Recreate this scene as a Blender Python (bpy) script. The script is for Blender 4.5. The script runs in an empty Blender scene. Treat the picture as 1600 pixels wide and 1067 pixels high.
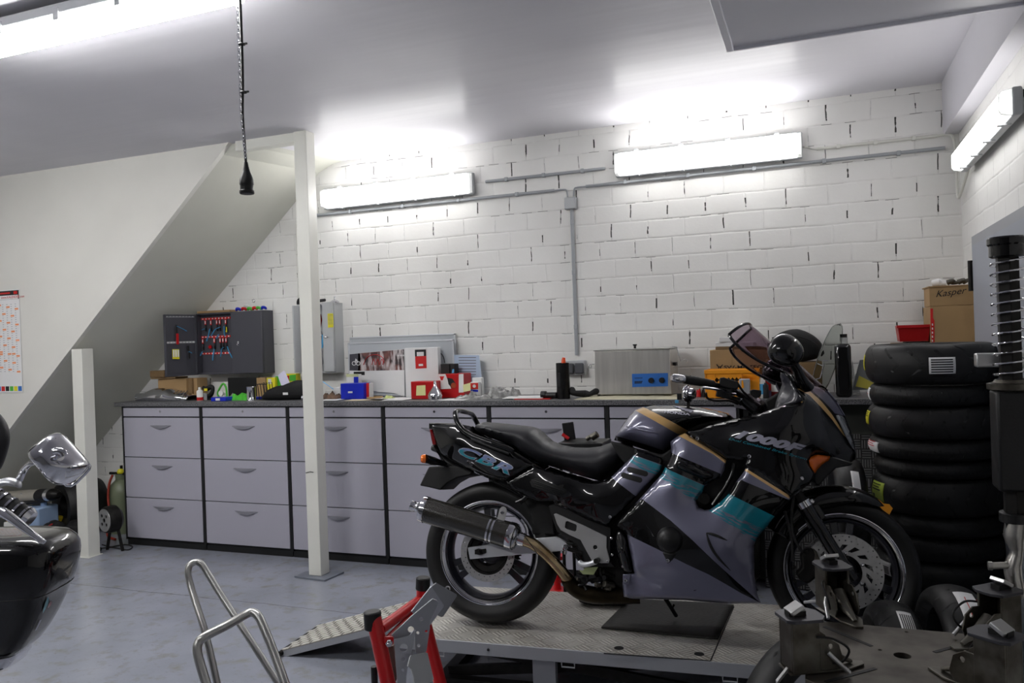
import bpy, bmesh, math, random
import numpy as np
from mathutils import Vector as V, Matrix, geometry, noise
random.seed(7)
C = bpy.context.scene.collection
PI = math.pi
# ---------------------------------------------------------------- camera
CAMZ, FPX, YAW, PITCH, ROLL = 1.55, 1248.13, .3658, -.003, -.0344
fw = V((-math.sin(YAW)*math.cos(PITCH), math.cos(YAW)*math.cos(PITCH), math.sin(PITCH)))
rt = V((math.cos(YAW), math.sin(YAW), 0)); up = rt.cross(fw)
rt2 = math.cos(ROLL)*rt + math.sin(ROLL)*up; up2 = -math.sin(ROLL)*rt + math.cos(ROLL)*up
CP = V((0, 0, CAMZ))
def ray(x, y): return fw + (x-800)/FPX*rt2 - (y-533.5)/FPX*up2
def on(x, y, ax, val):
    d = ray(x, y); return CP + d*((val-CP[ax])/d[ax])
def onx(x, y, v): return on(x, y, 0, v)
def ony(x, y, v): return on(x, y, 1, v)
def onz(x, y, v): return on(x, y, 2, v)
def ond(x, y, Z): return CP + ray(x, y)*Z
cam = bpy.data.cameras.new('camera'); co = bpy.data.objects.new('camera', cam); C.objects.link(co)
cam.sensor_width = 36; cam.lens = FPX/1600*36; cam.clip_start = .05; cam.clip_end = 60
mw = Matrix((rt2, up2, -fw)).transposed().to_4x4(); mw.translation = CP; co.matrix_world = mw
sc = bpy.context.scene; sc.camera = co
sc.view_settings.view_transform = 'Standard'; sc.view_settings.look = 'None'
sc.view_settings.gamma = 1; sc.view_settings.exposure = 0.8; sc.view_settings.use_curve_mapping = False
# ---------------------------------------------------------------- materials
def lin(c):
    return tuple((x/12.92 if x <= .04045 else ((x+.055)/1.055)**2.4) for x in c)
def mat(name, col, rough=.5, metal=0, coat=0, bump=0, bs=40, var=0, vs=8, spec=.5, trans=0, alpha=1, emis=0, ior=1.45, coatr=.03, aniso=0, rvar=0, col2=None, det=3, srgb=True, stretch=None):
    m = bpy.data.materials.new(name); m.use_nodes = True; nt = m.node_tree; b = nt.nodes['Principled BSDF']
    c = lin(col) if srgb else col
    b.inputs['Base Color'].default_value = (*c, 1); b.inputs['Roughness'].default_value = rough
    b.inputs['Metallic'].default_value = metal; b.inputs['Coat Weight'].default_value = coat
    b.inputs['Coat Roughness'].default_value = coatr
    b.inputs['Specular IOR Level'].default_value = spec; b.inputs['Transmission Weight'].default_value = trans
    b.inputs['Alpha'].default_value = alpha; b.inputs['IOR'].default_value = ior
    if emis: b.inputs['Emission Color'].default_value = (*c, 1); b.inputs['Emission Strength'].default_value = emis
    if var or bump or rvar:
        tc = nt.nodes.new('ShaderNodeTexCoord'); src = tc.outputs['Object']
        if stretch:
            mp = nt.nodes.new('ShaderNodeMapping'); mp.inputs['Scale'].default_value = stretch; nt.links.new(src, mp.inputs[0]); src = mp.outputs[0]
    if var or rvar:
        n = nt.nodes.new('ShaderNodeTexNoise'); n.inputs['Scale'].default_value = vs; n.inputs['Detail'].default_value = det
        nt.links.new(src, n.inputs['Vector'])
    if var:
        r = nt.nodes.new('ShaderNodeMix'); r.data_type = 'RGBA'
        cr = nt.nodes.new('ShaderNodeMapRange'); cr.inputs[1].default_value = .35; cr.inputs[2].default_value = .65
        nt.links.new(n.outputs[0], cr.inputs[0]); nt.links.new(cr.outputs[0], r.inputs[0])
        c2 = lin(col2) if col2 else tuple(max(0, x*(1-var)) for x in c)
        r.inputs[6].default_value = (*c, 1); r.inputs[7].default_value = (*c2, 1)
        nt.links.new(r.outputs[2], b.inputs['Base Color'])
    if rvar:
        mr = nt.nodes.new('ShaderNodeMapRange'); mr.inputs[3].default_value = rough-rvar; mr.inputs[4].default_value = rough+rvar
        nt.links.new(n.outputs[0], mr.inputs[0]); nt.links.new(mr.outputs[0], b.inputs['Roughness'])
    if bump:
        n2 = nt.nodes.new('ShaderNodeTexNoise'); n2.inputs['Scale'].default_value = bs; n2.inputs['Detail'].default_value = 4
        bp = nt.nodes.new('ShaderNodeBump'); bp.inputs['Strength'].default_value = 1; bp.inputs['Distance'].default_value = bump
        nt.links.new(src, n2.inputs['Vector']); nt.links.new(n2.outputs[0], bp.inputs['Height']); nt.links.new(bp.outputs[0], b.inputs['Normal'])
    return m
class NT:
    """tiny node helper"""
    def __init__(s, m): s.nt = m.node_tree; s.b = s.nt.nodes['Principled BSDF']
    def n(s, t, **k):
        x = s.nt.nodes.new(t)
        for a, v in k.items(): setattr(x, a, v)
        return x
    def put(s, sock, v):
        if hasattr(v, 'is_output'): s.nt.links.new(v, sock)
        else: sock.default_value = v
    def m(s, op, a, b=0.0, c=0.0, clamp=False):
        x = s.n('ShaderNodeMath', operation=op, use_clamp=clamp)
        s.put(x.inputs[0], a); s.put(x.inputs[1], b); s.put(x.inputs[2], c); return x.outputs[0]
    def mix(s, f, a, b):
        x = s.n('ShaderNodeMix', data_type='RGBA'); s.put(x.inputs[0], f)
        s.put(x.inputs[6], a); s.put(x.inputs[7], b); return x.outputs[2]
    def noise(s, v, sc, det=2, rough=.5):
        x = s.n('ShaderNodeTexNoise'); s.put(x.inputs['Vector'], v); x.inputs['Scale'].default_value = sc; x.inputs['Detail'].default_value = det; x.inputs['Roughness'].default_value = rough; return x.outputs[0]
    def ramp(s, v, a, b, lo=0., hi=1.):
        x = s.n('ShaderNodeMapRange'); s.put(x.inputs[0], v); x.inputs[1].default_value = a; x.inputs[2].default_value = b; x.inputs[3].default_value = lo; x.inputs[4].default_value = hi; return x.outputs[0]
    def pos(s, obj=False):
        if obj: v = s.n('ShaderNodeTexCoord').outputs['Object']
        else: v = s.n('ShaderNodeNewGeometry').outputs['Position']
        x = s.n('ShaderNodeSeparateXYZ'); s.put(x.inputs[0], v); return v, x.outputs[0], x.outputs[1], x.outputs[2]
    def comb(s, x, y, z=0.):
        c = s.n('ShaderNodeCombineXYZ'); s.put(c.inputs[0], x); s.put(c.inputs[1], y); s.put(c.inputs[2], z); return c.outputs[0]
    def wn(s, v):
        x = s.n('ShaderNodeTexWhiteNoise', noise_dimensions='3D'); s.put(x.inputs['Vector'], v); return x.outputs[0]
    def bump(s, h, dist, prev=None):
        x = s.n('ShaderNodeBump'); x.inputs['Distance'].default_value = dist; s.put(x.inputs['Height'], h)
        if prev: s.put(x.inputs['Normal'], prev)
        s.put(s.b.inputs['Normal'], x.outputs[0]); return x.outputs[0]
def wall_mat(name, ax, crack=1.0, zo=0.):
    m = mat(name, (.84, .83, .80), .55); t = NT(m); v, X, Y, Z = t.pos()
    X = X if ax == 0 else Y
    w1 = t.noise(v, 6, 2); X = t.m('ADD', X, t.m('MULTIPLY', t.m('SUBTRACT', w1, .5), .02))
    w2 = t.noise(v, 4, 3); Z = t.m('ADD', t.m('ADD', Z, zo), t.m('MULTIPLY', t.m('SUBTRACT', w2, .5), .016))
    rz = t.m('DIVIDE', Z, .125); row = t.m('FLOOR', rz)
    sh = t.m('ADD', t.m('MULTIPLY', t.m('MODULO', row, 2.), .5), t.m('MULTIPLY', t.wn(t.comb(row, 3.3)), .22))
    u = t.m('ADD', t.m('DIVIDE', X, .25), sh); fu = t.m('FRACT', u); fz = t.m('FRACT', rz)
    vid = t.m('FLOOR', t.m('ADD', u, .5)); hid = t.m('FLOOR', t.m('ADD', rz, .5))
    dv = t.m('MULTIPLY', t.m('MINIMUM', fu, t.m('SUBTRACT', 1., fu)), .25)
    dh = t.m('MULTIPLY', t.m('MINIMUM', fz, t.m('SUBTRACT', 1., fz)), .125)
    d = t.m('MINIMUM', dv, dh)
    r = t.wn(t.comb(vid, row, 1.)); r2 = t.wn(t.comb(vid, row, 7.)); r3 = t.wn(t.comb(vid, hid, 5.))
    wv = t.m('MULTIPLY', t.ramp(r, .24, .9, 0., .0052), t.ramp(t.noise(v, 30, 2), .36, .5, .3, 1.))
    zc = t.m('ABSOLUTE', t.m('SUBTRACT', fz, t.m('ADD', .38, t.m('MULTIPLY', r2, .24))))
    zl = t.m('LESS_THAN', zc, t.m('ADD', .12, t.m('MULTIPLY', r2, .3)))
    kv = t.m('MULTIPLY', t.m('LESS_THAN', dv, wv), zl)
    kh = t.m('MULTIPLY', t.m('LESS_THAN', dh, .0026), t.m('MULTIPLY', t.m('LESS_THAN', dv, t.m('MULTIPLY', r3, .04)), t.m('GREATER_THAN', r3, .72)))
    k = t.m('MULTIPLY', t.m('MAXIMUM', kv, kh), crack)
    thin = t.m('MULTIPLY', t.ramp(d, .0, .004, 1., 0.), t.ramp(t.noise(v, 9, 3), .45, .62, 0., .75))
    base = t.mix(t.ramp(t.noise(v, 2.2, 4), .35, .65), (.83, .825, .80, 1), (.77, .762, .735, 1))
    base = t.mix(t.m('MULTIPLY', thin, .55), base, (.36, .35, .33, 1))
    base = t.mix(k, base, (.035, .033, .03, 1))
    t.put(t.b.inputs['Base Color'], base)
    h = t.m('ADD', t.ramp(d, 0., .009), t.m('MULTIPLY', t.noise(v, 60, 4), .35)); h = t.m('SUBTRACT', h, t.m('MULTIPLY', k, 2.))
    t.bump(h, .0015); return m
M = {}
M['block'] = wall_mat('painted_block', 0, 1.0, .052)
M['block_r'] = wall_mat('painted_block_side', 1, .15)
M['plaster'] = mat('white_plaster', (.86, .855, .83), .6, bump=.0012, bs=14, var=.05, vs=2)
M['soffit'] = mat('soffit_plaster', (.80, .80, .76), .45, bump=.003, bs=4, var=.06, vs=2)
def ceil_mat():
    m = mat('satin_ceiling', (.78, .775, .81), .6, spec=.3); t = NT(m); v, X, Y, Z = t.pos()
    t.put(t.b.inputs['Base Color'], t.mix(t.ramp(t.noise(v, .9, 2), .35, .65), (*lin((.85, .845, .865)), 1), (*lin((.81, .805, .83)), 1)))
    n1 = t.m('ADD', t.m('MULTIPLY', t.noise(t.comb(t.m('MULTIPLY', X, .1), t.m('MULTIPLY', Y, 5.)), 2.2, 1), .07), t.noise(t.comb(t.m('MULTIPLY', X, .3), Y), 1.2, 1)); n2 = t.noise(v, 45, 2)
    t.bump(t.m('ADD', t.m('MULTIPLY', n1, 6.), t.m('MULTIPLY', n2, .02)), .006); t.b.inputs['Coat Weight'].default_value = .10; t.b.inputs['Coat Roughness'].default_value = .19
    return m
M['ceiling'] = ceil_mat()
def floor_mat():  # painted screed
    m = mat('epoxy_floor', (.5, .54, .58), .3); t = NT(m); v, X, Y, Z = t.pos()
    a = t.ramp(t.noise(v, 1.6, 5, .6), .35, .68); b = t.ramp(t.noise(v, 9, 4, .6), .52, .72)
    base = t.mix(a, (*lin((.57, .585, .63)), 1), (*lin((.51, .525, .565)), 1))
    base = t.mix(t.m('MULTIPLY', b, .7), base, (*lin((.47, .46, .43)), 1))
    sp = t.ramp(t.noise(t.comb(X, t.m('MULTIPLY', Y, 1.6)), 34, 5, .7), .60, .72)
    base = t.mix(t.m('MULTIPLY', sp, .55), base, (*lin((.36, .33, .30)), 1))
    # expansion crack running along the cabinets
    cy = t.m('ADD', t.m('MULTIPLY', t.noise(t.comb(X, 0., 0.), 3, 3), .05), 3.93)
    cr = t.m('LESS_THAN', t.m('ABSOLUTE', t.m('SUBTRACT', Y, cy)), .0028)
    base = t.mix(t.m('MULTIPLY', cr, .75), base, (*lin((.2, .2, .2)), 1))
    t.put(t.b.inputs['Base Color'], base)
    t.b.inputs['Roughness'].default_value = .22
    t.bump(t.m('ADD', t.m('MULTIPLY', t.noise(v, 3, 2), .5), t.m('MULTIPLY', t.noise(v, 120, 2), .10)), .0006); return m
M['floor'] = floor_mat()
M['black_gloss'] = mat('black_lacquer', (.03, .03, .036), .3, coat=1, coatr=.02, spec=.1)
M['purple'] = mat('violet_grey_lacquer', (.43, .43, .51), .3, metal=.35, coat=1, coatr=.02)
M['teal'] = mat('teal_lacquer', (.03, .47, .54), .3, coat=1, coatr=.02)
M['gold'] = mat('gold_lacquer', (.80, .65, .42), .35, coat=.8, coatr=.03)
def scratch_mat():
    m = mat('teal_scratched', (.05, .45, .52), .3, coat=1, coatr=.02, metal=.2); t = NT(m); v, X, Y, Z = t.pos(True)
    a = math.radians(-24); U = t.m('ADD', t.m('MULTIPLY', X, math.cos(a)), t.m('MULTIPLY', Z, math.sin(a)))
    W = t.m('SUBTRACT', t.m('MULTIPLY', Z, math.cos(a)), t.m('MULTIPLY', X, math.sin(a)))
    n = t.noise(t.comb(t.m('MULTIPLY', U, 18.), t.m('MULTIPLY', W, 160.)), 1., 2)
    t.put(t.b.inputs['Base Color'], t.mix(t.ramp(n, .5, .54), (*lin((.04, .47, .54)), 1), (*lin((.43, .43, .51)), 1))); return m
M['scratch'] = scratch_mat()
M['silver_decal'] = mat('silver_decal', (.62, .62, .68), .5, metal=.1)
M['black_plastic'] = mat('black_plastic', (.06, .06, .065), .42, bump=.0004, bs=200)
M['matt_black'] = mat('matt_black', (.045, .045, .048), .65, bump=.0006, bs=90)
M['vinyl'] = mat('seat_vinyl', (.15, .15, .165), .42, bump=.0006, bs=320, spec=.5)
def rubber(name, g=.07):
    return mat(name, (g, g, g*1.02), .55, var=.3, vs=14, bump=.0006, bs=60)
M['rubber'] = rubber('tyre_rubber', .065)
M['chrome'] = mat('chrome', (.85, .85, .87), .08, metal=1)
M['steel'] = mat('brushed_steel', (.70, .70, .69), .33, metal=1, bump=.0003, bs=60, stretch=(40, 1, 1), rvar=.08)
M['alu'] = mat('brushed_aluminium', (.78, .78, .78), .36, metal=.85, var=.15, vs=6, bump=.0002, bs=50)
M['alu_light'] = mat('pale_aluminium', (.80, .81, .83), .4, metal=.55)
M['dark_rim'] = mat('charcoal_wheel_paint', (.13, .135, .17), .35, coat=.5)
M['dark_metal'] = mat('dark_metal', (.16, .155, .15), .45, metal=.7, var=.4, vs=20)
M['grey_metal'] = mat('grey_painted_metal', (.64, .65, .67), .42, metal=.3)
M['ramp_plate'] = mat('worn_ramp_plate', (.50, .48, .45), .45, metal=.4, var=.2, vs=10)
M['bronze'] = mat('heat_tinted_steel', (.78, .70, .56), .2, metal=1, var=.5, vs=9, col2=(.55, .45, .32))
M['cab'] = mat('lilac_grey_enamel', (.645, .64, .685), .42, bump=.0002, bs=250)
M['cab_dark'] = mat('black_carcass', (.06, .065, .07), .5)
def granite():
    m = mat('speckled_laminate', (.33, .33, .34), .45); t = NT(m); v, X, Y, Z = t.pos()
    n = t.noise(v, 260, 2); t.put(t.b.inputs['Base Color'], t.mix(t.ramp(n, .42, .62), (*lin((.24, .24, .25)), 1), (*lin((.47, .47, .48)), 1))); return m
M['counter'] = granite()
M['white_paint'] = mat('white_gloss_paint', (.86, .86, .83), .35, var=.06, vs=3, bump=.0006, bs=12)
M['grey_pvc'] = mat('grey_plastic_pipe', (.62, .635, .65), .4)
M['grey_box'] = mat('grey_plastic', (.66, .67, .68), .4)
M['white_plastic'] = mat('white_plastic', (.86, .86, .85), .4)
M['lamp'] = mat('fluorescent_diffuser', (1, .995, .99), .4, emis=10)
M['lamp_side'] = mat('weak_fluorescent_diffuser', (1, .995, .99), .4, emis=5)
M['lamp_ceiling'] = mat('bright_fluorescent_diffuser', (1, .995, .99), .4, emis=27)
M['lamp_clear'] = mat('clear_acrylic', (.88, .89, .88), .12, trans=.6, emis=.25)
M['key_cab'] = mat('anthracite_enamel', (.27, .27, .30), .42)
M['light_cab'] = mat('pale_grey_enamel', (.72, .73, .735), .42)
M['card'] = mat('corrugated_card', (.66, .54, .38), .75, var=.12, vs=5, bump=.0006, bs=60)
M['card_dark'] = mat('worn_card', (.50, .40, .27), .8, var=.2, vs=6)
M['paper'] = mat('white_paper', (.88, .88, .88), .7)
M['ink'] = mat('black_ink', (.08, .08, .09), .6)
M['grey_ink'] = mat('grey_ink', (.45, .45, .5), .6)
M['red_ink'] = mat('red_ink', (.78, .12, .12), .5)
M['orange_ink'] = mat('orange_ink', (.93, .60, .42), .6)
M['red_plastic'] = mat('red_plastic', (.70, .05, .07), .35)
M['blue_plastic'] = mat('blue_plastic', (.08, .16, .72), .3)
M['panel_blue'] = mat('blue_panel', (.17, .42, .74), .4)
M['sky_blue'] = mat('light_blue_strap', (.33, .68, .88), .5)
M['green_plastic'] = mat('green_plastic', (.30, .70, .22), .4)
M['yellow'] = mat('yellow_plastic', (.88, .84, .16), .45)
M['orange'] = mat('orange_plastic', (.95, .62, .12), .4)
M['amber'] = mat('amber_lens', (.95, .45, .08), .2, trans=.25, coat=.5)
M['red_lens'] = mat('red_lens', (.42, .03, .05), .15, coat=.6)
M['red_paint'] = mat('red_powder_coat', (.74, .07, .09), .32, coat=.3)
M['beige'] = mat('beige_cloth', (.78, .76, .66), .85, bump=.003, bs=30, var=.15, vs=15)
M['cloth_black'] = mat('black_nylon', (.05, .05, .06), .7, bump=.002, bs=45)
M['gas'] = mat('olive_green_cylinder', (.42, .45, .36), .4)
M['tread'] = None
def checker_mat(name, col, dirt, metal=.75, sc=38., rot=False):
    m = mat(name, col, .36, metal=metal); t = NT(m); v, X, Y, Z = t.pos(True)
    if rot: X, Y = t.m('MULTIPLY', t.m('ADD', X, Y), .7071), t.m('MULTIPLY', t.m('SUBTRACT', Y, X), .7071)
    # rows of short parallel ribs, their direction alternating from one square to the next
    cx = t.m('MULTIPLY', X, sc*.45); cy = t.m('MULTIPLY', Y, sc*.45)
    par = t.m('MODULO', t.m('ABSOLUTE', t.m('ADD', t.m('FLOOR', cx), t.m('FLOOR', cy))), 2.)
    fx = t.m('FRACT', cx); fy = t.m('FRACT', cy)
    def quint(a, b):
        rib = t.m('ABSOLUTE', t.m('SUBTRACT', t.m('FRACT', t.m('MULTIPLY', a, 4.)), .5))
        inn = t.m('LESS_THAN', t.m('ABSOLUTE', t.m('SUBTRACT', b, .5)), .43)
        return t.m('MULTIPLY', t.ramp(rib, .36, .2), inn)
    h = t.m('ADD', t.m('MULTIPLY', quint(fx, fy), par), t.m('MULTIPLY', quint(fy, fx), t.m('SUBTRACT', 1., par)))
    n = t.ramp(t.noise(v, 5, 5, .65), .35, .7)
    base = t.mix(n, (*lin(col), 1), (*lin(dirt), 1)); base = t.mix(t.m('MULTIPLY', h, .55), base, (*lin((.86, .85, .83) if rot else (.6,.6,.6)), 1))
    t.put(t.b.inputs['Base Color'], base); t.put(t.b.inputs['Roughness'], t.ramp(t.noise(v, 9, 4), .3, .7, .32, .55)); t.bump(h, .0022); return m
M['checker'] = checker_mat('aluminium_checker_plate', (.76, .75, .72), (.52, .49, .45), .4, sc=33., rot=True)
M['checker_dark'] = checker_mat('dark_checker_plate', (.25, .25, .25), (.16, .16, .16), .5, sc=40.)
M['table_steel'] = mat('stained_steel_plate', (.42, .40, .37), .42, metal=.7, var=.5, vs=7, det=6, col2=(.22, .20, .18), rvar=.12)
M['worn_steel'] = mat('worn_steel', (.42, .41, .38), .38, metal=.75, var=.4, vs=14, det=5, col2=(.25, .23, .20))
M['mat_rubber'] = mat('oily_rubber_mat', (.17, .165, .155), .6, var=.35, vs=7, bump=.002, bs=60)
def carbon():
    m = mat('carbon_weave', (.10, .10, .095), .25, coat=.8); t = NT(m); v = t.n('ShaderNodeTexCoord').outputs['UV']
    s = t.n('ShaderNodeSeparateXYZ'); t.put(s.inputs[0], v); a = t.m('MULTIPLY', s.outputs[0], 70.); b = t.m('MULTIPLY', s.outputs[1], 90.)
    c = t.m('MODULO', t.m('ADD', t.m('FLOOR', a), t.m('FLOOR', b)), 2.)
    t.put(t.b.inputs['Base Color'], t.mix(c, (*lin((.085, .083, .075)), 1), (*lin((.20, .19, .17)), 1))); return m
M['carbon'] = carbon()
M['screen'] = mat('smoked_screen', (.74, .69, .73), .05, trans=1.0, ior=1.05, spec=.8)
M['screen_clear'] = mat('clear_screen', (.80, .82, .80), .05, trans=1.0, ior=1.05, spec=.8)
M['lens'] = mat('headlight_glass', (.75, .77, .8), .08, trans=.55, ior=1.3, coat=1, bump=.002, bs=60)
M['bubble'] = mat('clear_film', (.82, .83, .83), .15, trans=.75, ior=1.1)
# ---------------------------------------------------------------- mesh builder
class G:
    def __init__(s): s.v = []; s.f = []; s.m = []; s.uv = {}
    def add(s, vs, fs, mi=0):
        o = len(s.v); s.v += [V(p) for p in vs]; s.f += [tuple(o+i for i in f) for f in fs]; s.m += [mi]*len(fs); return s
    def box(s, x0, x1, y0, y1, z0, z1, mi=0):
        return s.add([(x0,y0,z0),(x1,y0,z0),(x1,y1,z0),(x0,y1,z0),(x0,y0,z1),(x1,y0,z1),(x1,y1,z1),(x0,y1,z1)],
                     [(3,2,1,0),(4,5,6,7),(0,1,5,4),(1,2,6,5),(2,3,7,6),(3,0,4,7)], mi)
    def obox(s, c, ax, ay, az, sx, sy, sz, mi=0):
        c = V(c); ax = V(ax).normalized()*sx/2; ay = V(ay).normalized()*sy/2; az = V(az).normalized()*sz/2
        return s.add([c+i*ax+j*ay+k*az for k in (-1,1) for i, j in ((-1,-1),(1,-1),(1,1),(-1,1))],
                     [(3,2,1,0),(4,5,6,7),(0,1,5,4),(1,2,6,5),(2,3,7,6),(3,0,4,7)], mi)
    def rbox(s, cx, cy, z0, sx, sy, sz, a=0, mi=0):
        ca, sa = math.cos(a), math.sin(a); return s.obox((cx, cy, z0+sz/2), (ca, sa, 0), (-sa, ca, 0), (0,0,1), sx, sy, sz, mi)
    def ring(s, p, d, r, n, ref=None):
        d = V(d).normalized(); a = V((0,0,1)) if abs(d.z) < .9 else V((1,0,0))
        if ref is not None: a = V(ref)
        x = d.cross(a).normalized(); y = d.cross(x)
        return [V(p)+x*math.cos(2*PI*i/n)*r+y*math.sin(2*PI*i/n)*r for i in range(n)]
    def cyl(s, p0, p1, r0, r1=None, n=20, cap=True, mi=0):
        r1 = r0 if r1 is None else r1; d = V(p1)-V(p0); o = len(s.v)
        s.v += s.ring(p0, d, r0, n)+s.ring(p1, d, r1, n)
        s.f += [(o+i, o+(i+1) % n, o+n+(i+1) % n, o+n+i) for i in range(n)]; s.m += [mi]*n
        if cap: s.f += [tuple(o+i for i in range(n))[::-1], tuple(o+n+i for i in range(n))]; s.m += [mi]*2
        return s
    def tube(s, pts, r, n=10, closed=False, mi=0, smooth=0, flat=None):
        pts = [V(p) for p in pts]
        if smooth: pts = spline(pts, smooth, closed)
        k = len(pts); rr = r if isinstance(r, (list, tuple)) else [r]*k
        if len(rr) != k: rr = [rr[0]+(rr[-1]-rr[0])*i/(k-1) for i in range(k)] if len(rr) == 2 else list(np.interp(np.linspace(0, 1, k), np.linspace(0, 1, len(rr)), rr))
        o = len(s.v); ref = None; px = None
        for i, p in enumerate(pts):
            a = pts[i-1] if (i > 0 or closed) else p; b = pts[(i+1) % k] if (i < k-1 or closed) else p
            d = (b-a).normalized()
            if px is None:
                q = V((0,0,1)) if abs(d.z) < .9 else V((1,0,0)); x = d.cross(q).normalized()
            else: x = (px-d*px.dot(d)).normalized()
            px = x; y = d.cross(x)
            fx, fy = flat if flat else (1, 1)
            s.v += [p+(x*math.cos(2*PI*j/n)*fx+y*math.sin(2*PI*j/n)*fy)*rr[i] for j in range(n)]
        for i in range(k-1+(1 if closed else 0)):
            a = o+i*n; b = o+((i+1) % k)*n
            s.f += [(a+j, a+(j+1) % n, b+(j+1) % n, b+j) for j in range(n)]; s.m += [mi]*n
        if not closed:
            s.f += [tuple(o+j for j in range(n))[::-1], tuple(o+(k-1)*n+j for j in range(n))]; s.m += [mi]*2
        return s
    def lathe(s, prof, c, ax=(0,0,1), n=48, mi=0, closed=False, a0=0, a1=2*PI, xref=None):
        ax = V(ax).normalized(); q = V(xref) if xref else (V((1,0,0)) if abs(ax.x) < .9 else V((0,1,0)))
        y = ax.cross(q).normalized(); x = y.cross(ax); c = V(c); o = len(s.v); k = len(prof)
        full = abs(a1-a0-2*PI) < 1e-6; m = n if full else n+1
        for i in range(m):
            t = a0+(a1-a0)*i/n; e = x*math.cos(t)+y*math.sin(t)
            s.v += [c+e*r+ax*h for r, h in prof]
        for i in range(n):
            a = o+i*k; b = o+((i+1) % m)*k
            for j in range(k-1 if not closed else k):
                j2 = (j+1) % k; s.f.append((a+j, b+j, b+j2, a+j2)); s.m.append(mi)
        return s
    def plate(s, outline, holes, fn, th, mi=0, sp=0):
        """flat sheet with real holes: outline/holes 2-D, fn(x,y,h)->3-D, h in 0..th"""
        vs, tr = cdt(outline, holes, sp)
        o = len(s.v); k = len(vs)
        s.v += [V(fn(x, y, th)) for x, y in vs]+[V(fn(x, y, 0)) for x, y in vs]
        s.f += [tuple(o+i for i in t) for t in tr]+[tuple(o+k+i for i in t[::-1]) for t in tr]; s.m += [mi]*(2*len(tr))
        ed = {}
        for t in tr:
            for a, b in ((t[0],t[1]),(t[1],t[2]),(t[2],t[0])): ed[(a, b)] = 1
        for a, b in list(ed):
            if (b, a) not in ed: s.f.append((o+b, o+a, o+k+a, o+k+b)); s.m.append(mi)
        return s
    def xf(s, mtx, i0=0):
        for i in range(i0, len(s.v)): s.v[i] = mtx @ s.v[i]
        return s
def spline(pts, k, closed=False):
    n = len(pts); out = []
    for i in range(n if closed else n-1):
        g = (lambda j: pts[j % n]) if closed else (lambda j: pts[min(max(j, 0), n-1)])
        p0, p1, p2, p3 = g(i-1), g(i), g(i+1), g(i+2)
        for j in range(k):
            t = j/k; out.append(.5*((2*p1)+(p2-p0)*t+(2*p0-5*p1+4*p2-p3)*t*t+(3*p1-p0-3*p2+p3)*t**3))
    if not closed: out.append(pts[-1].copy())
    return out
def inpoly(x, y, P):
    c = False; j = len(P)-1
    for i in range(len(P)):
        if (P[i][1] > y) != (P[j][1] > y) and x < (P[j][0]-P[i][0])*(y-P[i][1])/(P[j][1]-P[i][1])+P[i][0]: c = not c
        j = i
    return c
def dpoly(pts, P):
    """distance of each point to polygon outline (numpy)"""
    A = np.array(P, float); B = np.roll(A, -1, 0); d = np.full(len(pts), 1e9)
    for a, b in zip(A, B):
        ab = b-a; t = np.clip(((pts-a)@ab)/max(ab@ab, 1e-12), 0, 1); q = a+t[:, None]*ab; d = np.minimum(d, np.hypot(*(pts-q).T))
    return d
def resamp(P, sp, closed=True):
    out = []
    n = len(P)
    for i in range(n if closed else n-1):
        a = P[i]; b = P[(i+1) % n]; L = math.dist(a[:2], b[:2]); k = max(1, int(round(L/sp)))
        for j in range(k): out.append(tuple(a[q]+(b[q]-a[q])*j/k for q in range(len(a))))
    if not closed: out.append(P[-1])
    return out
def cdt(outline, holes=(), sp=0, lines=()):
    loops = [resamp(outline, sp) if sp else list(outline)]+[resamp(h, sp) if sp else list(h) for h in holes]
    vs = []; es = []
    for L in loops:
        o = len(vs); vs += [V(p[:2]) for p in L]; es += [(o+i, o+(i+1) % len(L)) for i in range(len(L))]
    for L in lines:
        L = resamp(list(L)+[L[0]], sp, False)[:-1]; o = len(vs); vs += [V(p[:2]) for p in L]; es += [(o+i, o+(i+1) % len(L)) for i in range(len(L))]
    if sp:
        xs = [p[0] for p in outline]; ys = [p[1] for p in outline]; B = np.array([tuple(v) for v in vs])
        pts = []
        j = 0; y = min(ys)+sp/2
        while y < max(ys):
            x = min(xs)+(sp/2 if j % 2 else sp)
            while x < max(xs): pts.append((x, y)); x += sp
            y += sp*.87; j += 1
        pts = [p for p in pts if inpoly(p[0], p[1], loops[0])]
        if pts:
            A = np.array(pts); D = np.min(np.hypot(A[:, None, 0]-B[None, :, 0], A[:, None, 1]-B[None, :, 1]), 1)
            vs += [V(p) for p, d in zip(pts, D) if d > sp*.55]
    r = geometry.delaunay_2d_cdt(vs, es, [], 0, 1e-6)
    vo = [(p.x, p.y) for p in r[0]]; tr = []
    for f in r[2]:
        cx = sum(vo[i][0] for i in f)/len(f); cy = sum(vo[i][1] for i in f)/len(f)
        if inpoly(cx, cy, loops[0]) and not any(inpoly(cx, cy, h) for h in loops[1:]):
            f = tuple(f); a, b, c = (vo[i] for i in f[:3])
            if (b[0]-a[0])*(c[1]-a[1])-(b[1]-a[1])*(c[0]-a[0]) < 0: f = f[::-1]
            tr.append(f)
    return vo, tr
MW = {}
def tagit(o, label=None, cat=None, group=None, kind=None):
    if label: o['label'] = label
    if cat: o['category'] = cat
    if group: o['group'] = group
    if kind: o['kind'] = kind
    return o
def thing(name, label, cat, loc=(0,0,0), rotz=0, group=None):
    o = bpy.data.objects.new(name, None); C.objects.link(o); o.empty_display_size = .1
    m = Matrix.Translation(V(loc)) @ Matrix.Rotation(rotz, 4, 'Z'); o.matrix_world = m; MW[o.name] = m
    return tagit(o, label, cat, group)
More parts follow.
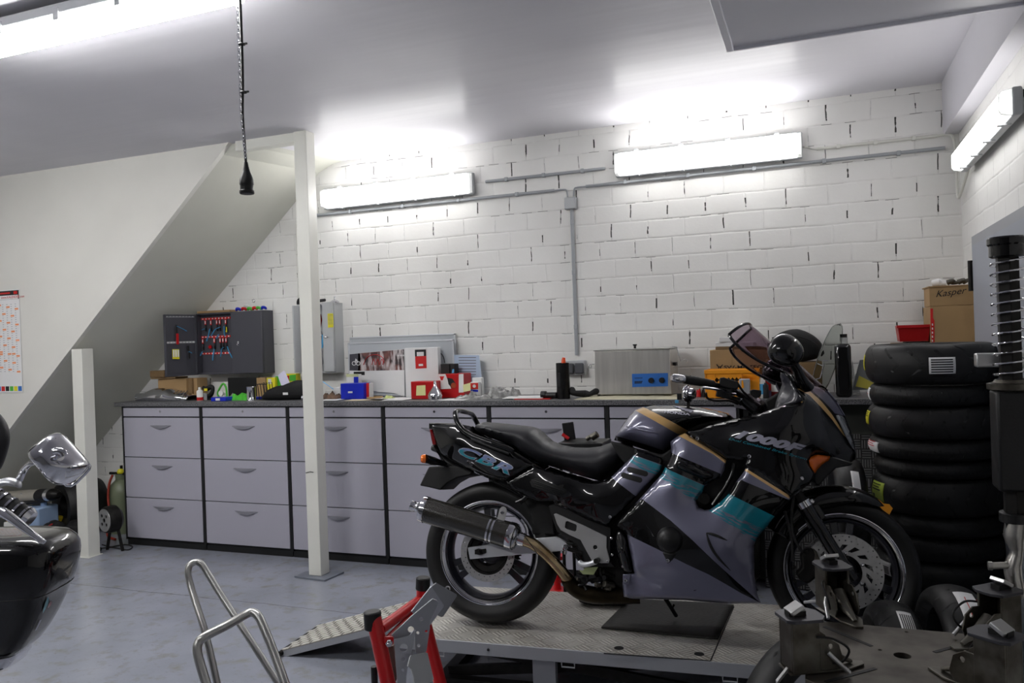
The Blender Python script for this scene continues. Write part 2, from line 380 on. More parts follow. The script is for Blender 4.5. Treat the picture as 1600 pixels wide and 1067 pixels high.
def obj(name, g, m, parent=None, label=None, cat=None, group=None, kind=None, bevel=0, smooth=True, ang=38, solid=0, sub=0, origin=True, seg=2):
    me = bpy.data.meshes.new(name); vs = g.v
    if parent is not None:
        P = MW[parent.name]; inv = P.inverted(); vs = [inv @ v for v in vs]; o = bpy.data.objects.new(name, me); o.parent = parent; MW[o.name] = P
    else:
        o = bpy.data.objects.new(name, me)
        if origin and kind != 'structure':
            lo = [min(v[i] for v in vs) for i in range(3)]; hi = [max(v[i] for v in vs) for i in range(3)]
            c = V(((lo[0]+hi[0])/2, (lo[1]+hi[1])/2, lo[2])); vs = [v-c for v in vs]; o.location = c; MW[o.name] = Matrix.Translation(c)
        else: MW[o.name] = Matrix.Identity(4)
    C.objects.link(o)
    me.from_pydata([tuple(v) for v in vs], [], g.f)
    ms = m if isinstance(m, (list, tuple)) else [m]
    for k in ms: me.materials.append(M[k] if isinstance(k, str) else k)
    if len(ms) > 1: me.polygons.foreach_set('material_index', g.m)
    if g.uv:
        ul = me.uv_layers.new()
        for p in me.polygons:
            for li, vi in zip(p.loop_indices, p.vertices): ul.data[li].uv = g.uv.get(vi, (0, 0))
    if smooth:
        me.shade_smooth(); me.set_sharp_from_angle(angle=math.radians(ang))
    if bevel:
        b = o.modifiers.new('bevel', 'BEVEL'); b.width = bevel; b.segments = seg; b.limit_method = 'ANGLE'; b.angle_limit = math.radians(40); b.harden_normals = False
    if solid:
        b = o.modifiers.new('solidify', 'SOLIDIFY'); b.thickness = solid; b.offset = -1
    if sub:
        b = o.modifiers.new('subsurf', 'SUBSURF'); b.levels = b.render_levels = sub
    if group or label or cat or kind: tagit(o, label, cat, group, kind)
    return o
def struct(name, g, m, **k): return obj(name, g, m, kind='structure', **k)
def kids(o): return [c for c in bpy.data.objects if c.parent == o]
def copy_tree(o, loc=None, rotz=None, label=None, parent=None):
    c = o.copy(); C.objects.link(c)
    if parent is not None: c.parent = parent
    if loc is not None: c.location = loc
    if rotz is not None: c.rotation_euler = (0, 0, rotz)
    if label: c['label'] = label
    for k in kids(o): copy_tree(k, parent=c)
    return c
def text_geo(txt, fn, size=1, th=0, shear=0, spacing=1, bold=0, align='LEFT'):
    """flat letters as mesh; fn(x,y)->3-D"""
    cu = bpy.data.curves.new('t', 'FONT'); cu.body = txt; cu.size = size; cu.shear = shear; cu.space_character = spacing; cu.offset = bold*size; cu.align_x = align
    cu.resolution_u = 3; o = bpy.data.objects.new('t', cu); C.objects.link(o)
    me = bpy.data.meshes.new_from_object(o.evaluated_get(bpy.context.evaluated_depsgraph_get()))
    vs = [(v.co.x, v.co.y) for v in me.vertices]; fs = [tuple(p.vertices) for p in me.polygons]
    bpy.data.objects.remove(o); bpy.data.curves.remove(cu); bpy.data.meshes.remove(me)
    w = max([v[0] for v in vs] or [1]); g = G(); g.w = w
    g.v = [V(fn(x, y)) for x, y in vs]; g.f = fs; g.m = [0]*len(fs); return g
M['jaw_dark'] = mat('dark_jaw_plate', (.27,.27,.29), .4, metal=.6)
M['head'] = mat('cast_bright_metal', (.72,.71,.69), .3, metal=.9, var=.3, vs=20, bump=.001, bs=40)
M['handle_grey'] = mat('grey_handle', (.55, .55, .58), .35, metal=.3)
M['door_white'] = mat('white_door_panel', (.90, .90, .93), .45)
M['floor_plate'] = mat('grey_painted_plate', (.42, .44, .48), .4)
# ================================================================ room shell
YB, XR, HC, YP = 5.39, .817, 2.99, 4.54
XL, YF = -7.6, -4.2
g = G().box(XL-.2, XR+.2, YF-.2, YB+.2, -.12, 0); struct('floor', g, 'floor', smooth=False)
g = G().box(XL-.2, XR+.2, YF-.2, YB+.2, HC, HC+.15); struct('ceiling', g, 'ceiling', smooth=False)
g = G().box(XL-.2, XR+.2, YB, YB+.15, 0, HC); struct('wall_back', g, 'block', smooth=False)
g = G().box(XR, XR+.15, YF-.2, YB, 0, HC); struct('wall_right', g, 'block_r', smooth=False)
g = G().box(XL-.15, XL, YF-.2, YB, 0, HC); struct('wall_left', g, 'plaster', smooth=False)
g = G().box(XL, XR, YF-.15, YF, 0, HC); struct('wall_front', g, mat('dim_grey_wall', (.42,.42,.43), .7), smooth=False)  # dimness behind the viewpoint is put into this dark grey
# stair enclosure: plastered face in the plane of the posts and its sloping underside back to the wall
A = (-3.72, HC); Bp = (-7.2, -.01)
sl = (2.123-.973)/(-4.768+6.055)
x0z = -6.055-.973/sl
g = G()
def prismY(g, poly, y0, y1, mi=0):
    n = len(poly); g.add([(x, y0, z) for x, z in poly]+[(x, y1, z) for x, z in poly],
        [tuple(range(n)), tuple(range(2*n-1, n-1, -1))]+[((i+1) % n, i, n+i, n+(i+1) % n) for i in range(n)], mi); return g
xt = -4.768+(HC-2.123)/sl
prismY(g, [(XL, HC), (XL, 0), (x0z, 0), (xt, HC)], YP-.02, YP+.02)
struct('wall_stair', g, 'plaster', smooth=False)
g = G()
n = 12; arc = [(x0z, 0.0), (-4.0, 2.123+(-4.0+4.768)*sl)]
sh_ = .225
pf_ = [(x0z-.12, 0), (x0z, 0), (xt-.08, HC-.07), (xt+.06, HC-.012), (xt+.14, HC), (xt-.2, HC)]
fr_ = [(x, YP+.02, z) for x, z in pf_]; bk_ = [(x+sh_, YB, z) for x, z in pf_]; k_ = len(pf_)
g.add(fr_+bk_, [tuple(range(k_)), tuple(range(2*k_-1, k_-1, -1))]+[((i+1) % k_, i, k_+i, k_+(i+1) % k_) for i in range(k_)])
struct('trim_1', g, 'soffit', smooth=False)
g = G().box(-3.74, -3.24, YP-.02, YP+.05, 2.925, HC); struct('trim_2', g, 'white_paint', smooth=False)
g = G().box(.735, XR, 0.2, YB, 2.677, HC); struct('trim_3', g, 'ceiling', smooth=False)
# raised overhead door slab hung beneath the ceiling
r = thing('overhead_door', 'white panel of a raised overhead door hanging flat under the ceiling at the top right', 'overhead door', (.2, 2.2, 2.7))
g = G().box(-.285, .80, .6, 3.395, 2.712, 2.75); obj('door_panel', g, 'door_white', r, smooth=False)
for a in ((-.315, -.285, .6, 3.41), (.8, .815, .6, 3.41), (-.285, .8, 3.395, 3.41)): obj('edge_frame', G().box(a[0], a[1], a[2], a[3], 2.70, 2.78), 'door_white', r, bevel=.002)
for x, y in ((-.2, 3.2), (-.2, 1.2), (.7, 3.2), (.7, 1.2)): obj('hanger', G().box(x-.015, x+.015, y-.015, y+.015, 2.75, HC), 'steel', r)
# steel door on the right wall
r_ = []
g = G().box(XR-.045, XR, 2.85, 4.81, 0, 2.005); d1 = struct('door_1', g, 'grey_metal', smooth=False)
g = G().box(XR-.052, XR-.045, 2.9, 4.76, .05, 1.955); obj('door_leaf', g, mat('grey_door_enamel', (.62, .64, .68), .4), d1, smooth=False)
for z in (1.72, .35):
    g = G().cyl((XR-.055, 4.80, z), (XR-.055, 4.80, z+.16), .014); g.box(XR-.05, XR-.044, 4.72, 4.85, z+.01, z+.15); obj('hinge', g, 'dark_metal', d1)
# ================================================================ posts
def post(x, y, h, w, label, plate_w):
    r = thing('support_post', label, 'post', (x, y, 0))
    g = G().box(x-w/2, x+w/2, y-w/2, y+w/2, .012 if plate_w else 0, h); obj('shaft', g, 'white_paint', r, bevel=.004)
    if plate_w: g = G().rbox(x, y, 0, plate_w, .20, .012, -.1); obj('base_plate', g, M['floor_plate'], r, bevel=.002)
    else: g = G().box(x-w*.62, x+w*.62, y-w*.62, y+w*.62, 0, .004); obj('base_plate', g, 'white_paint', r)
    return r
p = onz(499, 899, 0)
pr = post(p.x, p.y, HC, .098, 'tall white square steel post on a grey floor plate in front of the lilac cabinets', .26)
g = G(); a = ony(485, 738, p.y-.05)
g.tube([a+V((-.035, -.002, -.004)), a+V((0, -.003, .006)), a+V((.025, -.002, .001))], .002, 6); obj('paint_scratch', g, 'dark_metal', pr)
p = onz(140, 868, 0)
post(p.x, p.y, ony(127, 545, YP).z, .105, 'short white square post standing under the sloping stair soffit at the left', 0)
# ================================================================ cabinets
X0, CW, YC = -5.262, .8022, 4.884
def cabinet(x):
    r = thing('filing_cabinet', 'x', 'cabinet', (x+CW/2, YC+.25, 0), 0, 'row of lilac grey drawer cabinets')
    g = G().box(x, x+CW, YC+.02, YB-.02, .045, 1.114); obj('carcass', g, 'cab_dark', r, smooth=False)
    g = G().box(x+.004, x+CW-.004, YC+.015, YB-.02, 0, .045); obj('plinth', g, 'cab_dark', r, smooth=False)
    for e in (x, x+CW-.012): obj('edge_strip', G().box(e, e+.012, YC, YC+.02, .045, 1.114), 'cab_dark', r, smooth=False)
    a, b = x+.017, x+CW-.017
    g = G().box(a, b, YC, YC+.02, 1.035, 1.106); t = obj('top_panel', g, 'cab', r, bevel=.002)
    g = G().cyl((x+CW*.5, YC, 1.075), (x+CW*.5, YC-.004, 1.075), .008); obj('lock', g, 'chrome', t)
    zs = [.06, .385, .709, 1.028]
    for k in range(3):
        g = G().box(a, b, YC, YC+.02, zs[k]+.003, zs[k+1]-.003); d = obj('drawer', g, 'cab', r, bevel=.002)
        z = zs[k+1]-.062; g = G(); q = 14; w = .105
        top = [(x+CW/2-w+2*w*i/q, z) for i in range(q+1)]; bot = [(x+CW/2-w+2*w*i/q, z-.022*math.sin(PI*i/q)-.003) for i in range(q+1)]
        vs = []; 
        for i in range(q+1):
            dy = .016*math.sin(PI*i/q); vs += [(top[i][0], YC-.0005, top[i][1]), (top[i][0], YC-.002-dy, top[i][1]-.002), (bot[i][0], YC-.002-dy*.9, bot[i][1]), (bot[i][0], YC-.0005, bot[i][1]-.002)]
        fs = []
        for i in range(q):
            for j in range(3): fs.append((4*i+j, 4*i+4+j, 4*i+5+j, 4*i+j+1))
        g.add(vs, fs); obj('handle', g, M['handle_grey'], d, ang=60)
    return r
cab0 = cabinet(X0)
clab = ['lilac grey cabinet at the far left end of the row beside the stair soffit', 'lilac grey three drawer cabinet second from the left end of the row',
  'lilac grey drawer cabinet standing directly behind the tall white post', 'lilac grey drawer cabinet right of the tall white post, behind the motorcycle tail',
  'lilac grey drawer cabinet behind the seat of the black motorcycle', 'lilac grey drawer cabinet behind the fuel tank and handlebar, last of the row']
cab0['label'] = clab[0]
for k in range(1, 6): copy_tree(cab0, (X0+CW*(k+.5), YC+.25, 0), label=clab[k])
g = G().box(X0-.06, XR-.004, YC-.02, YB-.003, 1.115, 1.149)
obj('countertop', g, ['counter'], None, 'long speckled grey worktop running along the block wall above the cabinets', 'worktop', bevel=.003)
# open niche under the worktop's right end, its dark depth put in as blocks
r = thing('dark_recess', 'dark grey cupboard under the right end of the worktop behind the tyre stack', 'recess', (.18, 5.1, 0))
g = G().box(-.43, XR-.01, 5.12, YB-.01, .02, 1.10); obj('body', g, mat('grey_green_panel', (.30, .31, .29), .6), r, smooth=False)
g = G().box(-.43, -.40, 4.92, 5.12, .02, 1.112); obj('side_panel', g, 'cab_dark', r)
g = G()
a = V((-.36, 5.0, 0)); 
g.add([(0,0,0),(1.0,0,0),(1.0,.92,0),(0,.92,0),(0,0,.006),(1.0,0,.006),(1.0,.92,.006),(0,.92,.006)], [(3,2,1,0),(4,5,6,7),(0,1,5,4),(1,2,6,5),(2,3,7,6),(3,0,4,7)])
o = obj('checker_sheet', g, 'checker_dark', None, 'dark chequered metal sheet leaning upright under the worktop left of the tyre stack', 'metal sheet', smooth=False, origin=False)
o.location = (-.34, 5.02, 0.006); o.rotation_euler = (math.radians(85), 0, 0)
# ================================================================ lamps
def lamp(p0, p1, nrm, h, dp, label, clips=4, glow='lamp'):
    """fixture box from p0 to p1, front facing nrm, height h across"""
    p0, p1, nrm = V(p0), V(p1), V(nrm).normalized(); ax = (p1-p0).normalized(); L = (p1-p0).length; vv = ax.cross(nrm).normalized()
    if vv.z < 0: vv = -vv
    c = (p0+p1)/2; r = thing('fluorescent_lamp', label, 'lamp', c, 0, 'fluorescent tube lamps')
    def prof(g, poly, e0, e1):   # poly in (vv, nrm) extruded along ax
        k = len(poly); g.add([p0+ax*e0+vv*a+nrm*b for a, b in poly]+[p0+ax*e1+vv*a+nrm*b for a, b in poly],
          [tuple(range(k))[::-1], tuple(range(k, 2*k))]+[(i, (i+1) % k, k+(i+1) % k, k+i) for i in range(k)])
    H = h/2
    g = G(); prof(g, [(-H, 0), (-H, dp*.42), (H, dp*.42), (H, 0), (H*.7, -.004), (-H*.7, -.004)], 0, L); obj('housing', g, 'grey_box', r, bevel=.006)
    g = G(); prof(g, [(-H*.92, dp*.42), (-H*.80, dp*.88), (-H*.6, dp), (H*.6, dp), (H*.80, dp*.88), (H*.92, dp*.42)], .03, L-.03); obj('diffuser', g, glow, r, bevel=.004)
    for e0, e1 in ((.004, .03), (L-.03, L-.004)):
        g = G(); prof(g, [(-H*.94, dp*.40), (-H*.80, dp*.9), (-H*.58, dp*1.0), (H*.58, dp*1.0), (H*.80, dp*.9), (H*.94, dp*.40)], e0, e1); obj('clear_end', g, 'lamp_clear', r, bevel=.005)
    for k in range(clips):
        for s in (-1, 1):
            q = p0+ax*(L*(k+.5)/clips)+vv*s*H+nrm*dp*.44
            g = G().obox(q, ax, vv, nrm, .028, .012, .05); obj('clip', g, 'grey_box', r, bevel=.002)
    for s in (.1, .9):
        g = G().obox(p0+ax*L*s-nrm*.0145+vv*H*.9, ax, vv, nrm, .05, .03, .031); obj('bracket', g, 'dark_metal', r, bevel=.002)
    return r
lamp((-3.575, 5.36, 2.69), (-2.30, 5.36, 2.692), (0, -1, 0), .158, .095, 'bright tube lamp on the block wall, the one nearer the tall white post')
lamp((-1.245, 5.36, 2.703), (-.055, 5.36, 2.70), (0, -1, 0), .165, .095, 'bright tube lamp on the block wall above the motorcycle fairing, right of the conduit drop')
lamp((XR-.03, 4.95, 2.43), (XR-.03, 3.70, 2.43), (-1, 0, 0), .115, .08, 'tube lamp on the right hand wall below the white beam', 4, 'lamp_side')
lamp((-3.62, 2.44, HC-.03), (-2.0, 2.44, HC-.03), (0, 0, -1), .165, .10, 'large bright tube lamp on the ceiling at the top left corner', 5, 'lamp_ceiling')
lamp((-6.0, 2.44, HC-.03), (-4.4, 2.44, HC-.03), (0, 0, -1), .165, .10, 'added tube lamp on the ceiling out of view, for more light at left', 5, 'lamp_ceiling')  # unseen lamp added to brighten the stair wall side
lamp((-3.8, -.5, HC-.03), (-2.2, -.5, HC-.03), (0, 0, -1), .165, .10, 'tube lamp on the ceiling behind the viewpoint', 5, 'lamp_ceiling')
# ================================================================ conduits
def conduit(pts, label, m='grey_pvc', r=.011, clips=()):
    r0 = thing('conduit', label, 'conduit', pts[0], 0, 'electrical conduits on the block wall')
    g = G().tube(pts, r, 10); obj('pipe', g, m, r0)
    for c in clips:
        g = G().obox(c, (1,0,0), (0,1,0), (0,0,1), .022, .03, r*2.6); obj('pipe_clip', g, m, r0, bevel=.002)
    return r0
yc = YB-.016
zl = 2.585
def cl(xa, xb, z, n): return [(xa+(xb-xa)*(i+.5)/n, yc, z) for i in range(n)]
conduit([(-3.70, yc, zl), (-1.70, yc, zl)], 'long grey conduit running under the lamp beside the tall white post', clips=cl(-3.6, -1.75, zl, 4))
conduit([(-1.47, yc, zl+.005), (.74, yc, zl+.012)], 'long grey conduit running under the right wall lamp towards the corner', clips=cl(-1.4, .7, zl+.009, 5))
conduit([(-2.22, yc, 2.70), (-1.33, yc, 2.70)], 'short grey conduit linking the two wall lamps', clips=cl(-2.2, -1.35, 2.70, 3))
conduit([(.03, yc, 2.675), (.70, yc, 2.675)], 'short white conduit right of the right wall lamp', 'white_paint', .010, clips=cl(.05, .68, 2.675, 3))
sk = ony(900, 575, yc); xj = ony(892, 318, yc)
conduit([(xj.x+.005, yc, xj.z-.04), (xj.x+.005, yc, sk.z+.09)], 'grey vertical conduit dropping from the junction box to the sockets', r=.0125, clips=[(xj.x+.005, yc, z) for z in (2.35, 2.0, 1.62)])
x1 = ony(464, 350, yc)
conduit([(x1.x, yc, x1.z), (x1.x, yc, 1.16)], 'pale vertical conduit just left of the tall white post', 'white_paint', .011, clips=[(x1.x, yc, z) for z in (2.3, 1.95, 1.5)])
for a, b, l in (((-1.70, yc, zl), (xj.x-.02, yc, xj.z+.03), 'short bent cable entering the junction box from the left'), ((-1.47, yc, zl+.005), (xj.x+.02, yc, xj.z+.03), 'short bent cable entering the junction box from the right')):
    m_ = ((a[0]+2*b[0])/3, yc, a[2]); g = G().tube([a, m_, ((m_[0]+b[0]*3)/4, yc, a[2]-.012), b], .006, 8, smooth=4); obj('cable', g, 'grey_pvc', None, l, 'cable')
g = G().tube([(-.045, yc-.02, 2.69), (-.02, yc, 2.69), (0, yc, 2.68), (.03, yc, 2.675)], .006, 8, smooth=4); obj('cable', g, 'white_paint', None, 'short white cable leaving the right end of the right wall lamp', 'cable')
g = G().tube([(.70, yc, 2.675), (.76, yc, 2.675), (.785, yc-.01, 2.64), (.79, yc-.03, 2.5), (.79, yc-.06, 2.30), (.79, 5.2, 2.30), (.80, 4.98, 2.41)], .008, 8, smooth=4); obj('cable', g, 'white_paint', None, 'white cable looping in the corner down to the side wall lamp', 'cable')
r = thing('junction_box', 'small square grey junction box on the block wall above the vertical conduit', 'junction box', (xj.x, YB, xj.z-.04))
g = G().box(xj.x-.042, xj.x+.042, YB-.04, YB, xj.z-.042, xj.z+.042); obj('box', g, 'grey_box', r, bevel=.006)
g = G().box(xj.x-.038, xj.x+.038, YB-.046, YB-.04, xj.z-.038, xj.z+.038); obj('lid', g, 'grey_box', r, bevel=.004)
r = thing('wall_socket', 'double grey wall socket with two dark lids at the foot of the vertical conduit', 'socket', (sk.x, YB, sk.z-.06))
g = G().box(sk.x-.075, sk.x+.075, YB-.05, YB, sk.z-.05, sk.z+.055); obj('box', g, 'grey_box', r, bevel=.01)
for s in (-1, 1):
    g = G().box(sk.x+s*.036-.032, sk.x+s*.036+.032, YB-.07, YB-.05, sk.z-.038, sk.z+.036); obj('socket_lid', g, mat('dark_grey_plastic', (.27, .28, .30), .5), r, bevel=.008)
# ================================================================ hanging socket
p = ond(386, 303, 3.0); 
r = thing('hanging_socket', 'black rubber power socket hanging on a chain and cable from the ceiling', 'pendant socket', p)
hx, hy, hz = p
g = G().lathe([(a*.70, b*.70) for a, b in [(0, 0), (.036, 0), (.039, .004), (.039, .016), (.034, .02), (.034, .045), (.037, .05), (.036, .075), (.03, .095), (.02, .12), (.013, .15), (.010, .17), (0, .17)]], p, n=28); obj('socket_body', g, 'black_plastic', r)
g = G().tube([p+V((0, 0, .11)), p+V((-.003, 0, .18)), p+V((-.008, 0, .30)), p+V((-.002, 0, .42)), p+V((.0, 0, .6)), V((hx-.002, hy, HC))], .0055, 8, smooth=8); obj('cable', g, 'black_plastic', r)
z = hz+.14; k = 0; g = G()
while z < HC:
    w = math.sin(k*1.3)*.001; cx = hx-.008 if z > hz+.30 else hx+.004-(z-hz-.14)*.075
    c = V((cx+w, hy-.008, z)); a = V((1,0,0)) if k % 2 else V((0,1,0))
    g.tube([c+a*.0045*math.cos(t)+V((0,0,1))*.0088*math.sin(t) for t in [2*PI*i/8 for i in range(8)]], .0012, 5, closed=True); z += .0138; k += 1
obj('chain', g, 'chrome', r)
for dz in (.38, .56):
    g = G().tube([V((hx+.004+.011*math.cos(t), hy-.004+.011*math.sin(t), hz+dz)) for t in [2*PI*i/10 for i in range(10)]], .003, 6, closed=True); g.box(hx+.012, hx+.026, hy-.006, hy, hz+dz-.003, hz+dz+.003); obj('cable_tie', g, 'black_plastic', r)
# ================================================================ calendar on the stair wall
yq = YP-.024
a = ony(30, 452, yq); b = ony(35, 613, yq)
r = thing('wall_calendar', 'white wall calendar with orange marks and a black and red header at the left edge', 'calendar', (a.x-.3, yq, b.z))
xr_, zt, zb = a.x, a.z, b.z; W = .60
g = G().box(xr_-W, xr_, yq-.002, yq, zb, zt); obj('sheet', g, 'paper', r, smooth=False)
g = G().box(xr_-W, xr_-.004, yq-.003, yq-.002, zt-.075, zt-.005); obj('header', g, mat('dark_header', (.16, .14, .15), .6), r, smooth=False)
g = G().box(xr_-W+.02, xr_-.012, yq-.004, yq-.003, zt-.07, zt-.045); g2 = text_geo('www.KALENDER.com', lambda x, y: (xr_-.20+x, yq-.005, zt-.066+y), .028); 
obj('header_strip', g, 'paper', r, smooth=False); obj('lettering', g2, 'red_ink', r, smooth=False)
bpy.data.objects.remove(bpy.data.objects['header_strip']); 
g = G().box(xr_-W+.02, xr_-.012, yq-.0035, yq-.003, zt-.074, zt-.042); obj('header_strip', g, 'paper', r, smooth=False)
g = G().box(xr_-.06, xr_-.02, yq-.004, yq-.003, zt-.035, zt-.012).box(xr_-.25, xr_-.1, yq-.004, yq-.003, zt-.030, zt-.018); obj('red_emblem', g, 'red_ink', r, smooth=False)
go = G(); gg = G(); colw = .0475
for c in range(12):
    cx = xr_-.012-colw*(c+.5); ph = [.02, .055, .09][c % 3]
    for rrow in range(31):
        z = zt-.11-.0178*rrow
        if rrow % 7 == (2+c*3) % 7 or (c % 3 == 1 and rrow in (22,)): go.box(cx-.019, cx+.019, yq-.003, yq-.002, z-.014, z)
        else: gg.box(cx-.018, cx-.004, yq-.0026, yq-.002, z-.005, z-.002)
obj('orange_marks', go, 'orange_ink', r, smooth=False)['kind'] = 'stuff'; obj('date_print', gg, 'grey_ink', r, smooth=False)['kind'] = 'stuff'
for k in range(6):
    cx = xr_-.028-.047*k; g = G().box(cx-.019, cx+.019, yq-.003, yq-.002, zb+.012, zb+.05); obj('picture', g, M[['panel_blue', 'yellow', 'green_plastic', 'matt_black', 'red_ink', 'panel_blue'][k]], r, smooth=False)
# ================================================================ motorcycle (local: x forward, y away, z up; leaning on its stand)
LEAN = math.radians(10); DZ = .2539
BO = V((-1.4331, 3.3563, DZ))
BM = Matrix.Translation(BO) @ Matrix.Rotation(.0975, 4, 'Z') @ Matrix.Rotation(-LEAN, 4, 'X'); BI = BM.inverted(); BI3 = BI.to_3x3()
def L(x, y, z): return BM @ V((x, y, z))
def bx(px, py, d=.2):
    o = BI @ CP; r = BI3 @ ray(px, py); t = (-d-o.y)/r.y; q = o+r*t; return q.x, q.z
def W(px, py, d=.2):
    x, z = bx(px, py, d); return L(x, -d, z)
ZR = dict(A=(640,620,4.447), B=(900,580,4.447), Cc=(1120,500,4.447), D=(640,760,4.447), E=(820,780,3.81), F=(1180,740,4.103), Gg=(860,780,5.928), K=(1180,660,7.62), N=(1040,500,7.62), P=(0,0,1))
def zz(fr, pts):
    x0, y0, s = ZR[fr]; return [(x0+p[0]/s, y0+p[1]/s)+tuple(p[2:]) for p in pts]
def tps(P, D, reg=1e-5):
    P = np.array(P, float); n = len(P); r = np.hypot(P[:, None, 0]-P[None, :, 0], P[:, None, 1]-P[None, :, 1])+1e-12
    K = r*r*np.log(r); A = np.zeros((n+3, n+3)); A[:n, :n] = K+np.eye(n)*reg; A[:n, n] = 1; A[:n, n+1:] = P; A[n, :n] = 1; A[n+1:, :n] = P.T
    w = np.linalg.lstsq(A, np.concatenate([D, [0, 0, 0]]), rcond=None)[0]
    def f(Q):
        Q = np.atleast_2d(np.array(Q, float)); r = np.hypot(Q[:, None, 0]-P[None, :, 0], Q[:, None, 1]-P[None, :, 1])+1e-12
        return (r*r*np.log(r)) @ w[:n]+w[n]+Q @ w[n+1:]
    return f
class Panel:
    def __init__(s, outline, ctrl=(), dd=.2):
        s.o = [(*bx(p[0], p[1], p[2] if len(p) > 2 else dd), p[2] if len(p) > 2 else dd) for p in outline]
        c = [(*bx(p[0], p[1], p[2]), p[2]) for p in ctrl]
        q = resamp(s.o, .07)+c; s.f = tps([(a[0], a[1]) for a in q], [a[2] for a in q]); s.poly = [(a[0], a[1]) for a in s.o]
    def xz(s, px, py):
        d = .2
        for _ in range(5): x, z = bx(px, py, d); d = float(s.f([(x, z)])[0]); d = min(max(d, 0), .4)
        return x, z
    def at(s, px, py, lift=0):
        x, z = s.xz(px, py); d = float(s.f([(x, z)])[0]); return L(x, -d-lift, z)
    def up(s, x, z, lift=.001): return L(x, -float(s.f([(x, z)])[0])-lift, z)
    def build(s, name, base, parent, regions=(), sp=.013, er=.008, pillow=0, th=.003, mirror=True, holes=(), flat=()):
        mats = [base]; regs = []
        for m, poly in regions:
            if m not in mats: mats.append(m)
            regs.append((mats.index(m), [s.xz(*p[:2]) for p in poly]))
        hs = [[s.xz(*p[:2]) for p in h] for h in holes]
        vo, tr = cdt(s.poly, hs, sp, [r[1] for r in regs])
        Q = np.array(vo); D = s.f(Q)
        if pillow:
            t = np.clip(dpoly(Q, s.poly)/pillow, 0, 1); D = np.maximum(D, .004)*np.sqrt(np.clip(1-(1-t)**2, 0, 1))
        elif er:
            t = np.clip(dpoly(Q, s.poly)/er, 0, 1); D = D-er*(1-np.sqrt(np.clip(1-(1-t)**2, 0, 1)))*.9
        mi = []
        for f in tr:
            cx = sum(vo[i][0] for i in f)/3; cz = sum(vo[i][1] for i in f)/3; k = 0
            for j, r in regs:
                if inpoly(cx, cz, r): k = j
            mi.append(k)
        g = G(); g.v = [L(x, -d, z) for (x, z), d in zip(vo, D)]; g.f = [tuple(f) for f in tr]; g.m = list(mi)
        if pillow:
            idx = {}
            for i, d in enumerate(D):
                if d < 1e-6: idx[i] = i
                else: idx[i] = len(g.v); g.v.append(L(vo[i][0], D[i], vo[i][1]))
            g.f += [tuple(idx[i] for i in f[::-1]) for f in tr]; g.m += mi
            return obj(name, g, mats, parent, ang=75)
        o = obj(name, g, mats, parent, ang=75, solid=th)
        if mirror:
            g = G(); g.v = [L(x, d, z) for (x, z), d in zip(vo, D)]; g.f = [tuple(f[::-1]) for f in tr]; g.m = list(mi); obj(name, g, mats, parent, ang=75, solid=th)
        return o
def capsule(g, a, b, r, n=10):
    a, b = V(a), V(b); d = (b-a).normalized(); p = V((-d.y, d.x)); t0 = math.atan2(p.y, p.x)
    return [tuple(a+V((math.cos(t0+PI*i/n), math.sin(t0+PI*i/n)))*r) for i in range(n+1)]+[tuple(b+V((math.cos(t0+PI+PI*i/n), math.sin(t0+PI+PI*i/n)))*r) for i in range(n+1)]
def bprism(name, m, pts, d0, d1, parent, bevel=.003, dref=None, **k):
    """slab between lateral offsets d0 (near) and d1; pts in photo pixels seen at d0"""
    q = [bx(p[0], p[1], d0 if dref is None else dref) for p in pts]; n = len(q); g = G()
    area = sum(q[i][0]*q[(i+1) % n][1]-q[(i+1) % n][0]*q[i][1] for i in range(n))
    if area < 0: q = q[::-1]
    g.add([L(x, -d0, z) for x, z in q]+[L(x, -d1, z) for x, z in q], [tuple(range(n)), tuple(range(2*n-1, n-1, -1))]+[(i+1 if i+1 < n else 0, i, n+i, n+((i+1) % n)) for i in range(n)])
    return obj(name, g, m, parent, bevel=bevel, **k)
def bolt(p, parent, r=.007, m='chrome', nrm=None):
    n = -(BM.to_3x3() @ V((0, 1, 0))) if nrm is None else V(nrm); p = V(p)
    g = G().lathe([(0, .004), (r*.45, .004), (r*.5, .002), (r*.55, .0045), (r*.85, .004), (r, .001), (r, -.004)], p, n, 16); return obj('bolt', g, m, parent)
bike = thing('motorcycle', 'black sport touring motorcycle with violet, teal and gold stripes standing on the lift deck', 'motorcycle', BO, .0975)
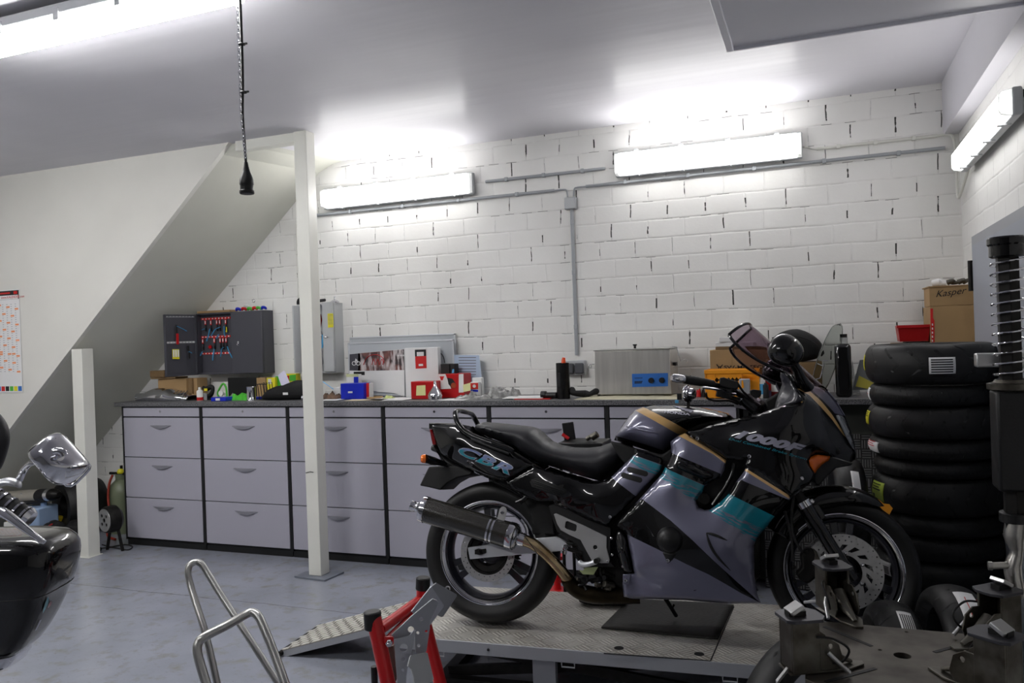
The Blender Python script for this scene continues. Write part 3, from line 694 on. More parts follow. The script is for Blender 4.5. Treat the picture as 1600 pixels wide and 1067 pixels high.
# ---- wheels
def wheel(cx, cz, R, hw, parts, tag):
    def la(g, prof, n=72, **k):
        i0 = len(g.v); g.lathe(prof, (cx, 0, cz), (0, -1, 0), n, **k); g.xf(BM, i0); return g
    w = obj('%s_wheel' % tag, la(G(), [(.205,.052*hw/.085),(.207,.05*hw/.085),(.196,.028),(.190,0),(.196,-.028),(.207,-.05*hw/.085),(.212,-.05*hw/.085)]), 'dark_rim', bike)
    lp = hw*.80
    obj('rim_lip', la(G(), [(.228,lp-.012),(.233,lp-.004),(.2325,lp+.001),(.2285,lp+.002),(.226,lp-.003),(.2225,lp-.0045),(.220,lp-.009),(.2165,lp-.011),(.213,lp-.016),(.207,lp-.021),(.203,lp-.028),(.2025,lp-.034)], 96), 'chrome', w, label='polished chrome rim lip')
    obj('rim_lip', la(G(), [(.228,-lp+.012),(.233,-lp+.004),(.2325,-lp-.001),(.2285,-lp-.002),(.226,-lp+.003),(.220,-lp+.009),(.213,-lp+.016),(.203,-lp+.028)], 96), 'chrome', w)
    dr = R-.232; pr = [(.227,lp-.014),(.232,lp+.001),(.240,lp+.006),(.232+dr*.35,hw*.985),(.232+dr*.55,hw*1.0),(.232+dr*.72,hw*.93),(.232+dr*.86,hw*.72),(.232+dr*.95,hw*.42),(R,0)]
    pr = pr+[(r, -h) for r, h in pr[-2::-1]]
    g = la(G(), pr, 120); obj('tyre', g, 'rubber', w, label='black road tyre')
    return w, la
RW, RWc = .322, (0, .322); FX = 1.5084
rw, laR = wheel(0, .322, .318, .085, None, 'rear')
fwh, laF = wheel(FX, .300, .298, .062, None, 'front')
def spokes(cx, cz, parent, a0, r0=.045, r1=.198, w=.03, dpt=.022):
    for k in range(3):
        for s in (-1, 1):
            a = math.radians(a0+120*k); e = V((math.cos(a), 0, math.sin(a))); p = V((-math.sin(a), 0, math.cos(a)))
            g = G(); A0 = V((cx, 0, cz))+e*r0+p*s*.012; B0 = V((cx, 0, cz))+e*r1+p*s*.034
            vs = []
            for q, ww, dd in ((A0, .012, dpt), (B0, .017, dpt*.75)):
                vs += [q+p*ww+V((0,-dd,0)), q-p*ww+V((0,-dd,0)), q-p*ww*.6+V((0,dd,0)), q+p*ww*.6+V((0,dd,0))]
            g.add(vs, [(0,1,5,4),(1,2,6,5),(2,3,7,6),(3,0,4,7),(3,2,1,0),(4,5,6,7)]); g.xf(BM); obj('spoke', g, 'dark_rim', parent, bevel=.004)
    g = G().lathe([(0,.045),(.02,.045),(.02,.035),(.045,.032),(.055,.02),(.055,-.02),(.045,-.032),(0,-.045)], (cx,0,cz), (0,-1,0), 32); g.xf(BM); obj('hub', g, 'dark_rim', parent)
spokes(0, .322, rw, -32); spokes(FX, .300, fwh, 88)
def disc(cx, cz, d, ro, ri, holes, parent, m='alu', rows=2, nh=30, th=.005, car=None, a0=0):
    out = [(ro*math.cos(2*PI*i/72), ro*math.sin(2*PI*i/72)) for i in range(72)]; inn = [(ri*math.cos(2*PI*i/60), ri*math.sin(2*PI*i/60)) for i in range(60)]
    hs = [inn]
    for k in range(nh):
        for j in range(rows):
            a = 2*PI*(k+.5*j)/nh; r = ri+(ro-ri)*(.28+.44*j) if rows > 1 else (ri+ro)/2
            if rows == 2: r = ri+(ro-ri)*(.26 if j == 0 else .74)
            hs.append([(r*math.cos(a)+.0034*math.cos(t), r*math.sin(a)+.0034*math.sin(t)) for t in [2*PI*i/8 for i in range(8)]])
    g = G().plate(out, hs, lambda x, y, h: L(cx+x, -d-h, cz+y), th); o = obj('brake_disc', g, m, parent, smooth=False)
    if car:
        ro2, ri2, ns = car
        out = [(ro2*math.cos(2*PI*i/60), ro2*math.sin(2*PI*i/60)) for i in range(60)]; hs = [[(ri2*math.cos(2*PI*i/48), ri2*math.sin(2*PI*i/48)) for i in range(48)]]
        rm = (ro2*.93, ri2*1.22)
        for k in range(ns):
            a = 2*PI*k/ns+a0; da = .85*2*PI/ns
            pts = []
            for r, t in ((rm[1], a-.02), (rm[1], a+.17), (rm[0], a+.40), (rm[0], a+.20)): pts.append((r*math.cos(-t), r*math.sin(-t)))
            hs.append(pts)
        g = G().plate(out, hs, lambda x, y, h: L(cx+x, -d-.004-h, cz+y), .006); c = obj('disc_carrier', g, m, o, smooth=False)
        for k in range(6):
            a = 2*PI*k/6+.42; bolt(L(cx+ri2*1.12*math.cos(a), -d-.011, cz+ri2*1.12*math.sin(a)), c, .008)
    return o
disc(0, .322, .080, .128, .098, 0, rw, nh=26)
g = laR(G(), [(.099,.079),(.088,.079),(.085,.072),(.06,.07),(.058,.05)], 48); obj('disc_ring', g, 'dark_metal', rw)
disc(FX, .300, .062, .150, .116, 0, fwh, nh=34, car=(.117, .068, 14)); disc(FX, .300, -.067, .150, .116, 0, fwh, nh=34)
# sprocket on the far side of the rear wheel
nt_ = 42; pts = []
for i in range(nt_):
    for r, t in ((.108, 0), (.108, .35), (.117, .55), (.117, .8)): a = 2*PI*(i+t)/nt_; pts.append((r*math.cos(a), r*math.sin(a)))
hs = [[(.045*math.cos(2*PI*i/24), .045*math.sin(2*PI*i/24)) for i in range(24)]]+[[(.078*math.cos(2*PI*k/5)+.018*math.cos(t), .078*math.sin(2*PI*k/5)+.018*math.sin(t)) for t in [2*PI*i/12 for i in range(12)]] for k in range(5)]
g = G().plate(pts, hs, lambda x, y, h: L(x, .085+h, .322+y), .006); obj('sprocket', g, 'dark_metal', bike, smooth=False)
# ---- swingarm, axle
bprism('swingarm', 'alu_light', zz('D', [(402,425),(560,402),(700,385),(860,362),(1012,350),(1080,385),(1118,428),(1100,445),(860,466),(640,485),(418,506)]), .128, .098, bike, .003, label='pale aluminium swingarm')
bprism('swingarm', 'alu_light', zz('D', [(402,425),(560,402),(700,385),(860,362),(1012,350),(1080,385),(1118,428),(1100,445),(860,466),(640,485),(418,506)]), -.10, -.13, bike, .003, dref=.11)
g = G(); c = W(*zz('D', [(487,455)])[0], .130); n_ = -(BM.to_3x3() @ V((0,1,0)))
g.cyl(c, c+n_*.012, .013, n=6).cyl(c+n_*.012, c+n_*.026, .008, n=14).cyl(c-n_*.26, c, .007, n=12); obj('axle', g, 'dark_metal', bike)
bprism('axle_plate', 'dark_metal', zz('D', [(452,440),(478,432),(500,436),(528,432),(530,462),(500,474),(452,472)]), .134, .128, bike, .001)
# ---- exhaust
da, db = .215, .20
a = W(*zz('D', [(88,155)])[0], da); b = W(*zz('D', [(735,352)])[0], db); ax = (b-a).normalized(); Lm = (b-a).length
ex = obj('exhaust_silencer', G().lathe([(.0575, 0), (.0575, Lm)], a, ax, 40), 'carbon', bike, label='carbon fibre exhaust silencer')
me = ex.data; ul = me.uv_layers.new()
for p in me.polygons:
    for li, vi in zip(p.loop_indices, p.vertices):
        i, j = divmod(vi, 2); u = i/40
        if u == 0 and max((v//2) for v in p.vertices) > 20: u = 1
        ul.data[li].uv = (u*1.0, j*1.6)
obj('end_cap', G().lathe([(0, -.010), (.026, -.010), (.032, -.006), (.050, -.004), (.058, .0), (.0595, .008), (.0595, .022), (.0575, .024)], a, ax, 40), 'chrome', ex, label='chrome end cap')
obj('front_cap', G().lathe([(.0575, -.034), (.0600, -.032), (.0600, -.010), (.056, -.002), (.048, .010), (.040, .014), (.026, .02), (.026, .04), (0, .04)], b, ax, 40), 'chrome', ex)
for t in (.735, .775): obj('strap', G().lathe([(.0575, -.005), (.0593, -.004), (.0593, .004), (.0575, .005)], a+ax*Lm*t, ax, 40), 'chrome', ex)
obj('tail_pipe', G().lathe([(.016, 0), (.018, -.002), (.021, -.002), (.0225, -.006), (.0225, -.014), (.019, -.018), (.0225, -.024), (.0225, -.032), (.019, -.038), (.024, -.05), (.024, -.06), (.02, -.06), (.018, -.03), (.016, 0)], a+ax*(.006), ax, 28), 'chrome', ex)
q = a+ax*Lm*.81; upv = (W(700, 800, .2)-W(700, 830, .2)).normalized(); upv = (upv-ax*upv.dot(ax)).normalized(); nv = ax.cross(upv).normalized(); nv = nv if nv.y < 0 else -nv
tb = W(*zz('D', [(645,190)])[0], .215)
g = G().plate([(.017*math.cos(t), .020*math.sin(t)+(.012 if math.sin(t) > 0 else -.018)) for t in [2*PI*i/24 for i in range(24)]], [], lambda x, y, h: tb+ax*x+upv*y+nv*h, .004); tbo = obj('mount_tab', g, 'alu', ex, bevel=.001)
bolt(tb+nv*.006+upv*.006, tbo, .009, nrm=nv)
pts = [W(*p[:2], p[2]) for p in zz('D', [(770,365,.20),(850,395,.19),(930,455,.17),(1010,535,.155),(1075,610,.14),(1110,650,.12)])]
obj('exhaust_pipe', G().tube(pts, [.026,.025,.024,.024,.025,.027], 18, smooth=5), 'bronze', ex, label='heat tinted exhaust pipe')
obj('joint_ring', G().tube([pts[0]-ax*.01, pts[0]+ax*.02], .030, 20), 'chrome', ex)
pts = [W(*p[:2], p[2]) for p in zz('D', [(1095,640,.13),(1130,690,.11),(1200,735,.10),(1300,755,.09),(1423,757,.08),(1600,758,.07)])]
obj('collector_pipe', G().tube(pts, [.030,.034,.036,.036,.036,.034], 18, smooth=5), mat('sooty_steel', (.20,.17,.12), .35, metal=.9, var=.5, vs=12), ex)
bprism('red_strap_tab', 'red_plastic', zz('D', [(1035,640),(1070,640),(1072,668),(1035,670)]), .09, .085, ex, .001)
g = G().tube([W(*p, .225) for p in zz('D', [(755,285),(790,330),(840,400),(890,470)])], .0016, 8); obj('spring', g, 'dark_metal', ex)
# ---- dark frame, inner fender, engine
bprism('rear_hugger', 'matt_black', zz('D', [(545,-55),(600,-10),(690,30),(775,75),(800,130),(835,210),(850,335),(1015,345),(1000,180),(985,60),(850,-60)]), .085, -.085, bike, .01)
g = G().tube([W(*p, .135) for p in zz('D', [(595,-30),(700,25),(775,70),(792,92),(775,120)])], .005, 8, smooth=4); obj('frame_rail', g, 'black_gloss', bike)
g = G().tube([W(*p, .15) for p in zz('D', [(860,20),(820,60),(790,90),(740,110)])], [.012, .012, .010, .008], 10, smooth=4); obj('frame_bracket', g, 'black_gloss', bike)
g = G().tube([W(*p, .15) for p in zz('D', [(775,230),(800,265),(815,300),(818,330)])], .009, 10, smooth=4); obj('shock_link', g, 'chrome', bike)
bprism('engine_block', 'dark_metal', zz('P', [(884,785),(1190,700),(1190,900),(1150,935),(985,932),(940,905),(905,880),(880,830)]), .10, -.14, bike, .02)
bprism('frame_plate', 'black_plastic', zz('Gg', [(-20,60),(30,40),(200,110),(330,175),(560,262),(560,350),(550,580),(600,628),(420,628),(330,600),(290,520),(240,430),(150,360),(60,300),(20,190)]), .150, .125, bike, .004)
out = zz('Gg', [(32,138),(50,130),(300,238),(520,345),(520,450),(548,560),(540,592),(470,592),(386,572),(340,490),(278,375),(180,332),(95,285),(60,225)])
h1 = zz('Gg', [(142,208),(158,202),(236,232),(245,246),(240,288),(226,300),(150,275),(134,262)]); hc = zz('Gg', [(415+20*math.cos(t), 445+21*math.sin(t)) for t in [2*PI*i/20 for i in range(20)]])
f2 = lambda P: [bx(p[0], p[1], .156) for p in P]
g = G().plate(f2(out)[::-1], [f2(h1), f2(hc)], lambda x, z, h: L(x, -.150-h, z), .007); fp = obj('footrest_plate', g, 'alu', bike, label='brushed aluminium footrest plate', bevel=.001)
bolt(W(*zz('Gg', [(528,575)])[0], .158), fp, .005)
g = G().tube([W(*p[:2], p[2]) for p in zz('Gg', [(265,580,.16),(300,605,.165),(360,600,.17),(430,575,.175)])], [.012,.013,.011,.010], 12, smooth=4); obj('brake_pedal', g, 'alu_light', bike)
g = G(); c = W(*zz('Gg', [(440,562)])[0], .16); g.cyl(c, c+n_*.05, .011, n=16); obj('footrest', g, 'dark_metal', bike)
g = G(); c = W(*zz('Gg', [(140,450)])[0], .175); g.lathe([(0,-.012),(.008,-.011),(.014,-.004),(.014,.004),(.008,.012),(0,.013)], c, n_, 16).cyl(c, W(*zz('Gg', [(135,510)])[0], .175), .006); obj('linkage_knob', g, 'chrome', bike)
g = G().tube([W(*p[:2], p[2]) for p in zz('Gg', [(150,455,.165),(230,480,.16),(290,500,.155)])], .009, 10); obj('linkage_rod', g, 'dark_metal', bike)
bprism('yellow_tag_plate', mat('pale_green_zinc', (.62,.66,.48), .4, metal=.4), zz('Gg', [(320,630),(440,628),(400,700),(300,695),(268,660),(300,662)]), .165, .160, bike, .001)
random.seed(3)
for i in range(16):
    x, y = random.uniform(200, 560), random.uniform(640, 830); c = W(*zz('Gg', [(x, y)])[0], .12)
    g = G(); dv = V((random.uniform(-1,1), -.6, random.uniform(-1,1))).normalized(); g.cyl(c-dv*.02, c+dv*random.uniform(.015,.04), random.uniform(.006,.014), n=random.choice((6,12))); obj('engine_fitting', g, random.choice(['dark_metal', 'worn_steel', 'black_plastic']), bike, bevel=.001)
for pts in ([(150,400),(260,430),(330,520),(330,640)], [(230,520),(330,650),(340,760),(260,800)], [(460,640),(470,700),(500,760),(480,830)]):
    g = G().tube([W(*p, .13) for p in zz('Gg', pts)], .006, 8, smooth=4); obj('hose', g, 'black_plastic', bike)
P = Panel(zz('E', [(545,178,.17),(575,185,.18),(605,215,.18),(622,290,.18),(640,390,.18),(648,440,.18),(590,450,.17),(560,400,.16),(530,300,.16),(528,230,.16)]), zz('E', [(590,300,.20)]))
P.build('engine_cover', 'black_gloss', bike, er=.025, mirror=False)
for q in ((515,232),(520,330),(583,400)): bolt(W(*zz('E', [q])[0], .165), bike, .006)
# ---- tail
tail_o = zz('A', [(133,178,.085),(230,180,.11),(330,182,.13),(372,228,.145),(430,268,.15),(560,312,.155),(690,362,.16),(742,405,.165),(862,478,.17),(740,548,.175),(668,590,.165),(560,575,.14),(450,530,.12),(330,475,.105),(210,400,.095),(176,335,.085),(150,250,.085)])
P1 = Panel(tail_o, zz('A', [(300,300,.15),(450,380,.165),(600,450,.175),(720,480,.18)]), .14)
P1.build('tail_cowl', 'black_gloss', bike, er=.02)
bprism('tail_core', 'matt_black', zz('A', [(150,190),(330,195),(430,280),(700,380),(860,480),(1000,560),(900,700),(700,600),(450,515),(200,395)]), .06, -.06, bike, .02)

g = G()
q = [bx(*p, .085) for p in zz('A', [(133,178)])]+[bx(*p, .13) for p in zz('A', [(330,182)])]
g.add([L(q[0][0], -.083, q[0][1]-.001), L(q[1][0], -.128, q[1][1]-.001), L(q[1][0], .128, q[1][1]-.001), L(q[0][0], .083, q[0][1]-.001), L(q[0][0], -.083, q[0][1]-.03), L(q[1][0], -.12, q[1][1]-.03), L(q[1][0], .12, q[1][1]-.03), L(q[0][0], .083, q[0][1]-.03)],
      [(0,1,2,3),(7,6,5,4),(0,4,5,1),(1,5,6,2),(2,6,7,3),(3,7,4,0)]); obj('tail_top', g, 'black_gloss', bike, bevel=.004)
bprism('tail_light', 'red_lens', zz('A', [(136,222),(150,226),(172,270),(184,332),(158,334),(148,290)]), .088, -.088, bike, .004, label='dark red tail light')
side_o = zz('A', [(862,478,.17),(980,520,.175),(1110,556,.175),(1200,586,.175),(1270,597,.175),(1340,582,.175)])+zz('B', [(180,768,.178),(250,728,.18),(395,585,.185),(405,540,.185),(500,565,.19),(592,602,.195),(605,625,.197),(585,690,.2),(480,800,.2),(390,900,.195),(240,1050,.18)])+zz('Gg', [(525,255,.175),(330,175,.17),(200,108,.165),(45,38,.16)])+zz('A', [(1060,735,.165),(1015,742,.165),(900,735,.165),(800,700,.165),(700,640,.165),(668,590,.165),(740,548,.172)])
P2 = Panel(side_o, zz('A', [(1000,640,.19),(1250,680,.19)])+zz('B', [(150,900,.195),(400,720,.20)]), .175)
teal1 = zz('B', [(398,585),(600,655),(600,735),(560,715),(470,705),(430,660),(372,628)])
P2.build('side_cover', 'black_gloss', bike, regions=[('purple', zz('B', [(232,726),(398,580),(640,665),(640,760),(560,760),(415,868)])), ('scratch', teal1), ('teal', zz('B', [(398,590),(600,660),(600,695),(520,660),(400,612)]))], er=.012)
for a_, b_ in (((372,682),(482,712)), ((330,722),(442,755))):
    a2 = P2.xz(*zz('B', [a_])[0]); b2 = P2.xz(*zz('B', [b_])[0]); pl = capsule(None, a2, b2, .0115)
    g = G().plate(pl, [], lambda x, z, h: P2.up(x, z, .0012+h*.2), .002, sp=.008); obj('vent_slot', g, 'matt_black', bike)
gr = zz('A', [(835,590),(870,562),(905,562),(1085,640),(1092,660),(1060,690),(1030,690),(850,625)]); gp = [P2.xz(*p) for p in gr]
g = G().plate(gp[::-1], [], lambda x, z, h: P2.up(x, z, .001+h*.3), .003, sp=.012); vo = obj('vent_grille', g, 'matt_black', bike)
for k in range(4):
    a3, b3 = zz('A', [(860+k*9-10, 577+k*16), (1075-k*6, 655+k*11)])
    g = G().tube([P2.at(*a3, .004), P2.at((a3[0]+b3[0])/2, (a3[1]+b3[1])/2, .006), P2.at(*b3, .004)], .0035, 8); obj('louvre', g, 'black_plastic', vo)
bprism('number_plate_flap', 'matt_black', zz('A', [(132,485),(200,480),(330,480),(440,520),(420,545),(330,562),(262,600),(212,648),(130,628),(68,616),(95,560)]), .095, -.095, bike, .006)
bprism('tail_lower', 'black_plastic', zz('A', [(175,335),(215,400),(330,478),(440,530),(300,540),(240,500),(190,390),(140,370),(150,330)]), .075, -.075, bike, .01)
for s in (1, -1):
    i0 = G(); p0 = W(*zz('A', [(108,430)])[0], .19); p1 = W(*zz('A', [(250,468)])[0], .10)
    def mir(p): q = BI @ V(p); return BM @ V((q.x, -q.y*1 if s < 0 else q.y, q.z))
    r_ = thing('_', None, None) if False else None
    g = G().tube([mir(p0), mir(p0*.6+p1*.4), mir(p1)], [.024, .022, .012], 16, flat=(1, .85)); st = obj('rear_indicator', g, 'black_gloss', bike)
    q0 = W(*zz('A', [(76,430)])[0], .20); g = G().tube([mir(p0), mir(p0*.35+q0*.65), mir(q0)], [.024, .023, .015], 16, flat=(1, .85)); obj('lens', g, 'amber', st, label='orange indicator lens')
# grab rail
nr = [(bx(*zz('A', [q[:2]])[0], q[2]), q[2]) for q in ((430,262,.165),(375,232,.165),(340,188,.162),(322,145,.155),(318,112,.14),(330,100,.115),(345,96,.08))]
pts = [L(x, -d, z) for (x, z), d in nr]; pts += [L(nr[-1][0][0]+.004, 0, nr[-1][0][1]+.0)]+[L(x, d, z) for (x, z), d in nr[::-1]]
g = G().tube(pts, .0125, 12, smooth=5); obj('grab_rail', g, 'black_gloss', bike)
g = G().tube([W(*p[:2], p[2]) for p in zz('A', [(375,232,.168),(440,272,.172),(560,318,.178),(680,358,.18),(722,378,.182)])], [.011,.013,.014,.013,.008], 12, smooth=4, flat=(1, 1)); obj('grab_rail_base', g, 'black_gloss', bike)
g = G().tube([W(*p[:2], p[2]) for p in zz('A', [(430,290,.175),(560,345,.18),(690,392,.18)])], .007, 8); obj('rail_shadow_strip', g, 'black_plastic', bike)
# ---- seat
seat_o = zz('A', [(398,225),(405,190),(430,168),(470,160),(600,170),(800,193),(845,207),(890,245),(945,295),(1005,322),(1100,342),(1200,345),(1290,335),(1345,312),(1390,302)])+zz('B', [(130,510),(225,480),(300,487),(368,512),(388,540),(382,575),(300,655),(240,712),(180,752),(120,767),(60,762)])+zz('A', [(1270,582),(1150,550),(1000,498),(862,462),(740,398),(690,350),(560,300),(440,250)])
P3 = Panel([(a, b, .15) for a, b in seat_o], (), .15)
P3.build('seat', 'vinyl', bike, pillow=.075, sp=.012)
# ---- tank
tank_o = zz('B', [(230,468),(248,425),(300,350),(345,290),(390,252),(432,232),(520,216),(700,216),(870,232),(1000,260),(1062,276),(1092,305),(1082,338),(1000,368),(900,392),(800,425),(760,450),(700,500),(655,540),(600,578),(520,560),(400,522),(300,490)])
tk = [(a, b, .15) for a, b in tank_o]
P4 = Panel(tk, zz('B', [(450,400,.185),(560,480,.19),(700,340,.18),(900,300,.16),(330,420,.175)]), .15)
P4.build('fuel_tank', 'black_gloss', bike, regions=[('purple', zz('B', [(262,395),(310,330),(390,255),(430,232),(770,412),(740,500),(655,505),(600,548),(470,505),(238,437)])), ('gold', zz('B', [(386,256),(436,228),(772,408),(740,440),(700,432)]))], pillow=.085, sp=.012)
def tank_at(px_, py_, lift=0):
    x, z = P4.xz(px_, py_); t = float(np.clip(dpoly(np.array([(x, z)]), P4.poly)/.085, 0, 1)[0]); d = float(P4.f([(x, z)])[0])*math.sqrt(1-(1-t)**2); return L(x, -d-lift, z)
g = G().tube([tank_at(*p, -.004) for p in zz('B', [(330,382),(380,388),(480,410),(560,428),(615,470)])], [.002,.006,.008,.007,.002], 10, smooth=4); obj('knee_crease', g, 'purple', bike)
bprism('gap_filler', 'matt_black', zz('B', [(232,480),(400,530),(600,578),(700,505),(670,700),(560,760),(400,700),(300,600)]), .155, -.155, bike, .01)  # black filler put in to close the see-through gap below the tank
# ---- main side fairing
fair_o = zz('B', [(655,488,.20),(700,452,.205),(756,428,.21),(842,482,.22),(960,560,.225),(1044,618,.225),(1030,690,.22),(1004,738,.215),(930,775,.2),(893,800,.2),(872,850,.205),(832,900,.215),(850,945,.225),(892,965,.232),(932,960,.235),(1002,910,.24),(1062,850,.245),(1104,780,.245),(1165,700,.245)])+zz('P', [(1172,718,.245),(1200,740,.245),(1225,762,.24),(1237,778,.235),(1211,807,.225),(1183,841,.215),(1178,852,.21),(1179,900,.205),(1183,928,.20),(1189,943,.195),(1135,944,.18),(1067,938,.17),(988,936,.16),(974,933,.16),(972,912,.165),(975,898,.17),(991,896,.175)])+zz('E', [(650,438,.185),(640,390,.19),(622,300,.19),(606,212,.19),(575,180,.19),(540,165,.19)])+zz('B', [(275,1052,.19),(300,1030,.195),(410,920,.205),(500,820,.21),(600,705,.212),(640,620,.21),(660,560,.205)])
P5 = Panel(fair_o, zz('B', [(760,560,.225),(700,800,.235),(560,950,.225)])+zz('E', [(950,200,.255),(1150,250,.265),(900,450,.225),(700,330,.215),(1250,300,.25)]), .22)
wedge = zz('E', [(500,180),(545,120),(640,40),(698,-2),(870,128),(1000,245),(1130,370),(1250,480),(1400,615),(1290,560),(1100,450),(960,385),(790,297),(600,206)])
blk = zz('B', [(655,562),(690,580),(1005,712),(1000,740),(930,775),(893,792),(640,682),(615,660)])
tealB = zz('B', [(618,668),(645,684),(890,795),(872,850),(832,902),(790,880),(720,830),(650,780),(582,735)])
tealBs = zz('B', [(618,668),(645,684),(890,795),(878,835),(640,712),(602,700)])
blk2 = zz('B', [(1150,755),(1180,770),(1475,892),(1500,905),(1390,1020),(1060,850),(1100,780)])
gold1 = zz('B', [(690,445),(756,420),(1050,612),(1036,640),(960,580),(720,452)])
gold2 = zz('B', [(1172,690),(1182,676),(1490,868),(1484,888)])
teal2 = zz('B', [(1060,850),(1395,1015),(1270,1200),(1180,1140),(1060,1060),(925,968)])
teal2s = zz('B', [(1060,850),(1395,1015),(1330,1110),(1180,1040),(960,945)])
topb = zz('B', [(1100,780),(1165,690),(1200,600),(1260,620),(1490,860),(1180,676),(1172,690)])
P5.build('side_fairing', 'purple', bike, regions=[('black_gloss', wedge), ('black_gloss', blk), ('scratch', tealB), ('teal', tealBs), ('black_gloss', zz('B', [(1165,640),(1182,676),(1490,868),(1560,900),(1560,600),(1200,560)])), ('black_gloss', blk2), ('gold', gold2), ('gold', gold1), ('scratch', teal2), ('teal', teal2s)], er=.014)
# moulded scoops and creases standing on the fairing
def pod(name, pts, m, lift, parent=bike, P=P5, er=.02):
    q = [P.xz(*p) for p in pts]
    if sum(q[i][0]*q[(i+1) % len(q)][1]-q[(i+1) % len(q)][0]*q[i][1] for i in range(len(q))) < 0: q = q[::-1]
    vo_, tr = cdt(q, (), .009); Q = np.array(vo_); t = np.clip(dpoly(Q, q)/er, 0, 1); D = P.f(Q)-.004+lift*np.sqrt(1-(1-t)**2)
    g = G(); g.v = [L(x, -d, z) for (x, z), d in zip(vo_, D)]; g.f = tr; g.m = [0]*len(tr); return obj(name, g, m, parent, ang=75)
po = pod('air_scoop', zz('B', [(690,640),(700,615),(730,604),(780,625),(860,668),(940,705),(965,740),(900,760),(850,740),(760,705),(700,675)]), 'black_gloss', .03)
g = G().tube([P5.at(*p, .028) for p in zz('B', [(722,640),(800,672),(880,715)])], .003, 8, smooth=4); obj('scoop_rib', g, 'black_gloss', po)
for pts, m in ((zz('E', [(1082,200),(1095,250),(1118,300),(1160,358),(1225,425)]), 'matt_black'), (zz('E', [(1082,200),(1130,212),(1205,245)]), 'matt_black')):
    g = G().tube([P5.at(*p, .0005) for p in pts], [.002,.005,.006,.005,.001], 8, smooth=4); obj('fairing_crease', g, m, bike)
g = G().lathe([(0, .034), (.02, .032), (.04, .024), (.052, .008), (.055, -.012)], P5.at(*zz('E', [(862,243)])[0]), n_, 36); cp = obj('crash_pad', g, 'black_plastic', bike)
pod('crash_pad_tab', zz('E', [(810,310),(860,300),(915,320),(885,360),(870,380),(848,385),(835,360)]), 'black_plastic', .012)
bolt(P5.at(*zz('E', [(852,363)])[0], .012), bike, .008)
pod('side_reflector_recess', zz('E', [(930,555),(1000,530),(1070,518),(1082,528),(1040,552),(960,562)]), 'matt_black', .004, er=.005)
# inner dark ducting seen in the fairing opening
bprism('inner_duct', 'matt_black', zz('B', [(700,440),(1250,560),(1350,700),(1150,900),(1050,1000),(850,1000),(780,850),(700,700)]), .15, .05, bike, .01)
g = G(); c = W(*zz('B', [(880,890)])[0], .175); g.lathe([(0,.02),(.022,.02),(.03,.012),(.034,-.0),(.03,-.03)], c, n_+V((.5,0,.2)), 20); obj('oil_filter', g, 'dark_metal', bike)
g = G().tube([W(*p[:2], .19) for p in zz('B', [(1100,640),(1080,720),(1020,830),(950,930)])], .010, 10, smooth=4); obj('frame_tube', g, 'black_gloss', bike)
# ---- upper fairing
up_o = zz('B', [(765,418,.205),(850,402,.20),(900,384,.205),(1000,360,.21),(1100,334,.215),(1200,310,.225),(1300,285,.235),(1425,240,.25)])+zz('Cc', [(520,588,.258),(572,582,.26),(598,572,.258),(600,558,.255),(580,530,.25),(545,470,.245),(500,400,.23),(450,345,.22),(520,375,.21),(580,440,.17),(640,450,.13),(700,462,.08),(770,492,.0),(830,560,.0),(885,655,.0),(925,755,.0),(955,850,.0),(964,930,.0),(958,972,.0),(930,992,.03)])+zz('K', [(1050,512,.06),(960,470,.10),(900,405,.14),(800,385,.165),(720,378,.18),(680,400,.195),(640,450,.205),(655,520,.205),(700,590,.20),(710,640,.20),(640,740,.21),(560,800,.22),(430,900,.235)])+zz('B', [(1480,862,.24),(1340,775,.243),(1200,688,.247),(1165,650,.247),(1190,600,.245),(1150,620,.24),(1050,612,.235),(960,552,.232),(842,476,.225)])
P6 = Panel(up_o, zz('Cc', [(150,740,.235),(300,680,.25),(450,680,.265),(600,700,.255),(750,800,.19),(620,600,.245),(700,600,.20),(800,700,.12),(860,900,.09),(700,880,.22)])+zz('K', [(300,500,.255),(500,600,.24)]), .22)
gr_st = zz('Cc', [(570,470),(640,440),(775,480),(900,665),(820,648),(740,560),(650,478),(600,482)])
gold3 = zz('Cc', [(560,478),(605,476),(655,500),(730,568),(800,655),(868,760),(898,815),(880,800),(800,690),(700,580),(640,520)])
P6.build('upper_fairing', 'black_gloss', bike, regions=[('purple', gr_st), ('gold', gold3)], er=.010)
hl = Panel(zz('Cc', [(822,652,.075),(850,650,.04),(884,662,.0),(925,758,.0),(955,850,.0),(965,915,.0),(950,890,.03),(925,850,.055),(895,790,.075),(860,715,.085)]), (), .05)
q = hl.build('headlight', 'lens', bike, er=.004, th=.004); q.name = 'headlight'
obj_ = Panel(zz('K', [(640,452,.212),(665,410,.205),(715,384,.19),(800,388,.175),(895,402,.15),(880,450,.155),(800,500,.175),(745,560,.19),(718,605,.20),(690,570,.207),(655,520,.210)]), (), .19)
obj_.build('front_indicator', 'amber', bike, er=.01)
bprism('headlight_surround', 'black_plastic', zz('K', [(720,400),(900,400),(1170,480),(1150,510),(960,545),(850,650),(760,760),(700,700)]), .13, -.13, bike, .02)
bprism('inner_nose', 'matt_black', zz('Cc', [(430,600),(590,600),(760,760),(880,930),(700,960),(420,930),(100,830),(300,720)]), .12, -.12, bike, .02)
# cockpit inner flank between screen and fairing edge
ck = Panel(zz('Cc', [(445,350,.215),(500,400,.225),(545,470,.24),(580,535,.248),(598,560,.25),(560,575,.245),(500,585,.235),(440,610,.215),(400,622,.205),(410,570,.17),(435,500,.15),(455,440,.17),(440,390,.20)]), (), .2)
ck.build('cockpit_trim', mat('satin_grey_black', (.20,.20,.23), .3, coat=.3), bike, er=.006)
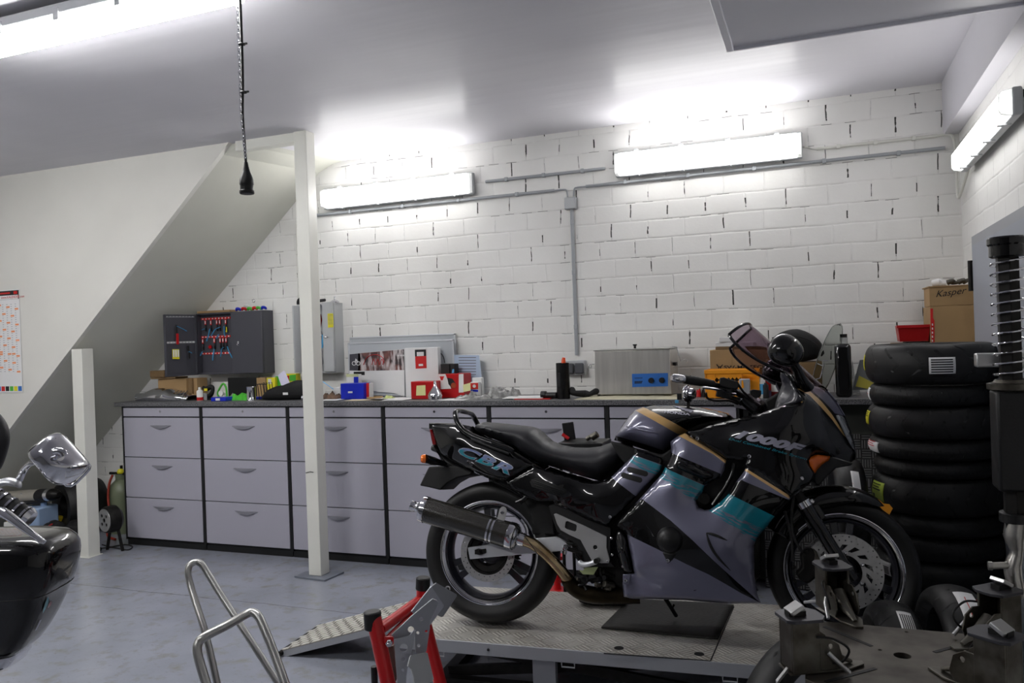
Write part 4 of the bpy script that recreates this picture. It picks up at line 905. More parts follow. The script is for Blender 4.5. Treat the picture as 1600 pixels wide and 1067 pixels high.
# ---- windscreen
near = [(bx(*p[:2], p[2]), p[2]) for p in zz('Cc', [(640,448,.16),(560,402,.19),(440,350,.215),(370,322,.215),(300,288,.215),(235,248,.215),(175,205,.212),(125,158,.208),(98,125,.20),(86,100,.192)])]
topc = bx(*zz('Cc', [(205,48)])[0], .0); cen0 = bx(*zz('Cc', [(770,494)])[0], 0)
cen = [bx(*zz('Cc', [q])[0], 0) for q in ((770,494),(705,436),(630,366),(568,308),(500,258),(440,212),(380,166),(330,122),(285,84),(240,56))]
S = []
n_r = 24
def lerp(a, b, t): return a+(b-a)*t
def ips(A, t):
    k = t*(len(A)-1); i = min(int(k), len(A)-2); f = k-i; return tuple(lerp(A[i][j], A[i+1][j], f) for j in range(len(A[0])))
nn = [(a[0], a[1], d) for a, d in near]; cc = [(a[0], a[1], 0) for a in cen]
rows, cols = 28, 24; g = G()
for i in range(rows+1):
    a_ = ips(nn, i/rows); c_ = ips(cc, i/rows)
    for j in range(cols+1):
        s = -1+2*j/cols; th = s*PI/2; e = abs(math.sin(th)); x = c_[0]+(a_[0]-c_[0])*(1-math.cos(th)); z = c_[1]+(a_[1]-c_[1])*(1-math.cos(th))+.012*(i/rows)**3*math.sin(2*abs(th)); y = a_[2]*math.sin(th)
        g.v.append(L(x, y, z))
nc = cols+1
g.f = [(i*nc+j, i*nc+j+1, (i+1)*nc+j+1, (i+1)*nc+j) for i in range(rows) for j in range(cols)]; g.m = [0]*len(g.f)
scr = obj('windscreen', g, 'screen', bike, ang=80, solid=.003, label='smoked windscreen with dark rim')
edge = [g.v[i*nc] for i in range(rows+1)]+[g.v[rows*nc+j] for j in range(1, nc)]+[g.v[i*nc+cols] for i in range(rows-1, -1, -1)]
g2 = G().tube(edge, .0065, 8); obj('screen_rim', g2, 'black_gloss', scr)
for p in ((450,342),(770,490)): bolt(W(*zz('Cc', [p])[0], .22 if p[0] < 500 else .0), scr, .006)
# ---- mirrors
for s in (1, -1):
    def mm(p): q = BI @ V(p); return BM @ V((q.x, q.y*s, q.z))
    g = G(); hd = [(425,160,.02),(440,150,.035)]
    ct = W(*zz('Cc', [(480,215)])[0], .34); i0 = 0
    e1 = (W(*zz('Cc', [(570,260)])[0], .34)-W(*zz('Cc', [(400,165)])[0], .34)).normalized(); e2 = V(n_); e3 = e1.cross(e2).normalized(); e3 = e3 if e3.z > 0 else -e3
    for i in range(13):
        ph = PI*i/12
        for j in range(24):
            t = 2*PI*j/24; rx = math.cos(ph); rr = math.sin(ph)**.8
            sq = 1.0
            g.v.append(mm(ct+e1*(.068*-rx)+e2*(.06*rr*math.cos(t))+e3*(.058*rr*math.sin(t)*(1.1+.12*rx))))
    g.f = [(i*24+j, i*24+(j+1) % 24, (i+1)*24+(j+1) % 24, (i+1)*24+j) for i in range(12) for j in range(24)]
    if s < 0: g.f = [f[::-1] for f in g.f]
    g.m = [0]*len(g.f); mo = obj('mirror', g, 'black_gloss', bike, ang=80)
    g = G().tube([mm(W(*p[:2], p[2])) for p in zz('Cc', [(505,260,.33),(530,300,.31),(560,350,.28),(580,400,.25),(600,440,.22),(615,462,.20)])], [.024,.022,.022,.026,.034,.038], 14, smooth=4, flat=(1, .7)); obj('mirror_stalk', g, 'black_gloss', mo)
# ---- cockpit: bars, reservoirs, yoke
g = G().tube([W(*p[:2], p[2]) for p in zz('N', [(215,705,.37),(330,722,.34),(440,740,.31),(560,765,.27)])], [.0175,.0185,.018,.017], 14); hb = obj('handgrip', g, 'matt_black', bike)
g = G().tube([W(*p[:2], p[2]) for p in zz('N', [(70,688,.40),(90,690,.395),(150,697,.385),(215,705,.37)])], [.010,.016,.018,.016], 14); obj('bar_end', g, 'chrome', hb)
g = G().tube([W(*p[:2], p[2]) for p in zz('N', [(560,765,.27),(700,800,.22),(850,870,.16),(960,930,.12)])], [.011,.011,.012,.014], 12); obj('handlebar', g, 'dark_metal', bike)
g = G().tube([W(*p[:2], p[2]) for p in zz('N', [(430,808,.35),(470,806,.345),(560,815,.32),(660,835,.28),(760,870,.24),(820,880,.22)])], [.012,.009,.010,.011,.012,.012], 12, smooth=4, flat=(1,.6)); obj('brake_lever', g, 'chrome', bike)
def bbox_(name, m, pts, d0, d1, bev=.004): return bprism(name, m, zz('N', pts), d0, d1, bike, bev)
bbox_('brake_reservoir', 'black_plastic', [(640,690),(690,680),(868,735),(862,800),(830,826),(700,800),(640,772)], .27, .20)
bbox_('clutch_reservoir', 'black_plastic', [(1000,840),(1040,825),(1142,835),(1138,890),(1100,932),(1010,900)], -.12, -.19)
g = G().tube([W(*p[:2], p[2]) for p in zz('N', [(960,930,-.05),(900,900,-.12),(850,860,-.22),(800,830,-.32)])], [.012,.012,.016,.017], 12); obj('handlebar', g, 'matt_black', bike)
for p0, p1, r, m in (((900,905,.12),(1010,1010,.12),.026,'chrome'),((940,935,.12),(1090,1067,.13),.030,'black_gloss'),((1060,960,-.10),(1130,1040,-.10),.024,'chrome'),((1090,990,-.1),(1180,1100,-.1),.028,'dark_metal')):
    g = G().tube([W(*zz('N', [p0[:2]])[0], p0[2]), W(*zz('N', [p1[:2]])[0], p1[2])], r, 18); obj('fork_top', g, m, bike)
bprism('top_yoke', 'worn_steel', zz('N', [(800,930),(900,900),(1060,960),(1160,975),(1180,1000),(1100,1067),(980,1010),(820,980)]), .13, -.13, bike, .004)
bprism('instrument_panel', 'matt_black', zz('Cc', [(330,560),(430,500),(470,430),(560,520),(600,600),(500,640),(350,660)]), .12, -.12, bike, .01)
for pts in ([(480,870),(500,930),(600,960),(760,960),(860,1000)], [(860,760),(930,860),(1010,940),(1060,1040)], [(700,870),(720,920),(820,950),(900,1010)], [(560,780),(640,860),(760,900),(880,940)]):
    g = G().tube([W(*p, .2-.02*i) for i, p in enumerate(zz('N', pts))], .005, 8, smooth=5); obj('cable', g, 'matt_black', bike)
g = G(); c = W(*zz('N', [(700,860)])[0], .23); g.obox(c, (1,0,-.2), (0,1,0), (.2,0,1), .06, .05, .045); obj('switch_box', g, 'black_plastic', bike, bevel=.006)
# fuel cap flipped open with key
c = W(*zz('N', [(255,880)])[0], .02); hx2 = V((.95, -.3, .05)).normalized()
g = G().lathe([(0,-.004),(.038,-.004),(.041,0),(.041,.008),(.034,.010),(.034,.016),(.026,.02),(.024,.034),(.012,.038),(0,.038)], c, hx2, 32); fc = obj('fuel_cap', g, 'chrome', bike, label='chrome fuel cap standing open')
g = G().obox(c+V((0,0,-.045))+hx2*.005, hx2, (0,1,0), (0,0,1), .012, .03, .02); obj('cap_hinge', g, 'dark_metal', fc, bevel=.001)
k0 = W(*zz('N', [(165,912)])[0], .03); g = G().obox(k0, (1,0,0), (0,1,0), (0,0,1), .020, .006, .024).obox(k0+V((-.008,0,-.022)), (1,0,0), (0,1,0), (0,0,1), .016, .006, .014); 
g = G().obox(k0, (1,0,0), (0,1,0), (0,0,1), .022, .007, .028); ko = obj('ignition_key', g, 'black_plastic', fc, bevel=.003)
g = G().obox(k0+V((-.012,-.002,-.022)), (1,0,0), (0,1,0), (0,0,1), .016, .005, .014); obj('key_tag', g, 'sky_blue', ko, bevel=.002)
# ---- front end
ftop = W(*zz('F', [(262,130)])[0], .115); 
for d in (.115, -.115):
    t0 = bx(*zz('F', [(285,150)])[0], .115); t1 = bx(*zz('F', [(350,330)])[0], .115); t2 = (FX+.01, .30)
    e = V((t2[0]-t0[0], t2[1]-t0[1])).normalized(); u0 = (t0[0]-e.x*.35, t0[1]-e.y*.35)
    g = G().tube([L(u0[0], -d, u0[1]), L(t0[0]+e.x*.05, -d, t0[1]+e.y*.05)], .0205, 18); obj('fork_tube', g, 'chrome' if d < 0 else 'dark_metal', bike)
    g = G().tube([L(t0[0]+e.x*.03, -d, t0[1]+e.y*.03), L(t0[0]+e.x*.1, -d, t0[1]+e.y*.1), L(t2[0]-e.x*.02, -d*.93, t2[1]-e.y*.02), L(t2[0]+e.x*.03, -d*.9, t2[1]+e.y*.03)], [.029,.027,.026,.024], 20); fl = obj('fork_leg', g, 'black_gloss', bike)
    g = G().tube([L(t0[0]+e.x*.02, -d, t0[1]+e.y*.02), L(t0[0]+e.x*.045, -d, t0[1]+e.y*.045)], .032, 20); obj('fork_clamp', g, 'chrome', fl)
    bolt(L(t0[0]+.045, -d-.02*(1 if d > 0 else -1), t0[1]-.015), fl, .010)
g = G().cyl(L(FX, -.12, .30), L(FX, .12, .30), .012, n=16); obj('axle', g, 'dark_metal', bike)
bprism('brake_caliper', 'dark_metal', zz('F', [(290,520),(330,478),(372,480),(400,530),(385,600),(400,660),(345,705),(290,690),(262,640),(300,600)]), .115, .05, bike, .008)
bprism('caliper_bracket', 'worn_steel', zz('F', [(372,478),(395,500),(420,560),(395,580),(378,560),(382,520)]), .118, .108, bike, .003)
for q in ((250,600),(255,690),(330,505)): bolt(W(*zz('F', [q])[0], .117), bike, .008, 'dark_metal')
for pts in ([(190,240),(215,330),(235,430),(240,560)], [(250,120),(235,260),(245,400),(300,500)]):
    g = G().tube([W(*p, .13) for p in zz('F', pts)], .006, 8, smooth=4); obj('brake_hose', g, 'black_plastic', bike)
# front fender: curved shell over the tyre
g = G(); prof = [(-.078,-.075),(-.080,-.045),(-.077,-.018),(-.062,.0),(-.035,.010),(0,.014),(.035,.010),(.062,.0),(.077,-.018),(.080,-.045),(.078,-.075)]
a0, a1, nA = math.radians(150), math.radians(56), 36; k = len(prof)
for i in range(nA+1):
    a = lerp(a0, a1, i/nA); tt = i/nA; w = 1-max(0, (tt-.72)/.28)**2*.75; dr = lerp(1, .25, max(0, (tt-.6)/.4)) if tt > .6 else 1; R_ = .318+.012*math.sin(tt*PI)
    for y, h in prof: g.v.append(L(FX+math.cos(a)*(R_+h*dr if h < 0 else R_+h*w), y*w, .30+math.sin(a)*(R_+h*dr if h < 0 else R_+h*w)))
g.f = [(i*k+j, i*k+j+1, (i+1)*k+j+1, (i+1)*k+j) for i in range(nA) for j in range(k-1)]; g.m = [0]*len(g.f)
fe = obj('front_fender', g, 'black_gloss', bike, ang=80, solid=.003)
g = G().plate([bx(*p, .09)[:2] for p in zz('F', [(300,245),(345,205),(400,190),(440,250),(452,282),(405,318),(340,352)])], [], lambda x, z, h: L(x, -.082-h, z), .01); obj('fender_bracket', g, 'black_gloss', fe, bevel=.004)
tx, tz = bx(*zz('F', [(830,205)])[0], .03)
g = G().plate([bx(*p, .03) for p in zz('F', [(785,162),(822,190),(858,195),(880,222),(858,262),(820,235),(795,212),(828,208)])][::-1], [], lambda x, z, h: L(x, -.035-h, z), .003); obj('orange_tag', g, 'orange', fe, smooth=False)
# bolts
for p in zz('B', [(843,468),(1203,592)]): bolt(P6.at(*p, .002), bike, .0085)
for p in zz('K', [(555,665)]): bolt(P6.at(*p, .002), bike, .0085)
for p in zz('B', [(237,1012)]): bolt(P2.at(*p, .002), bike, .0075)
for p in zz('E', [(600,484)]): bolt(W(*p, .176), bike, .0085)
bprism('fairing_tab', 'purple', zz('E', [(583,447),(632,447),(628,470),(624,506),(583,504)]), .174, .168, bike, .003)
# side stand and centre stand
g = G().tube([W(*zz('E', [(838,592)])[0], -.05), W(*zz('E', [(868,640)])[0], -.10), W(*zz('E', [(900,692)])[0], -.16)], [.010,.009,.009], 12); so = obj('side_stand', g, 'matt_black', bike)
g = G().tube([W(*zz('E', [(872,655)])[0], -.11), W(*zz('E', [(890,625)])[0], -.11)], .005, 8); obj('stand_spur', g, 'matt_black', so)
# ---- lettering
def label_on(P, txt, a, b, m, name, hgt, shear=0, lift=.0016, spacing=1, bold=.0, parent=bike, tilt=None):
    """letters lying on the panel surface, baseline from photo point a to b"""
    A_ = V(P.xz(*a)); B_ = V(P.xz(*b)); e = (B_-A_); g0 = text_geo(txt, lambda x, y: (x, y, 0), 1, shear=shear, spacing=spacing, bold=bold)
    w = max(v.x for v in g0.v); x0 = min(v.x for v in g0.v); s = e.length/(w-x0); e.normalize(); nrm = V((-e.y, e.x)); hs = hgt/.7
    # subdivide long letters so that they follow the curved panel
    g = G(); Q = [A_+e*(v.x-x0)*s+nrm*v.y*hs for v in g0.v]; D = P.f([(q.x, q.y) for q in Q])
    g.v = [L(q.x, -d-lift, q.y) for q, d in zip(Q, D)]; g.f = g0.f; g.m = g0.m; return obj(name, g, m, parent, smooth=False)
a, b = zz('A', [(335,392),(705,545)])
def fade_mat():
    m = mat('violet_to_teal_decal', (.05,.5,.56), .3, coat=.8); t = NT(m); v, X, Y, Z = t.pos(True)
    w = t.m('ADD', Z, t.m('MULTIPLY', X, .40)); o_ = bike.location; q0 = MW[bike.name].inverted() @ P1.at(*zz('A', [(520,440)])[0][:2]); w0 = q0.z+q0.x*.40
    t.put(t.b.inputs['Base Color'], t.mix(t.ramp(w, w0-.004, w0+.006), (*lin((.04, .50, .56)), 1), (*lin((.42, .47, .62)), 1))); return m
label_on(P1, 'CBR', a, b, M['silver_decal'], 'tail_lettering', .042, shear=.35, lift=.0022, bold=.055, spacing=1.08)
label_on(P1, 'CBR', (a[0]+1.6, a[1]+.7), (b[0]-1.6, b[1]-.7), fade_mat(), 'tail_lettering', .042, shear=.35, lift=.0036, bold=.024, spacing=1.10)
a, b = zz('Cc', [(120,812),(610,930)])
label_on(P6, '1000F', a, b, M['silver_decal'], 'fairing_lettering', .031, shear=.4, lift=.0022, bold=.062, spacing=1.04)
a, b = zz('Cc', [(82,830),(625,975)])
label_on(P6, 'Dual Combined Brake System', a, b, M['teal'], 'fairing_lettering', .0095, shear=.3, lift=.0018, bold=.012)
def tank_letter(txt, a, b, m, hgt, sh=0):
    A_ = V(P4.xz(*a)); B_ = V(P4.xz(*b)); e = B_-A_; g0 = text_geo(txt, lambda x, y: (x, y, 0), 1, shear=sh, bold=.03); w = max(v.x for v in g0.v); s = e.length/w; e.normalize(); nrm = V((-e.y, e.x))
    Q = [A_+e*v.x*s+nrm*v.y*hgt/.7 for v in g0.v]; Qn = np.array([(q.x, q.y) for q in Q]); t = np.clip(dpoly(Qn, P4.poly)/.085, 0, 1); D = P4.f(Qn)*np.sqrt(1-(1-t)**2)
    g = G(); g.v = [L(q.x, -d-.0025, q.y+.0015) for q, d in zip(Q, D)]; g.f = g0.f; g.m = g0.m; return obj('tank_lettering', g, m, bike, smooth=False)
a, b = zz('B', [(608,290),(792,308)]); tank_letter('HONDA', a, b, M['silver_decal'], .011)
def tank_patch(name, pts, m):
    q = [P4.xz(*p) for p in pts]
    if sum(q[i][0]*q[(i+1) % len(q)][1]-q[(i+1) % len(q)][0]*q[i][1] for i in range(len(q))) < 0: q = q[::-1]
    vo_, tr = cdt(q, (), .006); Q = np.array(vo_); t = np.clip(dpoly(Q, P4.poly)/.085, 0, 1); D = P4.f(Q)*np.sqrt(1-(1-t)**2)
    g = G(); g.v = [L(x, -d-.003, z+.0015) for (x, z), d in zip(vo_, D)]; g.f = tr; g.m = [0]*len(tr); return obj(name, g, m, bike)
for k in range(5):
    s = k/5.; x0_, y0_ = 662+22*k, 226+10.5*k
    tank_patch('wing_emblem', zz('B', [(x0_, y0_), (x0_+100-10*k, y0_+30-4*k), (815-k*4, 272+k*3.3-5), (812-k*8, 276+k*3.2), (x0_+60, y0_+24-2*k), (x0_+6, y0_+7)]), M['silver_decal'])
# ================================================================ motorcycle lift
e0 = onz(668, 997, DZ); e1 = onz(1174, 1038.5, DZ); LA = math.atan2(e1.y-e0.y, e1.x-e0.x); la_ = V((math.cos(LA), math.sin(LA), 0)); lb_ = V((-math.sin(LA), math.cos(LA), 0))
r0n = onz(440, 1021, .012); tmp = ony(577, 981, r0n.y+.1); slope = (tmp.z-.012)/(tmp.x-r0n.x); xe = r0n.x+(DZ-.02)/slope
xe = min(xe, e0.x-.12)
def lift(u, v, z): return e0+la_*u+lb_*v+V((0, 0, z-DZ))     # u along, v away from the near edge
uL = xe-e0.x; uR = 1.73; WD = .735
r = thing('motorcycle_lift', 'low workshop lift with a checker plate deck and a ramp at its left end', 'lift table', (e0.x+.8, e0.y+.37, 0), LA)
def lbox(u0, u1, v0, v1, z0, z1, g=None):
    g = g or G(); return g.add([lift(u0,v0,z0),lift(u1,v0,z0),lift(u1,v1,z0),lift(u0,v1,z0),lift(u0,v0,z1),lift(u1,v0,z1),lift(u1,v1,z1),lift(u0,v1,z1)], [(3,2,1,0),(4,5,6,7),(0,1,5,4),(1,2,6,5),(2,3,7,6),(3,0,4,7)])
obj('deck', lbox(uL, uR, .004, WD-.004, DZ-.006, DZ), 'checker', r, smooth=False)
obj('side_rail', lbox(uL, uR, 0, .03, DZ-.056, DZ-.001), 'grey_metal', r, bevel=.002)
obj('side_rail', lbox(uL, uR, WD-.03, WD, DZ-.056, DZ-.001), 'grey_metal', r, bevel=.002)
obj('end_rail', lbox(uL, uL+.03, .03, WD-.03, DZ-.056, DZ-.007), 'grey_metal', r); obj('end_rail', lbox(uR-.03, uR, .03, WD-.03, DZ-.056, DZ-.007), 'grey_metal', r)
hq = [onz(*p[:2], DZ) for p in zz('E', [(470,917),(1105,962),(1245,640)])]
for a, b in ((hq[0], hq[1]), (hq[1], hq[2])):
    g = G().tube([a, b], .0025, 6); obj('hatch_seam', g, 'ink', r)
for p in zz('E', [(560,886),(1038,922)]):
    c = onz(p[0], p[1], DZ); g = G().cyl(c-V((0,0,.004)), c+V((0,0,.0012)), .020, n=24); obj('hatch_hole', g, 'matt_black', r)
g = G(); c = lift(.28, -.001, DZ-.028); g.cyl(c, c-lb_*.002, .006, n=14); obj('rail_hole', g, 'ink', r)
for u in (.02, .60, 1.25):
    q = [lift(u, .004, DZ-.056), lift(u, .004, DZ-.075), lift(u+.055, .004, DZ-.075), lift(u+.055, .004, DZ-.056)]; g = G().tube(q, .0035, 8); obj('rail_loop', g, 'grey_metal', r)
obj('support_leg', lbox(.46, .56, .05, .09, .03, DZ-.05), 'grey_metal', r); obj('support_leg', lbox(1.45, 1.55, .05, .09, .03, DZ-.05), 'grey_metal', r)
for v in (.08, WD-.12):
    obj('base_bar', lbox(uL+.15, uR-.1, v, v+.05, 0, .05), 'dark_metal', r, bevel=.002)
    g = G(); a = lift(uL+.2, v+.06, .06); b = lift(uL+1.5, v+.06, DZ-.04); g.obox((a+b)/2, b-a, lb_, (b-a).cross(lb_), (b-a).length, .02, .045); obj('scissor_arm', g, 'dark_metal', r)
    g = G(); a = lift(uL+.25, v+.03, DZ-.06); b = lift(uL+1.55, v+.03, .06); g.obox((a+b)/2, b-a, lb_, (b-a).cross(lb_), (b-a).length, .02, .045); obj('scissor_arm', g, 'dark_metal', r)
g = G().obox(lift(.56, -.004, DZ-.028), la_, lb_, (0,0,1), .012, .02, .045)
obj('base_crossbar', lbox(uL+.15, uL+.2, .08, WD-.08, 0, .045), 'dark_metal', r); obj('base_crossbar', lbox(uR-.15, uR-.1, .08, WD-.08, 0, .045), 'dark_metal', r)
# ramp
rn = r0n; rf = onz(508, 981, .012); rw_ = (rf-rn).length; rd = (V((xe, rn.y+math.tan(LA)*(xe-rn.x), DZ-.012))-rn)
rl = rd.length; rd.normalize(); rwv = lb_; rnv = rd.cross(rwv).normalized(); rnv = rnv if rnv.z > 0 else -rnv
o = obj('ramp', G().box(0, rl, 0, rw_, -.004, 0), M['ramp_plate'] if 'ramp_plate' in M else 'checker', r, smooth=False)
mx = Matrix((rd, rwv, rnv)).transposed().to_4x4(); mx.translation = rn+rnv*.014
inv = MW[r.name].inverted()
for v in o.data.vertices: v.co = MW[r.name] @ v.co
o.matrix_local = inv @ mx; MW[o.name] = mx.copy()
# object coordinates of the ramp run along its slope
g = G(); k = 0
nl = int(rl/.060)
for i in range(nl):
    for j in range(9):
        u = (i+.5+(.25 if j % 2 else -.25))*rl/nl; v = (j+.5)*rw_/9; g.obox((u, v, .0015), (1,0,0), (0,1,0), (0,0,1), .046, .024, .003)
g.xf(mx); rb = obj('ramp_ribs', g, mat('worn_bright_ribs', (.88,.87,.84), .4, metal=.3), o, smooth=False); rb['kind'] = 'stuff'
for v in (0, rw_-.012):
    g = G().box(0, rl, v, v+.012, -.034, -.001); 
    for i in (0, 3, 4, 7): pass
    g.xf(mx); obj('ramp_side', g, 'grey_metal', o, bevel=.001)
g = G().cyl((.0, -.02, -.01), (.0, rw_+.01, -.01), .013, n=16); g.xf(mx); obj('ramp_roller', g, 'dark_metal', o)
# mat and small things on the deck
q = [onz(*p, DZ) for p in zz('E', [(455,770),(1150,840),(1245,635),(625,598)])]; g = G(); n = 14
for i in range(n+1):
    for j in range(n+1):
        s, t = i/n, j/n; p = q[0]*(1-s)*(1-t)+q[1]*s*(1-t)+q[2]*s*t+q[3]*(1-s)*t; g.v.append(p+V((0,0,.008+.0025*math.sin(7*s+3*t)*s)))
g.f = [(i*(n+1)+j, (i+1)*(n+1)+j, (i+1)*(n+1)+j+1, i*(n+1)+j+1) for i in range(n) for j in range(n)]; g.m = [0]*len(g.f)
obj('rubber_mat', g, 'mat_rubber', None, 'dark oily rubber mat lying on the lift deck under the motorcycle', 'mat', solid=.006)
c0 = onz(938, 951, DZ)+lb_*.06; w_ = .115
g = G().lathe([(0,-w_),(.02,-w_),(.03,-w_*.96),(.036,-w_*.8),(.037,0),(.036,w_*.8),(.03,w_*.96),(.02,w_),(0,w_)], c0+V((0,0,.037)), la_, 36)
obj('rubber_roller', g, 'rubber', None, 'short fat black roller lying on the lift deck behind the motorcycle engine', 'roller')
c0 = ond(850, 905, 4.55); c0.z = .0
r = thing('trolley_jack', 'red jack standing on the floor behind the rear wheel of the motorcycle', 'jack', (c0.x, c0.y, 0))
g = G().rbox(c0.x+.05, c0.y, .03, .32, .12, .10); obj('body', g, 'red_paint', r, bevel=.01)
for s in (-.08, .16):
    g = G().cyl((c0.x+s, c0.y-.08, .03), (c0.x+s, c0.y+.08, .03), .03, n=20); obj('wheel', g, 'matt_black', r)
g = G().cyl((c0.x+.08, c0.y, .12), (c0.x+.08, c0.y, .30), .02, n=16).cyl((c0.x+.08, c0.y, .30), (c0.x+.08, c0.y, .32), .045, n=20); obj('lifting_post', g, 'red_paint', r)
# tool trolley seen over the seat
tc_ = ond(914, 688, 4.25)
r = thing('tool_trolley', 'narrow black tool trolley behind the motorcycle seat, only its top showing', 'trolley', (tc_.x, tc_.y, 0))
x, y, zt = tc_.x, tc_.y, tc_.z
g = G().rbox(x, y, zt-.05, .24, .20, .05).rbox(x, y, .10, .24, .20, .03); 
obj('tray', G().rbox(x, y, zt-.04, .24, .20, .04), 'black_plastic', r, bevel=.006); obj('lower_tray', G().rbox(x, y, .12, .24, .20, .04), 'black_plastic', r, bevel=.006)
for sx in (-1, 1):
    for sy in (-1, 1):
        g = G().cyl((x+sx*.11, y+sy*.09, .06), (x+sx*.11, y+sy*.09, zt-.02), .009, n=10); obj('post', g, 'dark_metal', r)
        g = G().cyl((x+sx*.11-.01, y+sy*.09, .03), (x+sx*.11+.01, y+sy*.09, .03), .03, n=18); obj('castor', g, 'rubber', r)
c = ony(889, 679, y); g = G().obox((c.x, y, zt+.048), (1,.1,.12), (0,1,0), (-.12,0,1), .062, .012, .095); obj('handset', g, 'black_plastic', None, 'flat black handset standing upright on the tool trolley', 'handset', bevel=.004)
g = G().cyl((x-.08, y-.03, zt+.012), (x-.115, y-.03, zt+.035), .009); obj('screwdriver', g, 'red_plastic', None, 'short red and black screwdriver handle at the left edge of the tool trolley', 'tool')
g = G().cyl((x+.02, y-.04, zt+.012), (x+.06, y-.04, zt+.035), .012).lathe([(0,-.02),(.018,-.018),(.018,.018),(0,.02)], (x+.065, y-.04, zt+.03), (1,0,.6), 16); obj('ratchet', g, 'worn_steel', None, 'steel ratchet lying on the right side of the tool trolley', 'tool')
# ================================================================ red wheel clamp stand
def plate3(name, m, pts, ref, th, parent, holes=(), bevel=.0, **k):
    """flat sheet in the plane through three sighted points (px,py,distance)"""
    R_ = [ond(*p) for p in ref]; n = (R_[1]-R_[0]).cross(R_[2]-R_[0]).normalized(); n = n if n.dot(fw) < 0 else -n
    e = (R_[1]-R_[0]).normalized(); f = n.cross(e)
    def to2(p):
        d = ray(*p[:2]); t = (R_[0]-CP).dot(n)/d.dot(n); q = CP+d*t-R_[0]; return (q.dot(e), q.dot(f))
    g = G().plate([to2(p) for p in pts], [[to2(p) for p in h] for h in holes], lambda x, y, h: R_[0]+e*x+f*y+n*(h-th), th); return obj(name, g, m, parent, bevel=bevel, smooth=False, **k)
def circ(x, y, r, n=18): return [(x+r*math.cos(2*PI*i/n), y+r*math.sin(2*PI*i/n)) for i in range(n)]
ZR['S'] = (550, 890, 6.028); ZR['T'] = (280, 860, 3.636)
def S(pts): return [p[:2] for p in zz('S', pts)]
sb = ond(600, 1000, 2.7); r = thing('wheel_clamp_stand', 'red tube wheel stand with black end caps and grey cradle plates in the foreground', 'wheel stand', (sb.x, sb.y, 0))
c1 = ond(*S([(200,560)])[0], 2.6); c1b = ond(*S([(192,395)])[0], 2.6); dn = ond(*S([(318,1067)])[0], 2.58); dd_ = (dn-c1).normalized(); end = c1+dd_*((c1.z-.02)/-dd_.z)
obj('upright', G().tube([c1b+dd_*.01, end], .0245, 20), 'red_paint', r); obj('end_cap', G().tube([c1b-dd_*.002, c1+dd_*.0], .0285, 24), 'black_plastic', r, bevel=.005, ang=50)
c2 = ond(*S([(665,190)])[0], 2.95); c2b = ond(*S([(672,75)])[0], 2.95); d2 = ond(*S([(600,420)])[0], 2.93); dd2 = V((dd_.x*.9, dd_.y, dd_.z)).normalized(); end2 = c2+dd2*((c2.z-.02)/-dd2.z)
obj('upright', G().tube([c2b, c2+V((-.006,0,-.08)), end2], .0235, 20), 'red_paint', r); obj('end_cap', G().tube([c2b+V((0,0,.002)), c2], .0265, 24), 'black_plastic', r, bevel=.005, ang=50)
obj('crossbar', G().tube([ond(*S([(265,560)])[0], 2.62), ond(*S([(620,300)])[0], 2.9)], .019, 18), 'red_paint', r)
obj('crossbar', G().tube([ond(*S([(330,650)])[0], 2.62), ond(*S([(560,420)])[0], 2.85)], .010, 14), 'red_paint', r)
obj('foot_bar', G().tube([V((end.x, end.y, .022)), V((end2.x, end2.y, .022))], .022, 16), 'red_paint', r)
g = G().tube([V((end.x, end.y, .022)), V((end.x+.35, end.y-.02, .022))], .02, 16); obj('foot_bar', g, 'red_paint', r)
plate3('cradle_plate', 'grey_metal', S([(798,125),(985,232),(988,250),(860,440),(840,447),(808,430),(700,340),(742,165)]), [(*S([(798,125)])[0], 2.74), (*S([(985,232)])[0], 2.86), (*S([(808,430)])[0], 2.78)], .004, r)
obj('wire_clip', G().tube([ond(*S([p])[0], 2.84) for p in ((880,172),(895,158),(918,165),(926,190))], .0022, 8, smooth=4), 'chrome', r)
plate3('cradle_plate', mat('pale_grey_plate', (.74,.75,.78), .4, metal=.2), S([(738,170),(750,160),(866,335),(862,352),(715,552),(696,556),(662,520),(560,395)]), [(*S([(738,170)])[0], 2.62), (*S([(866,335)])[0], 2.68), (*S([(662,520)])[0], 2.66)], .004, r)
plate3('cradle_bracket', 'grey_metal', S([(372,618),(560,440),(760,275),(800,290),(815,315),(735,480),(735,545),(720,640),(702,770),(640,790),(600,786),(596,700),(590,610),(600,560),(548,620),(400,655)]), [(*S([(372,618)])[0], 2.58), (*S([(800,290)])[0], 2.60), (*S([(702,770)])[0], 2.64)], .004, r, holes=[S(circ(555,563,30)), S(circ(700,582,14)), S(circ(620,595,15)), S(circ(627,715,16)), S(circ(650,465,20))])
plate3('cradle_bracket', mat('mid_grey_plate', (.66,.67,.70), .42, metal=.2), S([(398,655),(545,620),(592,560),(590,640),(575,720),(550,812),(525,905),(512,1000),(508,1090),(432,1090),(415,900)]), [(*S([(398,655)])[0], 2.57), (*S([(590,600)])[0], 2.60), (*S([(432,1090)])[0], 2.56)], .004, r, holes=[S(circ(487,735,38)), S(circ(485,845,20)), S(circ(478,948,13))])
plate3('cradle_plate', mat('pale_grey_plate_b', (.74,.75,.76), .4, metal=.2), S([(548,822),(560,806),(690,778),(712,785),(770,1028),(755,1050),(700,1090),(592,1090),(578,990),(560,930),(528,908)]), [(*S([(548,822)])[0], 2.54), (*S([(712,785)])[0], 2.62), (*S([(592,1090)])[0], 2.52)], .004, r)
plate3('pivot_tab', 'red_paint', S([(305,632),(378,632),(392,645),(390,700),(375,716),(330,716),(305,690)]), [(*S([(305,632)])[0], 2.57), (*S([(392,645)])[0], 2.57), (*S([(330,716)])[0], 2.57)], .006, r)
